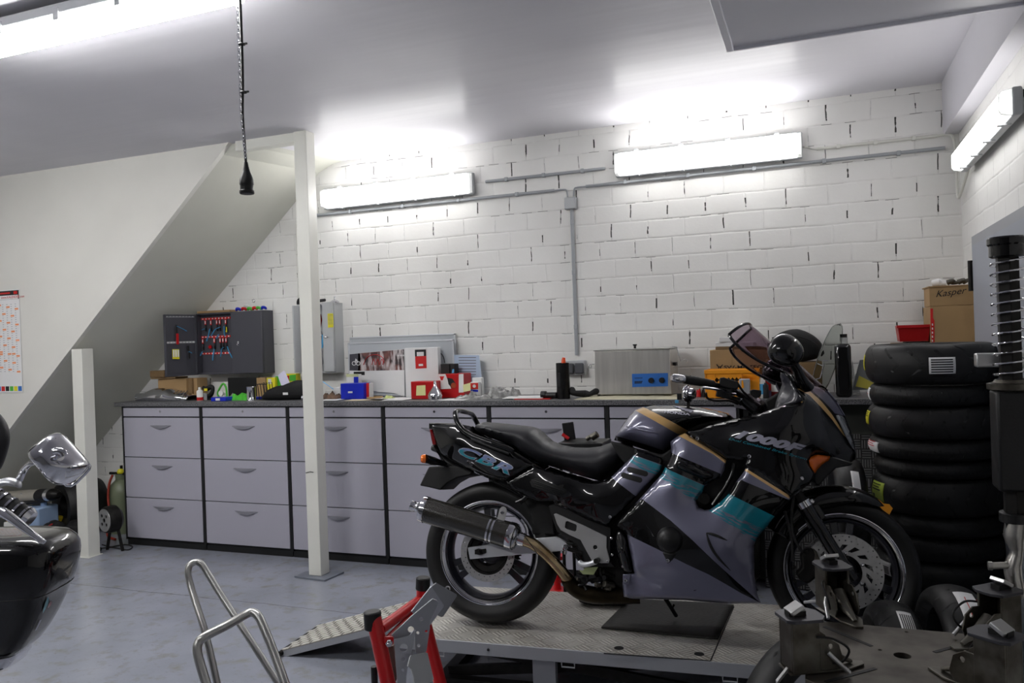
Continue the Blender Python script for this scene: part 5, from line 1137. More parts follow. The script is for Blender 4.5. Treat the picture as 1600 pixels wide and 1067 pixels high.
g = G(); c = ond(*S([(353,685)])[0], 2.56); g.cyl(c, c-fw*.014, .011, n=6).cyl(c-fw*.014, c-fw*.022, .006, n=12); obj('pivot_bolt', g, 'chrome', r, bevel=.001)
g = G(); 
for y0, y1 in ((715, 830), (900, 1030)): pass
plate3('adjuster_block', 'worn_steel', S([(310,720),(390,720),(405,900),(415,1050),(370,1060),(330,840)]), [(*S([(310,720)])[0], 2.66), (*S([(390,720)])[0], 2.66), (*S([(330,840)])[0], 2.66)], .03, r)
g = G().tube([ond(*S([(208,910)])[0], 2.66), ond(*S([(212,1250)])[0], 2.66)], .010, 12); g.v = g.v
a = ond(*S([(208,910)])[0], 2.66); g = G().tube([a, V((a.x, a.y, .02))], .011, 12); obj('black_leg', g, 'black_plastic', r)
g = G().tube([V((a.x, a.y, .02)), V((end.x, end.y, .02))], .011, 12); obj('foot_bar', g, 'black_plastic', r)
# ================================================================ bare steel tube stand
def tofloor(a, b, z=.012):
    d = (b-a); t = (z-a.z)/d.z; return a+d*t
T1 = [ond(*p[:2], p[2]) for p in zz('T', [(215,753,2.80),(180,600,2.83),(140,440,2.87),(92,290,2.92),(62,190,2.95),(50,130,2.96),(60,85,2.97),(95,66,2.98),(128,80,2.98),(165,135,2.97),(235,250,2.94),(320,380,2.90),(450,580,2.84),(562,753,2.79)])]
T2 = [ond(*p[:2], p[2]) for p in zz('T', [(152,753,2.32),(118,640,2.34),(103,570,2.35),(112,520,2.36),(150,487,2.37),(280,420,2.42),(375,366,2.47),(415,352,2.48),(450,375,2.47),(485,450,2.45),(540,585,2.42),(600,753,2.38)])]
tb_ = T2[0]; r = thing('tube_stand', 'bare steel tube stand of two bent loops standing left of the red wheel stand', 'stand', (tb_.x, tb_.y+.2, 0))
for nm, T_, rr in (('rear_loop', T1, .0125), ('front_loop', T2, .0135)):
    a = tofloor(T_[1], T_[0]); b = tofloor(T_[-2], T_[-1]); g = G().tube([a]+spline(T_, 5)+[b], rr, 14); obj(nm, g, 'steel', r)
    if nm == 'rear_loop': fa, fb = a, b
    else: g = G().tube([a, fa], .0125, 12); obj('floor_bar', g, 'steel', r); g = G().tube([b, fb], .0125, 12); obj('floor_bar', g, 'steel', r)
# ================================================================ tyres
def tread_mat(name, n, slant, g_=.075, bump=.004):
    m = mat(name, (g_, g_, g_*1.03), .5); t = NT(m); v, X, Y, Z = t.pos(True)
    an = t.m('DIVIDE', t.m('ARCTAN2', Y, X), 2*PI); az = t.m('ABSOLUTE', t.m('SUBTRACT', Z, .0))
    u = t.m('FRACT', t.m('ADD', t.m('MULTIPLY', an, n), t.m('MULTIPLY', az, slant)))
    gr = t.m('LESS_THAN', t.m('ABSOLUTE', t.m('SUBTRACT', u, .5)), .085); msk = t.ramp(t.noise(t.comb(t.m('MULTIPLY', an, n*1.), t.m('MULTIPLY', Z, 12.)), 1.3, 1), .42, .5)
    h = t.m('MULTIPLY', gr, msk); t.put(t.b.inputs['Base Color'], t.mix(t.m('MULTIPLY', h, .7), (*lin((g_, g_, g_*1.03)), 1), (.0008, .0008, .0008, 1)))
    t.bump(t.m('SUBTRACT', t.m('MULTIPLY', t.noise(v, 60, 2), .06), h), bump); return m
TM = [tread_mat('sport_tread', 16, 9.), tread_mat('dense_tread', 70, 20., bump=.003), tread_mat('road_tread', 22, -8.)]
def tyre(name, c, R, w, label, m, axis=None, group='stacked new tyres', ri=None, stickers=(), face=None):
    """tyre with axis vertical unless given; z extents c.z .. c.z+w for lying tyres"""
    o = thing(name, label, 'tyre', c, 0, group)
    ri = ri or R-.085
    h = w/2
    pr = [(ri, h*.62), (ri+.012, h*.80), (ri+(R-ri)*.35, h*1.0), (ri+(R-ri)*.6, h*.96), (ri+(R-ri)*.8, h*.78), (ri+(R-ri)*.93, h*.48), (R, 0)]
    pr = pr+[(a, -b) for a, b in pr[-2::-1]]; pin = [(ri+.004, -h*.55), (ri+(R-ri)*.6, -h*.75), (R-.02, 0), (ri+(R-ri)*.6, h*.75), (ri+.004, h*.55)]
    prs = [V((a, b)) for a, b in pr]; prf = [(p.x, p.y) for p in spline(prs, 3)]+pin
    mx = Matrix.Translation(V(c)+V((0, 0, h)))
    if axis is not None:
        ax = V(axis).normalized(); q = ax.to_track_quat('Z', 'Y').to_matrix().to_4x4(); mx = Matrix.Translation(V(c)+V((0, 0, R))) @ q
    g = G().lathe(prf, (0, 0, 0), (0, 0, 1), 96, closed=True); g.f = [f[::-1] for f in g.f]
    b = bpy.data.objects
    t = obj('casing', g, m, None, origin=False); t.parent = o; t.matrix_local = MW[o.name].inverted() @ mx; MW[t.name] = mx.copy(); MW[o.name+'_x'] = mx.copy()
    po_ = sorted([(b_, a_) for a_, b_ in [(p.x, p.y) for p in spline(prs, 3)]])
    zs_ = [p[0] for p in po_]; rs_ = [p[1] for p in po_]
    for (a0, a1, z0, z1, cols) in stickers:
        nA_, nZ = 8, 6; g = G()
        for i in range(nA_+1):
            for j in range(nZ+1):
                a = a0+(a1-a0)*i/nA_; z = z0+(z1-z0)*j/nZ; rr = float(np.interp(z, zs_, rs_))+.0025; g.v.append(mx @ V((rr*math.cos(a), rr*math.sin(a), z)))
        for i in range(nA_):
            for j in range(nZ): g.f.append((i*(nZ+1)+j, (i+1)*(nZ+1)+j, (i+1)*(nZ+1)+j+1, i*(nZ+1)+j+1)); g.m.append(0)
        cm, marks = cols; st = obj('sticker', g, cm, t, solid=.0008)
        g = G()
        for (u0, u1, v0, v1) in marks:
            n_m = 4
            for i in range(n_m):
                q = []
                for (uu, vv) in ((u0+(u1-u0)*i/n_m, v0), (u0+(u1-u0)*(i+1)/n_m, v0), (u0+(u1-u0)*(i+1)/n_m, v1), (u0+(u1-u0)*i/n_m, v1)):
                    a = a0+(a1-a0)*uu; z = z0+(z1-z0)*vv; rr = float(np.interp(z, zs_, rs_))+.0037; q.append(mx @ V((rr*math.cos(a), rr*math.sin(a), z)))
                g.add(q, [(0, 1, 2, 3)])
        if marks: obj('print', g, 'red_ink' if cm == 'paper' and len(marks) < 5 else 'ink', st, smooth=False, kind='stuff')
    return o
SC = ond(1458, 700, 3.85); fa_ = math.atan2(-SC.y, -SC.x)      # angle towards the camera
def zy(y): return 1.55-(y-511)*3.85/1248
def aa(px, R=.29):   # angle on a lying tyre that shows at photo column px
    s = max(-.98, min(.98, (px-1458)/1248*3.85/R)); return fa_+math.asin(s)
lines = [(.08,.9,.08+.1*i,.13+.1*i) for i in range(9)]
bar = [(.1,.35,.1,.3),(.1,.8,.5,.55),(.1,.7,.62,.66),(.1,.8,.74,.78),(.2,.9,.86,.9)]
spec = [(540,600,.293,0,'large fat tyre on top of the stack, with a white barcode label'), (600,634,.275,1,'thin tyre second from the top of the stack, under the fat top tyre'),
 (634,682,.295,2,'fat tyre third from the top with a yellow label on its left side'), (682,713,.285,1,'thin tyre fourth from the top with a crumpled white label at the left'),
 (713,742,.270,1,'thin tyre fifth from the top of the stack, without any label'), (742,796,.290,2,'fat tyre sixth from the top of the stack, with a green label at the left'),
 (796,827,.285,0,'black tyre seventh from the top, just below the green labelled one'), (827,863,.290,1,'black tyre eighth from the top, level with the front mudguard'),
 (863,903,.292,0,'black tyre with a pale label, third from the bottom of the stack'), (903,957,.290,2,'black tyre with a pale label, second from the bottom of the stack'), (957,1013,.290,0,'black tyre standing lowest on the floor in the stack')]
for i, (y0, y1, R, k, lab) in enumerate(spec):
    z1, z0 = zy(y0), max(0, zy(y1)); h = (z1-z0)/2; off = [0, -.004, .004, 0, .006, .010, .015, .012, .016, .012, .012][i]
    st = []
    if i == 0: st = [(aa(1456), aa(1490), -.075, .035, ('paper', lines)), (aa(1357)-.35, aa(1357)+.02, -.03, .045, ('yellow', bar[:2]))]
    if i == 1: st = [(aa(1359)-.25, aa(1359)+.1, -.045, .04, ('paper', bar[:2]))]
    if i == 2: st = [(aa(1360)-.1, aa(1370), -.02, .055, ('yellow', bar))]
    if i == 3: st = [(aa(1350)-.1, aa(1381), -.04, .042, ('paper', bar[:4]))]
    if i == 5: st = [(aa(1375)-.2, aa(1385), -.04, .065, (mat('label_green', (.72,.80,.30), .5), bar))]
    if i == 8: st = [(aa(1374), aa(1390), -.045, .03, ('paper', lines[2:7]))]
    if i == 9: st = [(aa(1380), aa(1398), -.01, .06, ('paper', lines[2:7]))]
    tyre('tyre', (SC.x+off, SC.y, z0), R, z1-z0-.001, lab, TM[k], stickers=st)
ax_ = (rt*.97+fw*.2); ax_.z = 0
def upface(c, R, ax):   # angle in the tyre's own frame that points to the camera / up
    ax = V(ax).normalized(); q = ax.to_track_quat('Z', 'Y').to_matrix(); qi = q.inverted(); d = qi @ (CP-V((c[0], c[1], R))).normalized(); u = qi @ V((0,0,1)); return math.atan2(d.y, d.x), math.atan2(u.y, u.x)
ax2 = (rt*.975-fw*.22); ax2.z = 0
for px, Z, R, w, lab, s0, s1, mk, zr in ((1397, 2.90, .272, .15, 'smaller upright tyre behind the steel turntable, directly in front of the motorcycle front wheel', .20, .95, lines[:6], (-.005, .066)),
                              (1494, 2.88, .300, .165, 'larger upright tyre behind the steel turntable with a white and red label', .12, .95, [(.12,.9,.28,.31),(.12,.9,.70,.75),(.15,.6,.84,.87)], (-.02, .075))):
    c = ond(px, 1000, Z); fa2, ua2 = upface((c.x, c.y), R, ax2); df = (fa2-ua2+PI) % (2*PI)-PI
    tyre('tyre', (c.x, c.y, 0), R, w, lab, TM[2], axis=ax2, group=None, stickers=[(ua2+df*s0, ua2+df*s1, zr[0], zr[1], ('paper', mk))])
c = ond(1284, 1094, 2.50); tyre('tyre', (c.x, c.y, 0), .308, .13, 'plain upright tyre leaning side on at the left of the steel turntable', TM[0], axis=(fw*.93-rt*.36), group=None)
# a tyre on a black crate behind the front mudguard
c = ond(1325, 800, 4.0); axm = rt*.96-fw*.28
obj('crate', G().rbox(c.x, c.y, 0, .15, .46, .33), 'matt_black', None, 'black crate behind the front wheel, left of the tyre stack', 'crate', bevel=.01)
fa2, ua2 = upface((c.x, c.y), .6, axm); df = (fa2-ua2+PI) % (2*PI)-PI
tyre('tyre', (c.x, c.y, .332), .285, .145, 'upright tyre with a white label standing on the black crate behind the front mudguard', TM[0], axis=axm, group=None, stickers=[(ua2+df*.42, ua2+df*.85, .0, .055, ('paper', [(.45,.49,.05,.95),(.62,.65,.05,.95)]))])
# ================================================================ tyre changer
TZ = .78; hc_ = onz(1410, 1024, TZ); cx, cy = .165, 2.03
r = thing('tyre_changer', 'tyre changing machine with a stained steel turntable at the lower right', 'machine', (cx, cy, 0))
hs_ = .215; ch = .05
sq = [(-hs_+ch, -hs_), (hs_-ch, -hs_), (hs_, -hs_+ch), (hs_, hs_-ch), (hs_-ch, hs_), (-hs_+.015, hs_), (-hs_, hs_-.03), (-hs_, -hs_+ch)]
g = G().plate([(cx+x, cy+y) for x, y in sq], [circ(hc_.x, hc_.y, .019, 28)]+[circ(cx+x, cy+y, .0045, 10) for x, y in ((.13,.16),(.02,.19),(.06,-.02),(-.05,.05),(.17,.0))], lambda x, y, h: V((x, y, TZ-.012+h)), .012)
tt = obj('turntable', g, 'table_steel', r, bevel=.001, smooth=False)
for a in (0, 1, 2, 3):
    d = V((math.cos(PI/4+a*PI/2), math.sin(PI/4+a*PI/2), 0)); p = V((cx, cy, TZ))
    g = G().obox(p+d*.17+V((0,0,.0006)), d, d.cross(V((0,0,1))), (0,0,1), .15, .010, .0012); obj('guide_slot', g, 'ink', tt)
obj('pedestal', G().cyl((cx, cy, .55), (cx, cy, TZ-.012), .07, n=32), 'dark_metal', r)
obj('cabinet', G().box(cx-.12, cx+.42, cy-.30, cy+.22, 0, .56), 'dark_metal', r, bevel=.01)
def jaw(bx_, by_, ang, sc=1.0):
    """clamp jaw; local +x points to the table centre"""
    m = Matrix.Translation((bx_, by_, TZ)) @ Matrix.Rotation(ang, 4, 'Z')
    j = obj('jaw_tower', G().box(-.034, .030, -.034, -.028, .006, .118).box(-.034, .030, .028, .034, .006, .118).box(-.034, -.028, -.028, .028, .006, .118).xf(m), 'worn_steel', r, bevel=.002)
    g = G().plate([(-.045,-.03),(-.03,-.042),(.035,-.042),(.05,-.02),(.05,.02),(.035,.042),(-.03,.042),(-.045,.03)], [], lambda x, y, h: V((x, y, .118+h)), .007).xf(m); obj('top_plate', g, M['jaw_dark'], j, bevel=.001)
    g = G().obox((-.012, .0, .140), (1,0,.55), (0,1,0), (-.55,0,1), .034, .040, .010).xf(m); obj('grip_pad', g, 'alu', j, bevel=.002)
    g = G().box(-.03, .01, -.012, .012, .124, .136).xf(m); obj('pad_block', g, 'matt_black', j)
    for s in (-1, 1):
        g = G().plate([(.02,.0),(.075,.0),(.085,.02),(.075,.055),(.05,.072),(.02,.070)], [circ(.055,.052,.006,10)], lambda x, y, h: V((x, s*.030-.002+h, y+.008)), .004).xf(m); obj('cheek_plate', g, 'worn_steel', j, bevel=.001)
    g = G().plate([(-.04,-.03),(.10,-.03),(.145,-.012),(.15,.006),(.10,.03),(-.04,.03)], [], lambda x, y, h: V((x, y, .001+h)), .005).xf(m); obj('foot_plate', g, 'worn_steel', j, bevel=.001)
    g = G().tube([(.03,0,.06),(.07,0,.03),(.12,0,.010)], [.018,.016,.006], 12, flat=(1,.7)).xf(m); obj('hook', g, 'worn_steel', j)
    g = G().tube([(.045,-.040,.050),(.055,-.048,.038),(.085,-.055,.008)], .0048, 10).xf(m); obj('lever_rod', g, 'alu', j)
    g = G().tube([(.02,-.036,.085),(.05,-.052,.085),(.085,-.055,.06),(.075,-.045,.03),(.055,-.036,.025)], .0028, 8, smooth=5).xf(m); obj('cable', g, 'black_plastic', j)
    g = G().obox((-.06, -.03, .004), (1,.7,.4), (0,1,0), (0,0,1), .05, .010, .008).xf(m); obj('release_tab', g, 'alu', j, bevel=.001)
    return j

jp = [(onz(1302, 952, TZ), 0), (onz(1252, 1046, TZ), 0), (onz(1562, 1000, TZ), 0), (ond(1560, 1100, 1.66), 0)]
for p, _ in jp: jaw(p.x, p.y, math.atan2(cy-p.y, cx-p.x))
# mounting column
Zc = 2.0
def cc_(y, dx=0): return ond(1580+dx, y, Zc)
top = cc_(370); colx, coly = cc_(600).x, cc_(600).y
def V3(z): return V((colx, coly, z))
zt = top.z; z600 = cc_(600).z; z765 = cc_(765).z; z810 = cc_(808).z; zb_ = cc_(925).z
obj('slide_bar', G().cyl(V3(z810-.03), V3(zt-.02), .027, n=6), 'dark_metal', r, bevel=.002)
obj('top_cap', G().lathe([(0,0),(.040,0),(.044,-.004),(.044,-.018),(.040,-.022),(.040,-.048),(.034,-.052),(0,-.052)], V3(zt), (0,0,1), 40), 'black_gloss', r)
nt2 = 12; pts = []
for i in range(nt2*16+1):
    a = 2*PI*i/16; f_ = i/(nt2*16); pts.append(V3(z600+.012+(zt-.055-z600-.012)*f_)+V((math.cos(a)*.0375, math.sin(a)*.0375, 0)))
obj('spring', G().tube(pts, .0024, 8), 'chrome', r)
obj('spring_collar', G().lathe([(.03,.012),(.036,.012),(.040,.004),(.054,.002),(.054,-.012),(.045,-.016),(.03,-.016)], V3(z600), (0,0,1), 32, closed=True), 'worn_steel', r)
obj('bar_housing', G().box(colx-.042, colx+.06, coly-.045, coly+.045, z765, z600-.014), 'black_plastic', r, bevel=.008)
obj('lower_ring', G().cyl(V3(z810-.012), V3(z810+.012), .036, n=28), 'black_plastic', r, bevel=.002)
zh = z810-.012
g = G().tube([V3(zh), V3(zh-.035)+V((-.004,0,0)), V3(zh-.075)+V((.0,0,0)), V3(zh-.12)+V((-.01,0,0)), V3(zb_)+V((.0,0,0)), V3(zb_-.012)+V((.012,0,0))], [.028,.030,.018,.025,.022,.008], 18, smooth=5, flat=(1,.8)); obj('mount_head', g, M['head'], r, label='rounded cast metal mounting head')
p1_ = cc_(884, -34); obj('head_pin', G().cyl(p1_, V((colx, coly, p1_.z)), .0085, n=16).cyl(p1_-V((.003,0,0)), p1_+V((.006,0,0)), .011, n=16), M['head'], r)
p2_ = cc_(565, -46); obj('lock_arm', G().box(p2_.x, colx+.10, coly+.045, coly+.085, p2_.z-.018, p2_.z+.018), 'alu', r, bevel=.004)
obj('swing_arm', G().box(colx+.02, .76, coly-.03, coly+.03, z600-.2, z600-.06), 'black_plastic', r, bevel=.006)
obj('column', G().box(.70, .78, coly-.05, coly+.05, 0, z600-.06), 'dark_metal', r, bevel=.006)
# ================================================================ touring motorcycle at the left edge
ZR['Q'] = (0, 820, 4.32); ZR['R'] = (0, 650, 5.333)
Zm = 2.25
cm_ = ond(-60, 950, Zm); rh = V((math.cos(YAW), math.sin(YAW), 0)); fh = V((-math.sin(YAW), math.cos(YAW), 0))
r = thing('touring_motorcycle', 'black touring motorcycle cut off by the left edge, with chrome mirror and lever', 'motorcycle', (cm_.x, cm_.y, 0))
rows_ = [(112,120,.03),(114,220,.10),(125,300,.15),(150,350,.185),(190,388,.20),(235,404,.21),(285,405,.215),(360,396,.215),(440,378,.21),(500,362,.205),(508,354,.20),(600,325,.19),(700,285,.175),(790,240,.16),(870,190,.14),(915,140,.12),(935,90,.09),(938,20,.05)]
g = G(); nc_ = 56
for (qy, qx, dp) in rows_:
    py = 820+qy/4.32; pxr = qx/4.32; c = ond(-60, py, Zm); e = ond(pxr, py, Zm); a = (e-c).length; c.z = ond(-60, py, Zm-.05).z
    for j in range(nc_):
        t = 2*PI*j/nc_; ct, st_ = math.cos(t), math.sin(t); sx = math.copysign(abs(ct)**.52, ct); sy = math.copysign(abs(st_)**.52, st_); g.v.append(c+rh*a*sx+fh*dp*sy*(.42 if sy < 0 else 1.))
nr_ = len(rows_)
g.f = [(i*nc_+(j+1) % nc_, i*nc_+j, (i+1)*nc_+j, (i+1)*nc_+(j+1) % nc_) for i in range(nr_-1) for j in range(nc_)]+[tuple(range(nc_)), tuple(range(nr_*nc_-1, (nr_-1)*nc_-1, -1))]; g.m = [0]*len(g.f)
pc = obj('pannier', g, 'black_gloss', r, ang=60, label='glossy black pannier with seam')
g2 = G().tube([g.v[9*nc_+j]*.5+g.v[10*nc_+j]*.5 for j in range(nc_)], .0022, 6, closed=True); obj('seam', g2, 'matt_black', pc)
g = G(); 
for (qy, qx, dp) in ((925,125,.12),(960,118,.125),(1000,95,.115),(1018,60,.10),(1022,10,.06)):
    py = 820+qy/4.32; c = ond(-60, py, Zm); a = (ond(qx/4.32, py, Zm)-c).length; c.z = ond(-60, py, Zm-.05).z
    for j in range(nc_):
        t = 2*PI*j/nc_; ct, st_ = math.cos(t), math.sin(t); g.v.append(c+rh*a*math.copysign(abs(ct)**.52, ct)+fh*dp*math.copysign(abs(st_)**.52, st_)*(.42 if st_ < 0 else 1.))
g.f = [(i*nc_+(j+1) % nc_, i*nc_+j, (i+1)*nc_+j, (i+1)*nc_+(j+1) % nc_) for i in range(4) for j in range(nc_)]+[tuple(range(5*nc_-1, 4*nc_-1, -1))]; g.m = [0]*len(g.f); obj('chrome_base', g, 'chrome', r, ang=60)
def psurf(qy, t):
    k = [a[0] for a in rows_]; dp = float(np.interp(qy, k, [a[2] for a in rows_])); py = 820+qy/4.32; c = ond(-60, py, Zm); a = (ond(float(np.interp(qy, k, [a[1] for a in rows_]))/4.32, py, Zm)-c).length
    c.z = ond(-60, py, Zm-.05).z; ct, st_ = math.cos(t), math.sin(t); sx = math.copysign(abs(ct)**.52, ct); sy = math.copysign(abs(st_)**.52, st_); n = (rh*abs(ct)+fh*st_*1.0).normalized(); return c+rh*a*sx+fh*dp*sy*(.42 if sy < 0 else 1.)+n*.003
for y0_, y1_, t0_, t1_, m in ((525,655,-.10,-.01,'teal'), (575,630,-.004,.006,'red_lens'), (690,760,-.06,-.02,'silver_decal')):
    g = G(); n_q = 10
    for i in range(n_q+1):
        f_ = i/n_q; bow = math.sin(PI*min(1, f_*1.1)) if m != 'silver_decal' else 1; g.v += [psurf(y0_+(y1_-y0_)*f_, t0_+(t1_-t0_)*.5-(t1_-t0_)*.5*bow), psurf(y0_+(y1_-y0_)*f_, t0_+(t1_-t0_)*.5+(t1_-t0_)*.5*bow)]
    g.f = [(2*i, 2*i+1, 2*i+3, 2*i+2) for i in range(n_q)]; g.m = [0]*n_q; obj('decal', g, M[m], pc, smooth=False)
# mirror
Rp = lambda pts, Z: [ond(*p[:2], Z) for p in zz('R', pts)]
out = Rp([(292,270),(310,240),(380,185),(450,136),(490,134),(520,155),(600,245),(700,355),(735,405),(728,430),(690,475),(620,545),(570,572),(540,570),(500,540),(430,450),(340,340),(300,300)], 2.2)
mc_ = sum(out, V())/len(out); g = G(); k = len(out); lay = [(1.0, .03), (1.0, .0), (.96, -.03), (.86, -.055), (.62, -.078), (.3, -.088)]
ridge = ond(*zz('R', [(500,215)])[0][:2], 2.2)
for s, d in lay: g.v += [mc_.lerp(p, s) + fw*d for p in out]
g.v.append(mc_+fw*-.09+up*.004)
for i in range(len(lay)-1): g.f += [(i*k+j, (i+1)*k+j, (i+1)*k+(j+1) % k, i*k+(j+1) % k) for j in range(k)]
o_ = (len(lay)-1)*k; g.f += [(o_+j, len(g.v)-1, o_+(j+1) % k) for j in range(k)]; g.f.append(tuple(range(k))); g.m = [0]*len(g.f)
mi_ = obj('mirror_shell', g, 'chrome', r, ang=70, sub=1)
obj('mirror_rim', G().tube([p+fw*.028-rt*.010-up*.008 for p in out], .004, 8, closed=True), 'chrome', mi_)
obj('mirror_stem', G().tube([ond(*zz('R', [q[:2]])[0][:2], q[2]) for q in ((160,530,2.22),(205,440,2.21),(250,398,2.19),(330,378,2.17),(430,358,2.13),(500,335,2.11))], [.010,.009,.008,.008,.009,.012], 14, smooth=6), 'chrome', mi_)
obj('stem_knuckle', G().tube(Rp([(455,300),(480,290),(520,300),(540,330)], 2.105), .010, 12, smooth=4), 'chrome', mi_)
obj('fairing_edge', G().tube([ond(*zz('R', [q])[0][:2], 2.2) for q in ((-80,570),(0,558),(60,545),(110,552),(150,570),(170,600))], [.02,.018,.018,.018,.014,.004], 14, smooth=5, flat=(1,.6)), M['steel_white'] if 'steel_white' in M else 'alu_light', r)
# grip and lever
gp_ = [ond(*zz('R', [q])[0][:2], 2.15) for q in ((-60,660),(0,700),(80,750),(160,800),(235,845))]
hg = obj('handgrip', G().tube(gp_, .024, 18), 'matt_black', r)
for i in range(5):
    t = (i+.5)/5*4; a = gp_[min(int(t), 3)].lerp(gp_[min(int(t), 3)+1], t-int(t)); d = (gp_[-1]-gp_[0]).normalized()
    obj('grip_ring', G().tube([a-d*.003, a+d*.003], .027, 20), 'chrome', hg)
obj('grip_cap', G().tube([gp_[-1]-(gp_[-1]-gp_[0]).normalized()*.004, gp_[-1]+(gp_[-1]-gp_[0]).normalized()*.010], [.028, .022], 20), 'chrome', hg)
obj('clutch_lever', G().tube([ond(*zz('R', [q])[0][:2], 2.08) for q in ((-60,790),(20,800),(100,850),(190,920),(270,980),(310,1010),(345,1040),(370,1052))], [.022,.020,.018,.015,.012,.011,.012,.009], 16, smooth=5, flat=(1,.55)), 'chrome', r)
obj('handlebar', G().tube([gp_[0], gp_[0]-rh*.3+V((0,0,.05)), cm_-rh*.5+V((0,0,.35))], .012, 12), 'chrome', r)
g = G().tube([ond(*zz('R', [q])[0][:2], 2.3) for q in ((-200,40),(-140,10),(-80,40),(-30,110),(-18,200),(-40,300),(-80,400),(-140,470))], [.02,.03,.03,.03,.03,.03,.03,.02], 16, smooth=5); obj('backrest', g, 'vinyl', r)
cw = cm_-rh*.06; tw = G().lathe([(.19,.05),(.22,.07),(.27,.075),(.31,.045),(.318,0),(.31,-.045),(.27,-.075),(.22,-.07),(.19,-.05)], V((cw.x, cw.y+.0, .318))-rh*.12, fh, 60, closed=True); obj('tyre', tw, 'rubber', r)
obj('wheel_disc', G().lathe([(0,.03),(.19,.03),(.20,.04),(.20,-.04),(.19,-.03),(0,-.03)], V((cw.x, cw.y, .318))-rh*.12, fh, 40), 'dark_rim', r)
obj('frame', G().tube([V((cw.x, cw.y, .318))-rh*.12, V((cw.x, cw.y, .75))-rh*.15], .03, 12), 'dark_metal', r)
# ================================================================ things on the worktop
TP = 1.149
def px(x, y, Y): return ony(x, y, Y)
def ibox(name, m, x0, x1, yt, Y, dep, label, cat, yb=None, rz=0, bevel=.003, group=None, parent=None, z0=None):
    """box whose front face (at world y=Y) spans the sighted columns x0..x1 and stands on the worktop"""
    ym = (yt+620)/2; a = px(x0, ym, Y); b = px(x1, ym, Y); zt = px((x0+x1)/2, yt, Y).z; zb = TP+.0005 if z0 is None else z0
    if yb is not None: zb = px((x0+x1)/2, yb, Y).z
    g = G().rbox((a.x+b.x)/2, Y+dep/2, zb, b.x-a.x, dep, zt-zb, rz); o = obj(name, g, m, parent, label, cat, group, bevel=bevel); return o, a.x, b.x, zb, zt
def flat(name, m, pts, Y, parent, y_off=0, th=.0012):
    """thin print on a front face at world y=Y"""
    g = G().plate([(px(p[0], p[1], Y).x, px(p[0], p[1], Y).z) for p in pts], [], lambda x, z, h: V((x, Y-.0008-h-y_off, z)), th); return obj(name, g, m, parent, smooth=False)
ZR['U'] = (520, 500, 5.0); ZR['Y'] = (780, 490, 4.444); ZR['X'] = (230, 570, 6.667); ZR['KC'] = (240, 450, 5.0); ZR['H'] = (1080, 480, 5.333); ZR['J'] = (1320, 420, 4.446); ZR['LC'] = (450, 450, 5.618)
def q2(fr, pts): return [p[:2] for p in zz(fr, pts)]
# --- whiteboards
def board(x0, x1, z0, z1, y, label, tilt=.0):
    r = thing('whiteboard', label, 'board', ((x0+x1)/2, y, z0))
    obj('surface', G().box(x0+.008, x1-.008, y, y+.008, z0+.008, z1-.008), mat('whiteboard_surface', (.74,.76,.78), .25, coat=.4), r, smooth=False)
    for a in ((x0, x1, z1-.012, z1), (x0, x1, z0, z0+.012), (x0, x0+.012, z0, z1), (x1-.012, x1, z0, z1)): obj('frame_bar', G().box(a[0], a[1], y-.005, y+.010, a[2], a[3]), 'alu_light', r, bevel=.002)
    return r
a = px(*q2('U', [(118,185)])[0], 5.30); b = px(*q2('U', [(942,150)])[0], 5.30)
w1 = board(a.x, b.x, TP+.001, b.z, 5.30, 'large whiteboard leaning on the block wall behind the red and blue boxes')
a = px(*q2('U', [(133,140)])[0], 5.36); b = px(*q2('U', [(957,103)])[0], 5.36); board(a.x, b.x, TP+.001, b.z, 5.36, 'second whiteboard behind the first, its lilac top strip showing')
# poster lying against the board
po = q2('U', [(133,265),(560,226),(562,600),(480,570),(350,560),(133,500)]); Y0 = 5.288
pr_ = flat('poster', M['paper'], po, Y0, None); tagit(pr_, 'white and grey motorcycle poster with red script leaning on the whiteboard', 'poster')
def sub(name, m, pts, par=pr_, Y=Y0, off=.0012): return flat(name, m, q2('U', pts), Y, par, off)
def streak_mat():
    m = mat('streaked_print', (.35,.3,.3), .25, coat=.6); t = NT(m); v, X, Y, Z = t.pos()
    n = t.noise(t.comb(t.m('MULTIPLY', X, 30.), t.m('MULTIPLY', Z, 7.)), 1., 4); n2 = t.noise(v, 9, 3)
    t.put(t.b.inputs['Base Color'], t.mix(t.ramp(n, .46, .60), t.mix(t.ramp(n2, .4, .6), (*lin((.27,.24,.25)), 1), (*lin((.50,.34,.32)), 1)), (*lin((.80,.76,.76)), 1))); return m
sub('print_band', streak_mat(), [(200,260),(558,228),(560,390),(250,396),(200,396)])
sub('print_corner', mat('dark_print', (.26,.26,.29), .3, coat=.5), [(133,267),(215,259),(215,396),(133,394)])
sub('print_dark', 'ink', [(165,404),(250,402),(250,430),(165,428)])
for c in ((168,338,17),(200,338,17)): 
    g = G(); pp = circ(c[0], c[1], c[2], 20); ih = circ(c[0], c[1], c[2]-5, 20)
    f3 = lambda P_: [(px(*q2('U', [p])[0], Y0).x, px(*q2('U', [p])[0], Y0).z) for p in P_]
    g.plate(f3(pp), [f3(ih)], lambda x, z, h: V((x, Y0-.0035-h, z)), .001); obj('bike_emblem', g, 'paper', pr_, smooth=False)
sub('bike_emblem', 'paper', [(172,330),(180,300),(192,310),(200,335),(190,332),(184,318),(178,335)], off=.0025)
pts = [(240,350),(262,300),(300,275),(350,272),(385,290),(400,320),(390,345)]
for w_, off_ in ((.004, 0), ):
    g = G().tube([px(*q2('U', [p])[0], Y0-.004) for p in pts], .006, 6, smooth=5, flat=(1,.4)); obj('red_script', g, 'red_ink', pr_)
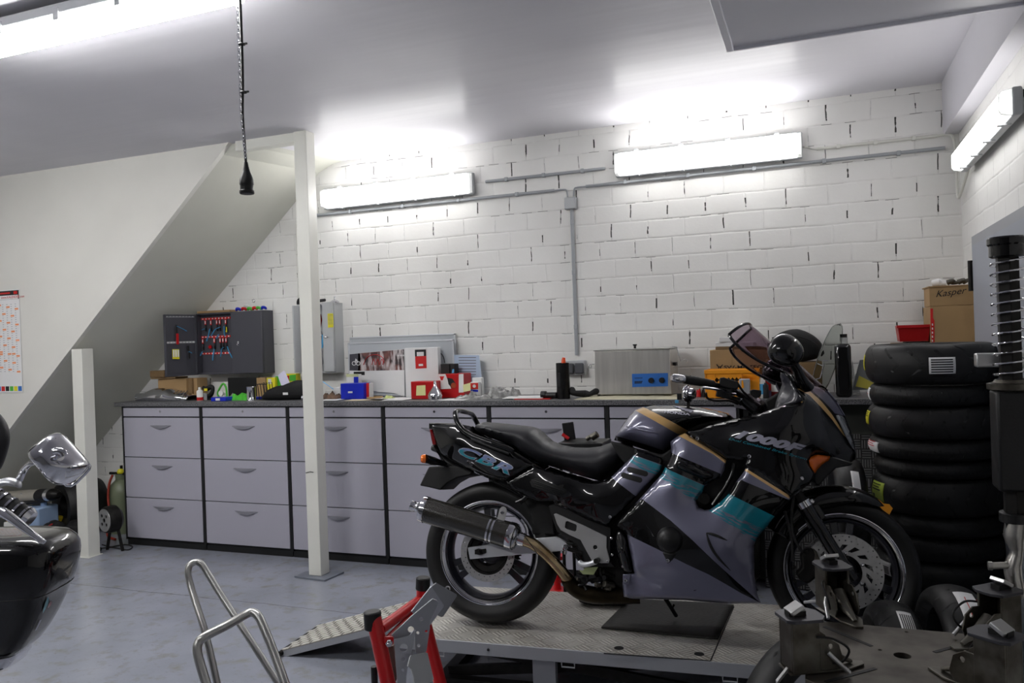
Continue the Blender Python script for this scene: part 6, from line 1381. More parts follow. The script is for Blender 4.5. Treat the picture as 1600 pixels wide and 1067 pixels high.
for dx in (0, 32, 64):
    g = G().tube([px(*q2('U', [p])[0], Y0-.004) for p in ((305+dx,350),(318+dx,305),(330+dx,330),(328+dx,350))], .005, 6, smooth=4, flat=(1,.4)); obj('red_script', g, 'red_ink', pr_)
g = text_geo('www', lambda x, y: px(505+(520-505)*0, 0, 5.2)*0+V((px(*q2('U', [(505,285)])[0], Y0).x+x, Y0-.004, px(*q2('U', [(505,285)])[0], Y0).z+y)), .03); obj('print_text', g, 'paper', pr_, smooth=False)
# tall white carton
o, x0, x1, z0, z1 = ibox('carton', 'paper', 633, 685, 543, 5.20, .05, 'tall white carton with a small red and black print in front of the whiteboard', 'box'); wc = o
flat('print', 'red_ink', q2('U', [(642,232),(728,230),(734,376),(648,380)]), 5.20, wc); flat('print', 'ink', q2('U', [(642,232),(728,230),(730,280),(644,284)]), 5.20, wc, .0012)
flat('print', 'paper', q2('U', [(658,250),(712,248),(713,280),(659,282)]), 5.20, wc, .0024); flat('print', 'paper', q2('U', [(672,344),(706,342),(707,358),(673,360)]), 5.20, wc, .0024)
# red wallet box + note
o, *_ = ibox('file_box', 'red_plastic', 642, 679, 596, 5.02, .10, 'shiny red folder box with a yellow sticky note standing on the worktop', 'box', bevel=.004)
flat('sticky_note', mat('pale_yellow_paper', (.86,.85,.60), .7), q2('U', [(655,512),(724,508),(726,588),(652,590)]), 5.02, o)
o, *_ = ibox('file_box', 'blue_plastic', 532, 568, 599, 5.02, .10, 'shiny blue folder box with a small white label on the worktop', 'box', bevel=.004)
flat('label', 'paper', q2('U', [(120,557),(154,556),(154,570),(120,571)]), 5.02, o)
o, *_ = ibox('small_carton', 'paper', 567, 577, 599, 5.06, .06, 'narrow red and white carton right beside the blue folder box', 'box'); flat('print', 'red_ink', q2('U', [(262,492),(284,492),(284,600),(262,604)]), 5.06, o)
o, *_ = ibox('small_carton', 'paper', 541, 560, 585, 5.16, .05, 'white and blue carton with a yellow strip behind the blue folder box', 'box')
flat('print', mat('pale_yellow_print', (.80,.82,.62), .6), q2('U', [(106,422),(200,420),(200,443),(106,445)]), 5.16, o); flat('print', 'blue_plastic', q2('U', [(165,444),(200,443),(200,490),(165,490)]), 5.16, o)
# funnel
c = px(*q2('U', [(812,615)])[0], 5.0); g = G().lathe([(.052,0),(.052,.028),(.046,.045),(.026,.075),(.012,.095),(.009,.130),(.007,.130),(.007,.095),(.02,.07),(.04,.04),(.048,.0)], (c.x, 4.98, TP+.0005), (0,0,1), 36, closed=True); g.f = g.f
obj('funnel', g, 'chrome', None, 'small shiny metal funnel standing upside down beside the red folder box', 'funnel')
# horn box etc.
o, *_ = ibox('product_box', 'red_plastic', 685, 725, 584, 5.12, .13, 'red and white product box with a picture of a horn, right of the funnel', 'box')
flat('print', 'paper', q2('U', [(826,424),(880,422),(925,536),(826,540)]), 5.12, o); flat('print', 'paper', q2('U', [(985,422),(1022,420),(1022,565),(985,567)]), 5.12, o)
flat('print', 'red_ink', q2('U', [(835,440),(872,438),(866,452),(860,470),(846,470),(841,455)]), 5.12, o, .0012); flat('print', 'blue_plastic', q2('U', [(826,478),(836,478),(836,530),(826,530)]), 5.12, o, .0012)
g = G(); 
for cx_, cz_, rr in ((915,470,16),(945,510,22)):
    p = px(*q2('U', [(cx_, cz_)])[0], 5.12); g = G().cyl((p.x, 5.118, p.z), (p.x, 5.1155, p.z), rr/5*.0045, n=20); obj('print', g, M['ink'] if rr < 20 else mat('horn_orange', (.62,.25,.10), .4), o)
flat('print', 'ink', q2('U', [(895,450),(935,458),(965,500),(930,530),(905,500)]), 5.12, o, .0010)
ibox('small_box', 'ink', 689, 703, 568.5, 5.17, .07, 'black and blue carton on the left on top of the horn box', 'box', yb=584); o, *_ = ibox('small_box', 'ink', 704, 711, 568.5, 5.17, .07, 'narrow black and white carton on top of the horn box, right hand one', 'box', yb=584)
flat('print', 'sky_blue', q2('U', [(935,385),(948,383),(948,412),(930,414)]), 5.17, o)
g = G().tube([px(*q2('U', [p])[0], 5.25) for p in ((835,410),(822,360),(822,300),(835,265),(852,268),(868,300),(875,335))], .0035, 8, smooth=5); obj('cable_loop', g, 'ink', None, 'thin black cable loop standing up behind the horn box', 'cable')
g = G(); q_ = [px(*p, 5.26) for p in q2('U', [(948,272),(1145,275),(1172,500),(1160,560),(960,560)])]
o = flat('document', mat('pale_blue_paper', (.72,.79,.88), .7), q2('U', [(948,272),(1145,275),(1168,490),(1160,600),(965,600)]), 5.30, None, th=.002); tagit(o, 'pale blue printed sheet propped against the block wall right of the whiteboards', 'paper')
for k in range(7): flat('print', 'grey_ink', q2('U', [(985,290+k*22),(1120,290+k*22),(1120,296+k*22),(985,296+k*22)]), 5.30, o, .002, .0006)
o, *_ = ibox('small_box', 'paper', 735, 747, 597, 5.05, .05, 'small red white and blue carton right of the horn box', 'box'); flat('print', 'red_ink', q2('U', [(1076,492),(1136,490),(1136,540),(1076,540)]), 5.05, o); flat('print', 'blue_plastic', q2('U', [(1078,542),(1136,545),(1136,562),(1078,556)]), 5.05, o)
flat('print', 'paper', q2('U', circ(1106,516,13)), 5.05, o, .0012)
ibox('small_box', 'paper', 738, 753, 590, 5.12, .04, 'white carton leaning behind the small red white and blue carton', 'box')
o = flat('sticky_note', mat('cream_note', (.86,.85,.62), .7), q2('U', [(1018,505),(1075,490),(1078,550),(1022,562)]), 5.0, None); tagit(o, 'cream folded note standing just left of the small red white and blue carton', 'paper')
# crumpled clear bags: heaped film
def heap(name, x0, x1, h, Y, dep, m, label, cat, seed=1, rough=.5, n=22):
    a = px(x0, 618, Y).x; b = px(x1, 618, Y).x; g = G(); k = n//2
    for i in range(n+1):
        for j in range(k+1):
            u, v = i/n, j/k; e = max(0, 1-(2*u-1)**4)*max(0, 1-(2*v-1)**4)
            z = e*h*(.45+rough*(noise.noise(V((u*5+seed, v*3, seed)))+.35*noise.noise(V((u*16, v*9, seed*3)))))+.001
            g.v.append(V((a+(b-a)*u, Y+dep*v, TP+max(.001, z))))
    g.f = [(i*(k+1)+j, (i+1)*(k+1)+j, (i+1)*(k+1)+j+1, i*(k+1)+j+1) for i in range(n) for j in range(k)]
    o_ = len(g.v); g.v += [V((a, Y, TP+.0003)), V((b, Y, TP+.0003)), V((b, Y+dep, TP+.0003)), V((a, Y+dep, TP+.0003))]; g.f.append((o_+3, o_+2, o_+1, o_)); g.m = [0]*len(g.f)
    return obj(name, g, m, None, label, cat, ang=60)
M['film'] = mat('crumpled_film', (.68,.68,.67), .2, trans=.3, coat=.5, var=.5, vs=40)
heap('plastic_bag', 708, 762, .05, 4.97, .12, 'film', 'crumpled clear plastic bag in front of the small red white and blue carton', 'bag', 2, .9)
heap('plastic_bag', 755, 808, .10, 5.05, .15, M['film'], 'clear plastic bag holding a dark part, right of the paper sheet', 'bag', 5, .8)
o = heap('black_part', 764, 800, .075, 5.08, .10, 'matt_black', 'dark part inside the clear bag on the worktop', 'machine part', 8, .5)
heap('yellow_bag', 597, 612, .035, 5.05, .06, mat('pale_green_film', (.74,.78,.50), .4), 'small pale yellow green packet lying between the blue and the red folder box', 'packet', 3, .6)
g = G().lathe([(.055,0),(.062,.004),(.062,.012),(.055,.016)], (px(583,618,5.08).x, 5.1, TP+.0005), (0,0,1), 30, closed=True); obj('tape_roll', g, 'card', None, 'brown roll of tape lying behind the blue folder box', 'tape')
for x0, x1, y0, y1, rz, m, l in ((500,530,4.9,5.15,.1,'paper','white paper sheet lying left of the blue folder box'), (575,636,4.90,5.14,-.12,'paper','white sheet lying between the blue and red folder boxes'), (545,600,4.885,5.02,.2,mat('cream_sheet',(.82,.76,.66),.7),'cream sheet lying at the worktop edge by the blue folder box'), (690,730,4.9,5.05,-.1,'paper','white sheet lying in front of the horn box')):
    a = px(x0, 622, 4.95).x; b = px(x1, 622, 4.95).x; g = G().rbox((a+b)/2, (y0+y1)/2, TP+.0004+.0012*(x0 % 3), b-a, y1-y0, .0012, rz*.6); obj('paper_sheet', g, m, None, l, 'paper', smooth=False)
for x0, x1, m, l, z in ((808,862,'red_ink','thin red folder lying on the worktop left of the black canister',.0), (790,850,'paper','white papers lying on the worktop left of the red folder',.006)):
    a = px(x0, 620, 5.0).x; b = px(x1, 620, 5.0).x; g = G().rbox((a+b)/2, 5.03, TP+.0006+z, b-a, .2, .005, .08); obj('folder', g, m, None, l, 'folder')
# --- black canister with orange grip, lying torch, cable bundle
c = px(880, 600, 5.0); r = thing('canister', 'upright dark metal canister with an orange grip sticking out, left of the steel cleaner', 'canister', (c.x, 5.0, TP))
h = px(880, 567, 5.0).z-TP
obj('shell', G().lathe([(0,0),(.043,0),(.044,.004),(.044,h),(.040,h),(.040,h-.06),(0,h-.06)], (c.x, 5.0, TP+.0005), (0,0,1), 40), mat('gunmetal', (.22,.22,.22), .28, metal=.85, var=.4, vs=12), r)
obj('slot', G().box(c.x-.022, c.x-.004, 5.0-.047, 5.0-.040, TP+.08, TP+.17), 'ink', r, bevel=.002)
obj('orange_grip', G().tube([(c.x+.004, 5.0, TP+h-.05), (c.x+.008, 5.0, TP+h+.02), (c.x+.011, 5.0, TP+h+.035)], [.018,.013,.010], 16), mat('orange_red', (.90,.32,.14), .35), r)
g = G().tube([(c.x-.15, 4.99, TP+.026), (c.x-.12, 4.99, TP+.026), (c.x-.115, 4.99, TP+.022), (c.x-.046, 4.99, TP+.022)], [.026,.026,.021,.021], 20); obj('torch', g, 'black_plastic', None, 'black torch lying against the left foot of the dark canister', 'torch')
a = px(893, 612, 5.02); b = px(932, 606, 5.02); g = G().tube([(a.x, 5.02, TP+.05), (a.x+.03, 5.0, TP+.035), (a.x+.09, 5.03, TP+.028), (a.x+.13, 5.0, TP+.03), (b.x+.0, 5.03, TP+.045), (b.x+.01, 5.05, TP+.02)], [.028,.018,.024,.015,.022,.012], 12, smooth=6); g2 = g
obj('black_tool', g, 'matt_black', None, 'black hand tool lying between the dark canister and the steel cleaner', 'tool')
heap('cloth', 896, 1062, .030, 4.9, .35, 'beige', 'beige cloth spread beneath the steel ultrasonic cleaner', 'cloth', 4, .25, 30)
# --- ultrasonic cleaner
r0_ = px(930, 600, 5.02); r1_ = px(1050, 600, 5.02); x0, x1 = r0_.x, r1_.x; zt = px(990, 545, 5.02).z; zb = TP+.022
x1f = px(1050, 580, 5.02).x
r = thing('ultrasonic_cleaner', 'brushed steel bench cleaner with blue control panel and black lid knob', 'cleaner', ((x0+x1)/2, 5.15, TP+.02))
obj('tank', G().box(x0, x1f-.008, 5.02, 5.30, zb, zt-.008), 'steel_box' if 'steel_box' in M else mat('bright_brushed_steel', (.80,.79,.77), .3, metal=.75, var=.14, vs=5, stretch=(9, 9, .6), bump=.0002, bs=40), r, bevel=.004)
obj('lid', G().box(x0-.004, x1f-.004, 5.015, 5.305, zt-.008, zt), 'steel', r, bevel=.002)
k = px(992, 540, 5.15); obj('lid_knob', G().lathe([(0,.028),(.014,.028),(.014,.022),(.008,.016),(.008,0)], (k.x, 5.15, zt), (0,0,1), 20), 'black_plastic', r)
pq = q2('Y', [(922,418),(1172,412),(1172,504),(925,510)]); pn = flat('control_panel', 'panel_blue', pq, 5.02, r, 0, .002)
for kx, ky in ((1056,464),(1130,462)):
    p = px(*q2('Y', [(kx, ky)])[0], 5.017); obj('knob', G().cyl((p.x, 5.017, p.z), (p.x, 5.000, p.z), .0185, .0165, n=28), 'black_plastic', pn, bevel=.001)
g = text_geo('Elma', lambda x, y: V((px(*q2('Y', [(940,482)])[0], 5.02).x+x, 5.0165, px(*q2('Y', [(940,482)])[0], 5.02).z+y)), .02, shear=.3, bold=.02)
for k_ in range(2): 
    aq = [(940,470+k_*9),(995-k_*4,468+k_*9),(995-k_*4,474+k_*9),(940,477+k_*9)]; flat('panel_print', 'ink', q2('Y', aq), 5.0175, pn, 0, .0006)
flat('panel_print', 'ink', q2('Y', [(940,446),(995,444),(995,448),(940,450)]), 5.0175, pn, 0, .0006)
obj('wire_handle', G().tube([px(*q2('Y', [p])[0], 5.1) for p in ((1200,228),(1232,230),(1258,330),(1290,316),(1310,325),(1305,340))], .0026, 8), 'chrome', r)
obj('wire_handle', G().tube([px(*q2('Y', [p])[0], 5.05) for p in ((662,350),(625,354),(622,374),(640,376),(640,358))], .0026, 8), 'chrome', r)
obj('side_latch', G().box(x1f-.008, x1f+.012, 5.1, 5.16, (zt+zb)/2+.03, (zt+zb)/2+.05), 'ink', r)
# --- carton with buffalo mark, orange crate
o, x0, x1, z0, z1 = ibox('carton', 'card', 1110, 1205, 546, 5.10, .20, 'large brown carton behind the orange crate, papers piled on it', 'box', bevel=.003)
p = px(*q2('N', [(603,522)])[0], 5.10)
horn = [(603,522),(618,530),(628,545),(640,552),(650,552),(662,545),(672,530),(684,528),(676,545),(664,556),(660,575),(650,580),(646,562),(640,562),(636,580),(626,575),(624,556),(610,545)]
flat('logo', 'ink', q2('N', horn), 5.10, o)
tq = px(*q2('N', [(695,585)])[0], 5.10); g = text_geo('SW-MOTECH', lambda x, y: V((tq.x+x*1.45, 5.0985, tq.z+y+.001)), .030, bold=.02); obj('lettering', g, 'ink', o, smooth=False)
flat('tape', mat('brown_tape', (.60,.49,.33), .4), q2('N', [(785,345),(800,345),(800,590),(785,590)]), 5.10, o)
for k, (a_, b_, c_, rz, m, l) in enumerate(((1117,1200,541,.05,'card_dark','flat brown cardboard piece lying on the large brown carton'), (1119,1180,534,-.06,'paper','white stack of papers on the large brown carton, under the tilted sheets'), (1122,1160,526,.12,'paper','tilted white sheets topmost on the large brown carton'))):
    xa, xb = px(a_, 540, 5.12).x, px(b_, 540, 5.12).x; zt_ = px(1150, c_, 5.12).z; zb_2 = z1 if k == 0 else zprev; zprev = zt_; g = G().rbox((xa+xb)/2, 5.2, zb_2+.0005, xb-xa, .17, zt_-zb_2-.001, rz); obj(['cardboard', 'paper_stack', 'paper_stack'][k], g, m, None, l, 'paper' if k else 'cardboard', bevel=.002)
yc_ = 4.93; xa, xb = px(*q2('N', [(472,600)])[0], yc_).x, px(*q2('N', [(1105,600)])[0], yc_).x; zt_ = px(*q2('N', [(700,590)])[0], yc_).z
r = thing('crate', 'orange plastic crate with lattice sides behind the handlebar of the motorcycle', 'crate', ((xa+xb)/2, yc_+.08, TP))
zc = TP+.001; hh = zt_-zc; n_ = 9
holes_ = []
for i in range(8):
    for j in range(2):
        cxh = xa+.055+(xb-xa)*.60*(i+.5)/8; czh = zc+hh*(.42+.22*j)+(.0); w2, h2 = .014, .016; holes_.append([(cxh-w2, czh), (cxh, czh-h2), (cxh+w2, czh), (cxh, czh+h2)])
ohl = [(xb-.09, zc+hh*.62), (xb-.015, zc+hh*.62), (xb-.015, zc+hh*.8), (xb-.09, zc+hh*.8)]
g = G().plate([(xa, zc), (xb, zc), (xb, zc+hh), (xa, zc+hh)], holes_+[ohl], lambda x, z, h: V((x, yc_+.004-h, z)), .004); obj('front_side', g, 'orange', r, smooth=False)
obj('rim', G().box(xa-.006, xb+.006, yc_-.008, yc_+.004, zc+hh*.86, zc+hh), 'orange', r, bevel=.002)
for q in (xa, xa+(xb-xa)*.17, xa+(xb-xa)*.68, xb): obj('rib', G().box(q-.003, q+.003, yc_-.006, yc_, zc, zc+hh*.98), 'orange', r)
obj('back_side', G().box(xa, xb, yc_+.155, yc_+.16, zc, zc+hh), 'orange', r); obj('end_side', G().box(xa, xa+.004, yc_+.004, yc_+.155, zc, zc+hh), 'orange', r); obj('end_side', G().box(xb-.004, xb, yc_+.004, yc_+.155, zc, zc+hh), 'orange', r); obj('bottom', G().box(xa, xb, yc_, yc_+.16, zc, zc+.004), 'orange', r)
obj('crate_shade_block', G().box(xa+.02, xb-.10, yc_+.02, yc_+.14, zc+.006, zc+hh*.82), 'matt_black', None, 'shade block added as dark sack seen through the lattice of the orange crate', 'backing', bevel=.015)  # dark block added as the shade behind the lattice holes
o, *_ = ibox('scan_tool', 'grey_metal', 1155, 1172, 592, 4.885, .03, 'small grey and orange handheld gadget in front of the orange crate', 'gadget', bevel=.005); flat('stripe', 'orange', q2('N', [(905,720),(920,715),(935,800),(905,818)]), 4.885, o)
for x0_, x1_, yt_, m, l in ((1086,1095,585,'red_plastic','small red cap left of the orange crate'), (1074,1087,590,'beige','pale cloth lump right of the steel cleaner'), (1095,1101,584,'matt_black','small black cap left of the orange crate')):
    heap('clutter', x0_, x1_, .085*(621-yt_)/30, 5.05, .06, m, l, 'clutter', x0_*.1, .2, 10)
# cans behind the windscreen
def can(x, yt, rad, m, label, Y=5.0, name='spray_can', cap=None, lab=None):
    c = px(x, 600, Y); h = px(x, yt, Y).z-TP; r = thing(name, label, 'can', (c.x, Y, TP))
    obj('body', G().lathe([(0,0),(rad*.96,0),(rad,.004),(rad,h*.84),(rad*.9,h*.88),(0,h*.88)], (c.x, Y, TP+.0005), (0,0,1), 32), m, r)
    obj('cap', G().lathe([(rad*.5,h*.86),(rad*.5,h*.98),(rad*.42,h),(0,h)], (c.x, Y, TP+.0005), (0,0,1), 20), cap or 'white_plastic', r)
    if lab:
        obj('label', G().lathe([(rad+.0006,h*.2),(rad+.0006,h*.7)], (c.x, Y, TP+.0005), (0,0,1), 32, a0=PI*1.05, a1=PI*1.95, xref=(1,0,0)), lab, r)
    return r
can(1190, 590, .022, 'white_plastic', 'white spray can seen beside the orange crate under the windscreen', 4.95, lab='sky_blue')
can(1203, 565, .026, mat('violet_can', (.42,.36,.48), .3), 'violet can seen through the lower edge of the windscreen', 5.02, lab='red_ink')
can(1212, 575, .026, mat('dark_red_can', (.45,.08,.10), .3), 'dark red can just behind the neck of the motorcycle fairing', 5.0, lab='paper')
can(1196, 598, .018, 'ink', 'small black bottle between the white and the dark red can', 4.94, name='bottle', cap='ink')
# tail bag on a carton, clear screen, pannier insert
o, *_ = ibox('carton', 'card_dark', 1238, 1285, 566, 5.12, .2, 'low dark carton carrying the black tail bag behind the mirror', 'box'); ob = o
sgh = px(1260, 566, 5.12).z
cbt = px(1243, 540, 5.10); a_ = px(1199, 540, 5.10).x; b_ = px(1288, 545, 5.10).x; zt_ = px(1240, 514, 5.10).z
g = G(); nx, ny = 26, 18
for i in range(nx+1):
    u = i/nx; x = a_+(b_-a_)*u; e = (1-(2*u-1)**2)**.33 if 0 < u < 1 else 0.02; tz = (zt_-sgh)*(.62+.38*e-.20*max(0, u-.55)**1*1.6)
    for j in range(ny):
        t = 2*PI*j/ny; g.v.append(V((x, 5.22+.11*e*math.copysign(abs(math.cos(t))**.6, math.cos(t)), sgh+tz/2+tz/2*e*math.copysign(abs(math.sin(t))**.6, math.sin(t)))))
g.f = [(i*ny+j, i*ny+(j+1) % ny, (i+1)*ny+(j+1) % ny, (i+1)*ny+j) for i in range(nx) for j in range(ny)]+[tuple(range(ny))[::-1], tuple(nx*ny+j for j in range(ny))]; g.f = [f[::-1] for f in g.f]; g.m = [0]*len(g.f)
tbg = obj('tail_bag', g, 'cloth_black', None, 'rounded black fabric tail bag on the dark carton behind the mirror', 'bag', ang=70)
g = G().tube([px(x, y, 5.105) for x, y in ((1206,528),(1230,524),(1262,530),(1284,545))], .003, 6, smooth=5); obj('zip', g, 'matt_black', tbg)
# clear screen leaning
g = G(); R_ = [(1306,508),(1300,512),(1290,530),(1278,560),(1270,590),(1268,606)]; L_ = [(1313,506),(1316,514),(1314,540),(1306,570),(1296,596),(1290,607)]
nl_ = len(R_)
for i in range(nl_):
    a = px(*R_[i], 5.03); b = px(*L_[i], 5.03)
    for j in range(9): t = j/8; g.v.append(a.lerp(b, t)+V((0, -.05*math.sin(PI*t), 0)))
g.f = [(i*9+j, i*9+j+1, (i+1)*9+j+1, (i+1)*9+j) for i in range(nl_-1) for j in range(8)]; g.m = [0]*len(g.f)
r = obj('clear_windscreen', g, 'screen_clear', None, 'clear motorcycle windscreen standing upright on the worktop beside the black case', 'windscreen', ang=80, solid=.004, origin=False)
ed = [g.v[i*9] for i in range(nl_-1, -1, -1)]+[g.v[j] for j in range(9)]+[g.v[i*9+8] for i in range(nl_)]; obj('rim', G().tube(ed, .0035, 8, smooth=3), 'bubble', r)
obj('bracket', G().tube([px(*q2('H', [p])[0], 4.97) for p in ((1040,600),(1075,590),(1105,480),(1100,445),(1145,445))], .0035, 8), 'chrome', r)
obj('bracket', G().tube([px(*q2('H', [p])[0], 4.97) for p in ((1080,480),(1050,470),(1100,490))], .0035, 8), 'chrome', r)
o, x0, x1, z0, z1 = ibox('side_case', 'black_gloss', 1305, 1331, 537, 4.96, .14, 'tall glossy black side case standing on the worktop right of the clear windscreen', 'case', bevel=.02)
c = px(1318, 526, 5.03); obj('case_neck', G().tube([(c.x, 5.03, z1-.002), (c.x, 5.03, z1+.035)], .022, 20), 'bubble', o); obj('case_cap', G().tube([(c.x, 5.03, z1+.035), (c.x, 5.03, z1+.055)], .020, 20), 'ink', o)
heap('clear_bag', 1322, 1345, .27, 5.14, .12, 'bubble', 'clear plastic bag bulging up behind the tall black side case', 'bag', 7, .5, 16)
r = thing('laptop_box', 'grey and yellow flat box leaning in front of the tyre stack on the worktop', 'box', (px(1350, 600, 5.05).x, 5.08, TP))
xs = [px(*p, 5.05) for p in q2('H', [(1405,440),(1480,430),(1560,600),(1530,680),(1340,690)])]
g = G().plate([(p.x, p.z) for p in xs][::-1], [], lambda x, z, h: V((x, 5.06-h, z)), .035); obj('sleeve', g, mat('grey_sleeve', (.42,.43,.44), .5), r, smooth=False)
xs = [px(*p, 5.02) for p in q2('H', [(1400,570),(1540,640),(1520,690),(1370,660)])]
g = G().plate([(p.x, p.z) for p in xs][::-1], [], lambda x, z, h: V((x, 5.023-h, z)), .003); obj('yellow_label', g, mat('olive_yellow', (.70,.66,.28), .5), r, smooth=False)
# --- boxes in the right corner
o, x0, x1, z0, z1 = ibox('carton', 'card', 1455, 1542, 477, 5.02, .30, 'big brown carton with red print on its left edge, behind the tyre stack', 'box')
flat('print', 'red_ink', q2('J', [(594,276),(612,276),(612,340),(622,360),(624,526),(604,526),(596,400)]), 5.02, o)
for k in range(5): flat('print', 'paper', q2('J', [(604,380+k*28),(612,380+k*28),(613,394+k*28),(605,394+k*28)]), 5.02, o, .0012)
zb2 = z1
xa, xb = px(1452, 460, 5.02).x, px(1523, 460, 5.02).x; zt2 = px(1480, 448, 5.02).z
o = obj('carton', G().rbox((xa+xb)/2, 5.14, zb2+.001, xb-xa, .24, zt2-zb2, .0), 'card', None, 'smaller brown carton marked Kasper, on top of the big brown carton', 'box', bevel=.002)
kp = px(*q2('J', [(628,198)])[0], 5.02); g = text_geo('Kasper', lambda x, y: V((kp.x+x+y*.12, 5.0185, kp.z+y+x*.10)), .052, shear=.25); obj('handwriting', g, 'ink', o, smooth=False)
obj('lid_flap', G().rbox((xa+xb)/2, 5.14, zt2+.001, xb-xa+.012, .25, .006, .02), 'card', o)
for k, (a, b, m, l) in enumerate(((1457,1478,'paper','white crumpled tissue roll on the Kasper carton'), (1480,1497,'worn_steel','metal fitting lying in the middle on the Kasper carton'), (1497,1515,'worn_steel','long metal fitting lying at the right on the Kasper carton'))):
    ya = px(a, 445, 5.1).x; yb_ = px(b, 445, 5.1).x; z_ = zt2+.008
    g = G().tube([(ya, 5.1, z_+.018), (ya+.03, 5.09, z_+.028 if k else z_+.022), ((ya+yb_)/2, 5.1, z_+.018), (yb_, 5.1, z_+.016+.015*(k == 2))], [.016, .012 if k else .020, .014, .008] if k else [.018,.022,.02,.018], 10, smooth=4); obj('tissue_roll' if k == 0 else 'metal_fitting', g, m, None, l, 'paper' if k == 0 else 'fitting')
o, xa2, xb2, za, zb3 = ibox('crate', 'ink', 1418, 1453, 534, 5.06, .22, 'black crate on the worktop under the red storage bin', 'crate', bevel=.003)
o, _, _, _, _ = ibox('pedestal_box', 'card_dark', 1396, 1417, 536, 5.10, .16, 'dark carton beside the black crate under the red storage bin', 'box')
xa, xb = px(1403, 520, 5.04).x, px(1454, 520, 5.04).x; z0r, z1r = zb3+.004, px(1430, 508, 5.04).z; zc_ = (z0r)
r = thing('storage_bin', 'red plastic storage bin on the black crate left of the big carton', 'bin', ((xa+xb)/2, 5.13, z0r))
g = G(); t_ = .012
g.add([(xa+.01,5.05,z0r),(xb-.01,5.05,z0r),(xb-.01,5.20,z0r),(xa+.01,5.20,z0r),(xa,5.04,z1r),(xb,5.04,z1r),(xb,5.21,z1r),(xa,5.21,z1r)], [(3,2,1,0),(0,1,5,4),(1,2,6,5),(2,3,7,6),(3,0,4,7)]); obj('shell', g, mat('dark_red_plastic', (.62,.04,.05), .4), r, smooth=False, solid=.003)
obj('rim', G().box(xa-.005, xb+.005, 5.033, 5.04, z1r-.014, z1r+.002), 'red_plastic', r, bevel=.001)
# ================================================================ key cabinets
def kc(p, Y): return px(*q2('KC', [p])[0], Y)
Xr_ = ony(428, 530, YB).x; yfr = onx(412, 530, Xr_).y
yfr = min(max(yfr, 5.1), 5.28)
Xl_ = px(308, 540, yfr).x; zt = px(365, 487, yfr).z; zb = px(365, 584, yfr).z; xm = px(364, 530, yfr).x
r = thing('key_cabinet', 'dark grey wall cabinet with its left door open showing rows of keys', 'cabinet', ((Xl_+Xr_)/2, (yfr+YB)/2, zb))
obj('back', G().box(Xl_, Xr_, YB-.006, YB-.001, zb, zt), 'key_cab', r)
for a in ((Xl_, Xr_, zt-.012, zt), (Xl_, Xr_, zb, zb+.012)): obj('panel', G().box(a[0], a[1], yfr, YB-.006, a[2], a[3]), 'key_cab', r, bevel=.001)
for a in ((Xl_, Xl_+.01), (Xr_-.01, Xr_)): obj('side', G().box(a[0], a[1], yfr, YB-.006, zb+.012, zt-.012), 'key_cab', r)
yi = yfr+.045
obj('inner_panel', G().box(Xl_+.01, xm, yi, yi+.004, zb+.012, zt-.012), 'key_cab', r)
dr_ = obj('door', G().box(xm, Xr_-.002, yfr-.018, yfr, zb+.003, zt-.003), 'key_cab', r, bevel=.003, label='closed right door')
k_ = px(373, 535, yfr-.02); obj('lock', G().cyl((k_.x, yfr-.018, k_.z), (k_.x, yfr-.026, k_.z), .010, n=18), 'chrome', dr_)
obj('key', G().tube([V((k_.x, yfr-.03, k_.z)), V((k_.x+.004, yfr-.036, k_.z-.01))], .004, 8).tube([V((k_.x+.006+.010*math.cos(t), yfr-.036, k_.z-.014+.010*math.sin(t))) for t in [2*PI*i/14 for i in range(14)]], .0014, 6, closed=True), 'chrome', dr_)
hp_ = V((Xl_-.014, yfr-.006, 0)); fp_ = px(256, 540, 4.98); dv_ = V((fp_.x-hp_.x, fp_.y-hp_.y, 0)); dw_ = dv_.length; dv_.normalize(); dn_ = V((-dv_.y, dv_.x, 0)); dn_ = dn_ if dn_.y < 0 else -dn_
def dq(u, z, o=0.): q = hp_+dv_*u+dn_*o; q.z = z; return q
def dbox(u0, u1, z0, z1, o0, o1): return G().add([dq(u0,z0,o0),dq(u1,z0,o0),dq(u1,z0,o1),dq(u0,z0,o1),dq(u0,z1,o0),dq(u1,z1,o0),dq(u1,z1,o1),dq(u0,z1,o1)], [(0,1,2,3),(7,6,5,4),(4,5,1,0),(5,6,2,1),(6,7,3,2),(7,4,0,3)])
def dp_(p, o=.016):
    d = ray(*q2('KC', [p])[0]); q0 = hp_+dn_*o; t = (q0-CP).dot(dn_)/d.dot(dn_); return CP+d*t
dl = obj('door', dbox(0, dw_, zb-.002, zt-.008, 0, .012), 'key_cab', r, bevel=.002, label='left door swung open')
for a in ((0, dw_, zt-.020, zt-.008), (0, dw_, zb-.002, zb+.008), (0, .008, zb, zt-.01), (dw_-.008, dw_, zb, zt-.01)): obj('door_rim', dbox(*a, .012, .03), 'key_cab', dl)
obj('hinge_strip', G().cyl((Xl_-.006, yfr-.012, zb), (Xl_-.006, yfr-.012, zt-.01), .006, n=10), 'chrome', r)
def rail(p0, p1, Y, m, par, n):
    a, b = kc(p0, Y), kc(p1, Y); z = (a.z+b.z)/2; rr = obj('hook_rail', G().box(a.x, b.x, Y-.004, Y, z-.008, z+.008), m, par)
    for i in range(n): x = a.x+(b.x-a.x)*(i+.5)/n; obj('hook', G().box(x-.006, x+.006, Y-.0052, Y-.004, z-.004, z+.004), 'paper', rr, smooth=False)
    return z
for y in (240, 382, 512): rail((375, y+3), (602, y-8), yi, 'red_ink', r, 9)
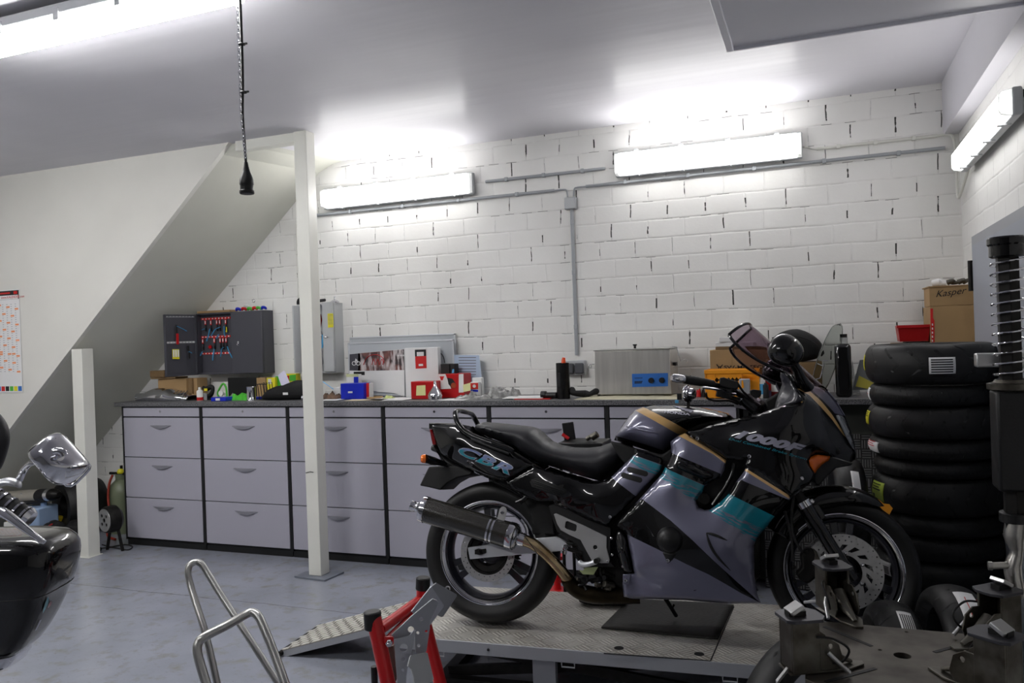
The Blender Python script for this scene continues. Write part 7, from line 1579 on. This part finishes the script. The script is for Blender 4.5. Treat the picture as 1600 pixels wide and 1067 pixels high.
for y in (222, 424):
    za_ = dp_((210, y)).z; hr_ = obj('hook_rail', dbox(.012, dw_-.012, za_-.008, za_+.008, .012, .016), 'grey_box', dl)
    for i in range(9): u_ = .012+(dw_-.024)*(i+.5)/9; obj('hook', dbox(u_-.006, u_+.006, za_-.004, za_+.004, .016, .0175), 'paper', hr_, smooth=False)
KG = 'bunches of keys in the dark key cabinet'
def strap(g, pts, Y, w=.0075): return g.tube([kc(p, Y) for p in pts], w, 8, smooth=4, flat=(1, .35))
keys = [((405,268), [(400,318),(388,322),(378,327)]), ((448,268), [(440,318),(430,365),(414,415)]), ((494,265), [(520,305),(480,325),(450,375)]), ((517,264), [(508,362),(500,378),(492,395)]), ((563,262), [(550,298),(552,340),(556,376)]),
        ((385,414), [(380,498),(370,520),(358,544)]), ((475,408), [(475,475),(466,520),(462,566)]), ((521,407), [(547,463),(532,480),(524,535)]), ((543,406), [(575,455),(592,500),(615,546)]), ((567,405), None)]
desc = ['leftmost in the top row', 'second in the top row, with a long hanging blue strap', 'middle one of the top row, with a curved blue strap', 'fourth in the top row, with a short blue strap', 'rightmost in the top row, next to a yellow tag',
        'leftmost in the middle row', 'second in the middle row, with a straight blue strap', 'third in the middle row, with a bent blue strap', 'fourth in the middle row, blue strap slanting right', 'rightmost in the middle row, without a strap']
for i, ((tx_, ty_), st) in enumerate(keys):
    p = kc((tx_, ty_), yi-.012); k = thing('key_bunch', 'red tagged keys, '+desc[i], 'keys', p, 0, KG)
    tg = obj('tag', G().box(p.x-.009, p.x+.009, p.y-.003, p.y, p.z-.022, p.z+.022), 'red_plastic', k, bevel=.002); obj('tag_label', G().box(p.x-.004, p.x+.004, p.y-.004, p.y-.003, p.z-.013, p.z+.012), 'paper', tg)
    obj('key', G().tube([(p.x, p.y+.002, p.z-.024), (p.x+.002, p.y, p.z-.045)], .005, 8).tube([(p.x+.002, p.y, p.z-.045), (p.x+.004, p.y, p.z-.075)], .010, 8, flat=(1,.4)), 'ink', k)
    if st: obj('strap', strap(G(), st, yi-.02), 'sky_blue', k)
p = kc((570, 325), yi-.014); obj('key_tag', G().box(p.x-.006, p.x+.006, p.y-.004, p.y, p.z-.022, p.z+.022), 'yellow', None, 'slim yellow black key tag at the right of the top key row', 'tag')
p = kc((442, 460), yi-.014); obj('key_fob', G().lathe([(0,-.006),(.014,-.005),(.016,0),(.014,.005),(0,.006)], (p.x, p.y, p.z), (0,1,0), 16), 'red_plastic', None, 'round red key fob hanging in the middle key row', 'fob')
for (kx, ky, l, strp, tagm) in ((180, 345, 'keys with a long red tag and blue strap on the open cabinet door', [(182,298),(220,315),(258,336)], 'red'), (270, 470, 'keys with a short blue strap at the lower right of the open cabinet door', [(278,498),(288,502),(298,508)], None)):
    p = dp_((kx, ky), .03); k = thing('key_bunch', l, 'keys', p)
    obj('tag', G().obox(p+V((0,0,.02 if tagm else 0)), dv_, dn_, (0,0,1), .016, .003, .08 if tagm else .04), 'ink', k, bevel=.001); obj('strap', G().tube([dp_(q, .034) for q in strp], .0075, 8, smooth=4, flat=(1,.35)), 'sky_blue', k)
    if tagm: a, b = dp_((187, 355), .034), dp_((187, 440), .034); obj('red_tag', G().obox((a+b)/2, dv_, dn_, (0,0,1), .022, .004, a.z-b.z), 'red_plastic', k, bevel=.001)
    else: obj('key', G().tube([dp_((275,500), .03), dp_((280,550), .03)], .009, 8, flat=(1,.5)), 'ink', k)
for j, (u, l) in enumerate(((156, 'left one of three yellow rimmed white tags on the open cabinet door'), (174, 'middle one of three yellow rimmed white tags on the open cabinet door'), (192, 'right one of three yellow rimmed white tags on the open cabinet door'))):
    a, b = dp_((u, 478), .024), dp_((u, 555), .024); c = (a+b)/2; k = obj('key_tag', G().obox(c, dv_, dn_, (0,0,1), .020, .004, a.z-b.z), 'yellow', None, l, 'tag', 'yellow tags on the cabinet door', bevel=.001)
    obj('label', G().obox(c+dn_*.0026+V((0,0,.006)), dv_, dn_, (0,0,1), .013, .001, (a.z-b.z)*.72), 'paper', k)
# things on the key cabinet
a = px(309, 483, yfr+.02); b = px(360, 483, yfr+.02); obj('cardboard', G().box(a.x, b.x, yfr+.01, YB-.02, zt+.001, zt+.020), 'card', None, 'flat brown cardboard lying on top of the dark key cabinet', 'cardboard', bevel=.002)
random.seed(11); cols = ['blue_plastic', 'red_plastic', 'green_plastic', 'red_ink', 'green_plastic', 'white_plastic', 'blue_plastic']
cn = ['blue', 'red', 'green', 'bright red', 'pale green', 'white', 'dark blue']
for i, (x_, m) in enumerate(zip((372, 381, 390, 398, 404, 385, 412), cols)):
    p = px(x_, 478, yfr+.05+.01*(i % 3)); z_ = zt+.012+(.022 if i in (5,) else 0)
    g = G().tube([(p.x-.018, p.y, z_), (p.x-.006, p.y-.008, z_+.014), (p.x+.008, p.y+.006, z_+.010), (p.x+.022, p.y, z_)], [.009,.012,.012,.008], 10, smooth=4)
    obj('key_pouch', g, m, None, '%s key strap in the tangle on top of the dark key cabinet' % cn[i], 'strap', 'coloured straps on the key cabinet')
p = px(396, 470, yfr+.06); obj('split_ring', G().tube([V((p.x+.013*math.cos(t), p.y, p.z+.013*math.sin(t))) for t in [2*PI*i/20 for i in range(20)]], .0025, 8, closed=True), 'chrome', None, 'upright chrome ring in the tangle on the dark key cabinet', 'ring')
# second, pale cabinet
def lc(p, Y): return px(*q2('LC', [p])[0], Y)
Xr_ = ony(537, 530, YB).x; yf2 = min(max(onx(525, 530, Xr_).y, 5.1), 5.27)
Xl_ = lc((85, 400), yf2).x; zt = lc((260, 135), yf2).z; zb = lc((300, 748), yf2).z
r = thing('key_cabinet', 'pale grey wall cabinet with half open door behind the tall white post', 'cabinet', ((Xl_+Xr_)/2, (yf2+YB)/2, zb))
obj('back', G().box(Xl_, Xr_, YB-.006, YB-.001, zb, zt), 'light_cab', r)
for a in ((Xl_, Xr_, zt-.012, zt), (Xl_, Xr_, zb, zb+.012)): obj('panel', G().box(a[0], a[1], yf2, YB-.006, a[2], a[3]), 'light_cab', r, bevel=.001)
for a in ((Xl_, Xl_+.01), (Xr_-.008, Xr_)): obj('side', G().box(a[0], a[1], yf2, YB-.006, zb+.012, zt-.012), 'light_cab', r)
xd = lc((305, 400), yf2-.02).x; dd_2 = obj('door', G().box(xd, Xr_-.002, yf2-.02, yf2-.002, zb+.012, zt+.006), 'light_cab', r, bevel=.003)
a, b = lc((348, 225), yf2-.02), lc((400, 345), yf2-.02); yl = obj('notice', G().box(a.x, b.x, yf2-.022, yf2-.020, b.z, a.z), 'yellow', dd_2)
for k_ in range(7): zz_ = a.z-.012-.011*k_; obj('print', G().box(a.x+.004, b.x-.006, yf2-.0228, yf2-.022, zz_-.003, zz_), 'grey_ink', yl, smooth=False)
a = lc((335, 430), yf2-.025); obj('handle', G().tube([V((a.x-.012, yf2-.02, a.z)), V((a.x-.012, yf2-.034, a.z)), V((a.x+.012, yf2-.034, a.z)), V((a.x+.012, yf2-.02, a.z))], .005, 10), 'chrome', dd_2)
xo = lc((100, 400), yf2).x; obj('door', G().obox((Xl_+.016, yf2-.035, (zt+zb)/2), (.12, 1, 0), (1,-.12,0), (0,0,1), .07, .012, zt-zb-.02), 'light_cab', r, bevel=.002)
random.seed(5)
hung = [((250,270), 'sky_blue', .03, 'light blue handle pliers hanging in the pale cabinet at the top'), ((285,290), 'red_lens', .02, 'dark red handled tool hanging in the pale cabinet'), ((262,390), 'ink', .03, 'black handled tool hanging in the middle of the pale cabinet'), ((290,440), 'chrome', .02, 'chrome tool hanging in the middle of the pale cabinet'),
        ((302,470), 'sky_blue', .02, 'light blue strap hanging low in the pale cabinet'), ((285,570), 'chrome', .03, 'shiny round fitting in the lower part of the pale cabinet'), ((272,630), 'red_plastic', .02, 'red cap in the lower part of the pale cabinet'), ((295,655), 'chrome', .025, 'chrome fitting at the bottom of the pale cabinet'), ((270,690), 'ink', .025, 'black fitting at the bottom of the pale cabinet'), ((262,250), 'ink', .02, 'small black tool at the top left in the pale cabinet gap')]
for (p_, m, w_, l) in hung:
    p = lc(p_, yf2+.06); g = G().tube([p+V((0,0,.055)), p+V((.006,0,.01)), p+V((-.004,0,-.05))], [.006, w_*.45, w_*.3], 10, smooth=4); obj('hanging_tool', g, m, None, l, 'tool', 'small tools hanging in the pale cabinet')
p = lc((130, 140), yf2+.04); g = G().tube([lc((92,145),yf2+.05), lc((110,105),yf2+.05), lc((200,120),yf2+.05), lc((325,105),yf2+.05)], [.015,.022,.014,.012], 12, smooth=4); g.v = [V((v.x, v.y, max(v.z, zt+.001))) for v in g.v]; obj('torch', g, 'ink', None, 'black torch lying on top of the pale cabinet', 'torch')
p = lc((410, 118), yf2+.05); obj('shiny_knob', G().lathe([(0,0),(.034,0),(.036,.008),(.022,.020),(.006,.026),(.005,.05),(0,.052)], (p.x, p.y, zt+.001), (0,0,1), 24), 'chrome', None, 'small chrome knob standing on top of the pale cabinet', 'knob')
# ================================================================ left worktop clutter
def xw(p, Y=5.0): return px(*q2('X', [p])[0], Y)
g = G(); a = xw((0, 300), 5.0).x; a = px(212, 615, 5.0).x; b = px(293, 615, 5.0).x; n1, n2 = 30, 14
for i in range(n1+1):
    u = i/n1; x = a+(b-a)*u; hgt = .088*(min(1, u*3.2)**.6)*(1 if u < .45 else 1-(u-.45)*1.25)+.012; wd = .075+.04*math.sin(PI*u)
    for j in range(n2): t = PI*j/(n2-1); s_ = abs(math.sin(t))**.55; g.v.append(V((x, 5.06-wd*math.cos(t), TP+.002+hgt*s_*(1+.10*math.sin(u*24)*(u > .55)))))
g.f = [(i*n2+j, (i+1)*n2+j, (i+1)*n2+j+1, i*n2+j+1) for i in range(n1) for j in range(n2-1)]; g.m = [0]*len(g.f)
cvr = obj('chrome_cover', g, 'chrome', None, 'chrome motorcycle cover with ribs lying at the left end of the worktop', 'cover', ang=60, solid=.003, origin=False)
g = G().tube([(a-.01, 5.03, TP+.030), (a+.08, 5.02, TP+.035), (a+.20, 5.00, TP+.022)], [.030,.028,.020], 18, smooth=4); obj('chrome_pipe', g, 'chrome', cvr)
for k_ in range(5): u = .70+.06*k_; x = a+(b-a)*u; obj('rib', G().tube([(x, 4.97, TP+.01), (x-.012, 5.0, TP+.05), (x-.02, 5.06, TP+.075)], .004, 8), 'chrome', cvr)
ibox('carton', 'card', 247, 291, 592, 5.16, .16, 'brown carton standing behind the chrome cover under the open cabinet door', 'box'); ibox('carton', 'card_dark', 292, 300, 591, 5.18, .14, 'narrow dark board beside the brown carton behind the chrome cover', 'box'); ibox('carton', 'card', 300.5, 308, 591, 5.20, .12, 'narrow light brown carton under the hinge of the dark key cabinet', 'box')
o = obj('cardboard', G().rbox(px(262, 587, 5.2).x, 5.22, px(262, 592, 5.16).z+.001, .24, .16, .014, .1), 'card_dark', None, 'crumpled cardboard on the brown carton behind the chrome cover', 'cardboard', bevel=.003)
o2 = obj('cardboard', G().rbox(px(256, 583, 5.2).x, 5.20, px(262, 592, 5.16).z+.016, .17, .14, .055, -.1), 'card_dark', None, 'small worn box topmost on the brown carton beside the open cabinet door', 'box', bevel=.004)
def bottle(x, yt, rad, label, Y=5.0):
    c = px(x, 610, Y); h = px(x, yt, Y).z-TP; r = thing('bottle', label, 'bottle', (c.x, Y, TP))
    obj('body', G().lathe([(0,0),(rad,0),(rad,h*.68),(rad*.8,h*.76),(rad*.4,h*.8),(0,h*.8)], (c.x,Y,TP+.0005), (0,0,1), 24), 'white_plastic', r); obj('cap', G().lathe([(rad*.45,h*.78),(rad*.42,h),(0,h)], (c.x,Y,TP+.0005), (0,0,1), 16), 'white_plastic', r)
    obj('label', G().lathe([(rad+.0008,h*.02),(rad+.0008,h*.26)], (c.x,Y,TP+.0005), (0,0,1), 24), 'red_plastic', r); return r
bottle(312, 605, .024, 'small white bottle with a red foot label right of the brown carton')
bx1 = obj('small_box', G().rbox(px(319.5, 615, 5.04).x, 5.04, TP+.0005, .022, .03, .055), 'grey_box', None, 'tiny grey carton just right of the red and white bottle', 'box', bevel=.001)
c = px(325, 610, 5.12); g = G().tube([(c.x-.05, 5.12, TP+.1), (c.x-.02, 5.12, TP+.085), (c.x+.03, 5.12, TP+.10), (c.x+.05, 5.12, TP+.085), (c.x+.03, 5.12, TP+.04), (c.x-.02, 5.12, TP+.018)], [.012,.02,.02,.014,.018,.018], 12, smooth=4); o = obj('tape_gun', g, 'matt_black', None, 'black and yellow hand tool behind the tiny grey carton', 'tool'); obj('yellow_stripe', G().box(c.x-.015, c.x+.015, 5.092, 5.098, TP+.07, TP+.09), 'yellow', o)
c = px(348, 610, 5.12); g = G().tube([(c.x-.035, 5.12, TP+.012), (c.x-.05, 5.12, TP+.05), (c.x-.02, 5.12, TP+.10), (c.x+.01, 5.12, TP+.125), (c.x+.035, 5.12, TP+.09), (c.x+.04, 5.12, TP+.02)], .008, 10, smooth=5); o = obj('clamp', g, 'green_plastic', None, 'green and white spring clamp standing behind the blue packets', 'clamp'); obj('disc', G().cyl((c.x-.005, 5.118, TP+.05), (c.x-.005, 5.10, TP+.05), .022, n=20), 'white_plastic', o)
a = px(333, 622, 4.95).x; b = px(355, 622, 4.95).x; o = obj('packet', G().rbox((a+b)/2, 4.97, TP+.0005, b-a, .09, .03, .05), 'blue_plastic', None, 'flat blue packet with white label on the left worktop', 'packet', bevel=.004); obj('label', G().box((a+b)/2-.02, (a+b)/2+.02, 4.922, 4.925, TP+.006, TP+.024), 'paper', o)
heap('green_packet', 352, 386, .075, 5.0, .12, 'green_plastic', 'bright green crumpled packet lying left of the metal can', 'packet', 6, .6, 14)
heap('foil_packet', 346, 372, .055, 5.10, .08, 'film', 'silver foil packet behind the green packet', 'packet', 9, .7, 14)
heap('cloth', 300, 334, .03, 5.06, .1, 'matt_black', 'small dark rag lying behind the red and white bottle', 'cloth', 3, .5, 12)
a = px(378, 622, 4.96).x; obj('packet', G().rbox(a+.02, 5.10, TP+.0005, .07, .08, .02, -.2), 'blue_plastic', None, 'small blue packet beside the green packet', 'packet', bevel=.004)
c = px(392.5, 615, 5.0); hcn = px(392, 604, 5.0).z-TP; r = thing('metal_can', 'shiny metal can on the worktop right of the green packet', 'can', (c.x, 5.0, TP)); obj('body', G().lathe([(0,0),(.034,0),(.0355,.003),(.034,.006),(.034,hcn-.006),(.0355,hcn-.003),(.034,hcn),(.031,hcn),(.031,hcn-.01),(0,hcn-.01)], (c.x,5.0,TP+.0005), (0,0,1), 36), 'chrome', r)
ibox('black_board', 'cab_dark', 356, 402, 590, 5.30, .03, 'black board leaning on the wall below the dark key cabinet', 'board'); ibox('cardboard', 'card', 401, 415, 590, 5.27, .03, 'brown cardboard strip standing right of the black board', 'cardboard')
r = thing('wire_rack', 'small black wire rack left of the black shoulder bag', 'rack', (px(412, 612, 5.05).x, 5.05, TP)); 
for k_ in range(4): c = px(405+k_*4.2, 605, 5.05); obj('wire', G().tube([(c.x, 5.05, TP+.004), (c.x-.015, 5.05, TP+.12), (c.x-.01, 5.12, TP+.13), (c.x, 5.12, TP+.004)], .003, 6), 'ink', r)
c0_, c1_ = px(404, 605, 5.05), px(418.5, 605, 5.05); obj('rail', G().tube([(c0_.x-.015, 5.05, TP+.12), (c1_.x-.015, 5.05, TP+.12)], .0035, 6), 'ink', r); obj('rail', G().tube([(c0_.x, 5.05, TP+.004), (c1_.x, 5.05, TP+.004)], .0035, 6), 'ink', r)
o, *_ = ibox('carton', 'yellow', 417, 430, 590, 5.22, .05, 'yellow carton with white label just right of the cardboard strip', 'box'); flat('label', 'paper', q2('KC', [(895,710),(920,710),(920,750),(895,750)]), 5.22, o)
o, *_ = ibox('carton', 'yellow', 441, 463, 584, 5.24, .06, 'yellow carton with green and red print behind the black bag', 'box'); flat('print', 'green_plastic', q2('KC', [(1062,680),(1112,675),(1112,722),(1062,727)]), 5.24, o); flat('print', 'red_plastic', q2('KC', [(1035,684),(1060,682),(1060,727),(1035,728)]), 5.24, o)
ibox('carton', 'green_plastic', 430.5, 440, 588, 5.25, .05, 'green carton between the two yellow cartons', 'box')
a = px(400, 615, 4.97).x; b = px(470, 615, 4.97).x; g = G(); nx, ny = 28, 20; pf = [(0,.02),(.08,.05),(.2,.085),(.35,.105),(.5,.11),(.6,.125),(.75,.145),(.9,.14),(.97,.11),(1,.04)]
for i in range(nx+1):
    u = i/nx; hg = float(np.interp(u, [p[0] for p in pf], [p[1] for p in pf])); e = (max(.02, 1-(2*u-1)**4))**.4
    for j in range(ny): t = 2*PI*j/ny; g.v.append(V((a+(b-a)*u, 5.07+.085*e*math.copysign(abs(math.cos(t))**.6, math.cos(t)), TP+.001+hg*(.5+.5*math.copysign(abs(math.sin(t))**.7, math.sin(t))))))
g.f = [(i*ny+(j+1) % ny, i*ny+j, (i+1)*ny+j, (i+1)*ny+(j+1) % ny) for i in range(nx) for j in range(ny)]+[tuple(range(ny)), tuple(nx*ny+j for j in range(ny))[::-1]]; g.m = [0]*len(g.f); bag = obj('shoulder_bag', g, 'cloth_black', None, 'black fabric bag with a small white patch lying left of the tall white post', 'bag', ang=70)
p = px(*q2('KC', [(1032,825)])[0], 4.985); obj('patch', G().box(p.x-.022, p.x+.022, 4.980, 4.984, p.z-.009, p.z+.009), 'paper', bag)
pp = [px(*q, 5.02) for q in q2('KC', [(940,685),(985,645),(1000,665),(1048,755),(1000,780),(985,778)])]; g = G().plate([(p.x, p.z) for p in pp][::-1], [], lambda x, z, h: V((x, 5.05-h+(z-1.25)*.2, z)), .0015); obj('paper_sheet', g, mat('lilac_paper', (.80,.79,.88), .7), None, 'lilac white paper sticking up out of the black bag', 'paper', smooth=False)
ibox('small_box', 'red_plastic', 469, 477, 603, 5.1, .04, 'small red box half hidden behind the tall white post', 'box')
c = px(474, 622, 4.95); obj('glass_ball', G().lathe([(0,-.02),(.014,-.015),(.02,0),(.014,.015),(0,.02)], (c.x, 4.95, TP+.021), (0,0,1), 20), 'chrome', None, 'tiny shiny ball at the worktop edge left of the tall white post', 'ball')
heap('cloth', 496, 524, .085, 5.02, .12, mat('patterned_rag', (.24,.19,.16), .8, var=.8, vs=25, col2=(.45,.35,.28)), 'dark patterned rag lying right of the tall white post', 'cloth', 12, .55, 18)
p0_, p1_ = px(504, 596, 5.05), px(521, 608, 5.05); obj('blue_strip', G().tube([p0_, p1_], .005, 8, flat=(1,.4)), 'sky_blue', None, 'thin light blue strip leaning on the dark patterned rag', 'strip')
ibox('small_box', 'paper', 520, 531, 605, 5.12, .04, 'small white box left of the blue folder box', 'box')
# ================================================================ floor clutter under the stair
def fl(x, y): return onz(x, y, 0)
c = V((px(190, 740, 5.24).x, 5.24, 0)); r = thing('gas_cylinder', 'olive green gas cylinder standing left of the lilac cabinets', 'gas cylinder', c)
zt_ = px(186, 748, 5.16).z
obj('body', G().lathe([(0,0),(.11,0),(.115,.02),(.115,zt_-.14),(.10,zt_-.07),(.06,zt_-.03),(.035,zt_),(0,zt_)], c, (0,0,1), 36), 'gas', r)
obj('collar', G().lathe([(.05,zt_-.03),(.052,zt_+.03),(.046,zt_+.03),(.045,zt_-.03)], c, (0,0,1), 24), 'gas', r); obj('valve', G().cyl((c.x,c.y,zt_), (c.x,c.y,zt_+.10), .012), 'dark_metal', r)
p = px(181, 738, 5.16); obj('regulator', G().cyl((c.x-.11, c.y-.02, p.z-.02), (c.x+.05, c.y-.02, p.z-.02), .012, n=14), 'dark_metal', r); obj('yellow_knob', G().lathe([(0,-.02),(.026,-.016),(.03,0),(.02,.02),(0,.024)], (p.x, c.y-.03, p.z), (0,0,1), 18), 'yellow', r)
hp = [px(176, 742, 5.14), px(171, 755, 5.12), px(169, 775, 5.1), px(171, 800, 5.08), px(172, 815, 5.06)]; e_ = px(176, 838, 5.0); obj('red_hose', G().tube(hp+[V((px(168,835,5.0).x, 5.0, .03)), V((px(180,838,4.95).x, 4.95, .014))], .010, 10, smooth=5), mat('red_brown_hose', (.55,.17,.10), .5), r)
c = V((px(168, 812, 4.66).x, 4.66, 0)); zc_ = px(168, 812, 4.66).z; r = thing('electric_heater', 'round fan heater with five dark holes on the floor beside the gas cylinder', 'heater', c)
obj('drum', G().lathe([(.0,.09),(.075,.09),(.105,.06),(.105,0),(.098,-.02),(.085,-.02),(.085,0),(0,0)], (c.x, c.y, zc_), (.25,1,0), 40), 'dark_metal', r)
nd = -V((.25,1,0)).normalized(); e1_ = V((1,-.25,0)).normalized(); e2_ = V((0,0,1))
g = G().plate(circ(0,0,.088,36), [circ(0,0,.018)]+[circ(.045*math.cos(a), .045*math.sin(a), .014, 14) for a in (PI/4, 3*PI/4, -PI/4, -3*PI/4)], lambda x, y, h: V((c.x, c.y, zc_))+e1_*x+e2_*y+nd*(.022+h), .006); obj('face_plate', g, 'alu', r)
for s_ in (-1, 1): obj('foot', G().tube([V((c.x,c.y,zc_))+e1_*s_*.06+V((0,.06,-.09)), V((c.x+s_*.08, c.y+.06, .0))], .012, 10), 'dark_metal', r)
c = V((px(148, 820, 5.05).x, 5.05, 0)); rr_ = .24; zc2 = px(138, 822, 5.05).z
g = G().lathe([(.10,.13),(.14,.16),(.20,.16),(.235,.10),(.245,0),(.235,-.10),(.20,-.16),(.14,-.16),(.10,-.13)], (px(124,820,5.1).x, 5.12, .246), (.35,1,0), 48, closed=True); obj('tyre', g, 'rubber', None, 'dark round tyre in the shade behind the short white post', 'tyre')
# cable on the floor
q = [fl(*p) for p in ((150,862),(158,858),(172,856),(195,852),(207,855),(200,860),(185,858),(170,855),(160,852))]; obj('cable', G().tube([V((p.x, p.y, .006)) for p in q], .005, 8, smooth=6), 'ink', None, 'black cable looped on the floor at the foot of the short white post', 'cable')
c = fl(152, 861); obj('plug', G().tube([(c.x-.02, c.y, .018), (c.x+.03, c.y, .016)], .017, 12), 'ink', None, 'black plug lying at the foot of the short white post', 'plug')
# red and black shoes/bag, blue canister, bottle, silencer
def ab(p, Y): return px(*zz('R', [p])[0][:2], Y)
Ya = 4.72
c = ab((270, 900), Ya); r = thing('plastic_canister', 'light blue plastic canister on the floor under the loose silencer', 'canister', (c.x, Ya+.1, 0))
x0, x1 = ab((170, 880), Ya).x, ab((315, 880), Ya).x; zt_ = ab((250, 765), Ya).z
obj('body', G().box(x0, x1, Ya, Ya+.2, 0, zt_), mat('light_blue_plastic', (.55,.64,.76), .45), r, bevel=.015)
obj('cap', G().cyl((x1-.05, Ya+.1, zt_), (x1-.05, Ya+.1, zt_+.03), .025), mat('light_blue_cap', (.50,.60,.74), .45), r)
c = ab((100, 900), Ya-.06); x0b, x1b = ab((30, 900), Ya-.06).x, ab((168, 900), Ya-.06).x; zt2_ = ab((100, 890), Ya-.06).z
r = thing('detergent_box', 'white and turquoise box with red print beside the light blue canister', 'box', ((x0b+x1b)/2, Ya, 0)); obj('carton', G().box(x0b, x1b, Ya-.06, Ya-.002, 0, zt2_), 'white_plastic', r, bevel=.003)
tq_ = mat('turquoise_print', (.15,.65,.72), .4); a, b = ab((80, 925), Ya-.06), ab((165, 1025), Ya-.06); obj('print', G().box(a.x, x1b-.002, Ya-.062, Ya-.060, b.z, a.z), tq_, r); a, b = ab((75, 970), Ya-.06), ab((165, 1000), Ya-.06); obj('print_strip', G().box(a.x, x1b-.004, Ya-.064, Ya-.062, b.z, a.z), 'paper', r); obj('red_print', G().box(a.x+.012, x1b-.014, Ya-.0655, Ya-.064, b.z+.008, a.z-.008), 'red_ink', r)
for (xx, l) in ((5, 'yellow canister at the left edge beside the white and turquoise box'), (338, 'yellow canister standing right of the light blue canister')):
    c = ab((xx, 900), Ya+.12); zt3 = ab((xx, 860), Ya+.12).z; obj('yellow_canister', G().box(c.x-.06, c.x+.06, Ya+.205, Ya+.30, 0, zt3), mat('dull_yellow', (.72,.62,.10), .5), None, l, 'canister', bevel=.02)
# silencer resting on the canister
ys = Ya+.10; a = ab((-120, 700), ys); b = ab((455, 665), ys); zr = .066; zc3 = ab((250,690), ys).z; r = thing('loose_silencer', 'loose titanium and black motorcycle silencer lying on the light blue canister', 'silencer', ((a.x+b.x)/2, ys, zc3-zr)); a.z = ab((-60,705),ys).z; a.z += .012; b.z += .012; 
d_ = (b-a).normalized(); obj('titanium_shell', G().tube([a, a.lerp(b, .80)], zr, 28, flat=(1,.8)), mat('satin_titanium', (.70,.68,.64), .4, metal=.4), r)
obj('black_cover', G().tube([a.lerp(b, .80), a.lerp(b, .90), b.lerp(a, .06)], [zr*1.01, zr*.99, zr*.95], 28, flat=(1,.8)), 'ink', r)
obj('chrome_band', G().tube([b.lerp(a, .075), b.lerp(a, .03)], [zr*1.0, zr*.97], 28, flat=(1,.8)), 'chrome', r); obj('end_cone', G().tube([b.lerp(a, .03), b, b+d_*.04, b+d_*.055], [zr*.96, zr*.9, zr*.6, zr*.35], 28, flat=(1,.8)), 'dark_metal', r)
obj('black_shield', G().tube([a.lerp(b, .50)-V((0,.03,.045)), a.lerp(b, .75)-V((0,.03,.045)), b.lerp(a, .08)-V((0,.02,.04))], [.03,.034,.02], 16, flat=(1,.6)), 'ink', r)
for s_ in (.62, ): p = a.lerp(b, s_)+V((0,-.055,.03)); obj('rivet', G().cyl(p, p+V((0,-.004,0)), .007), 'chrome', r)
# shoe like red/black bag and black bags
def blob(name, c, sx, sy, sz, m, label, cat, seed=0, n=18):
    g = G()
    for i in range(n+1):
        ph = PI*i/n
        for j in range(n*2):
            t = 2*PI*j/(n*2); d = V((math.sin(ph)*math.cos(t), math.sin(ph)*math.sin(t), math.cos(ph))); k = 1+.22*noise.noise(d*2.2+V((seed, 0, 0))); v = V((d.x*sx, d.y*sy, d.z*sz))*k+V(c)+V((0,0,sz)); v.z = max(.001, v.z); g.v.append(v)
    w = n*2; g.f = [(i*w+j, (i+1)*w+j, (i+1)*w+(j+1) % w, i*w+(j+1) % w) for i in range(n) for j in range(w)]; g.m = [0]*len(g.f); return obj(name, g, m, None, label, cat, ang=70, origin=False)
c = ab((400, 960), 4.75); hh_ = ab((430, 880), 4.75).z
o = blob('work_bag', (c.x+.03, 4.78, 0), .10, .09, hh_/2, 'cloth_black', 'black bag with a red stripe and white label on the floor under the stair', 'bag', 3)
pts = [ab(p, 4.70) for p in ((335,985),(360,950),(400,925),(430,900))]; obj('red_stripe', G().tube(pts, [.012,.018,.018,.012], 10, smooth=4, flat=(1,.35)), mat('muted_red', (.70,.16,.17), .5), o); 
a, b = ab((348, 995), 4.68), ab((412, 1035), 4.68); obj('white_label', G().box(a.x, b.x, 4.675, 4.680, b.z, a.z), 'paper', o)
c = ab((530, 960), 4.80); blob('black_bag', (c.x+.06, 4.86, 0), .09, .08, ab((520, 880), 4.8).z/2, 'cloth_black', 'plain black bag on the floor left of the short white post', 'bag', 6)
c = fl(98, 855); blob('work_glove', (c.x, c.y+.03, 0), .05, .04, .03, mat('tan_leather', (.60,.52,.36), .7), 'small tan glove lying on the floor in front of the black bag with red stripe', 'glove', 2)
c = fl(108, 853); blob('black_shoe', (c.x+.05, c.y+.02, 0), .055, .05, .05, 'matt_black', 'small dark shoe lying right of the tan glove', 'shoe', 5)
c = px(40, 830, 5.15); obj('dark_board', G().box(px(45, 820, 5.3).x, px(170, 820, 5.3).x, 5.28, 5.31, 0, px(100, 800, 5.3).z-.03), 'cab_dark', None, 'low dark board leaning on the wall behind the clutter under the stair', 'board')
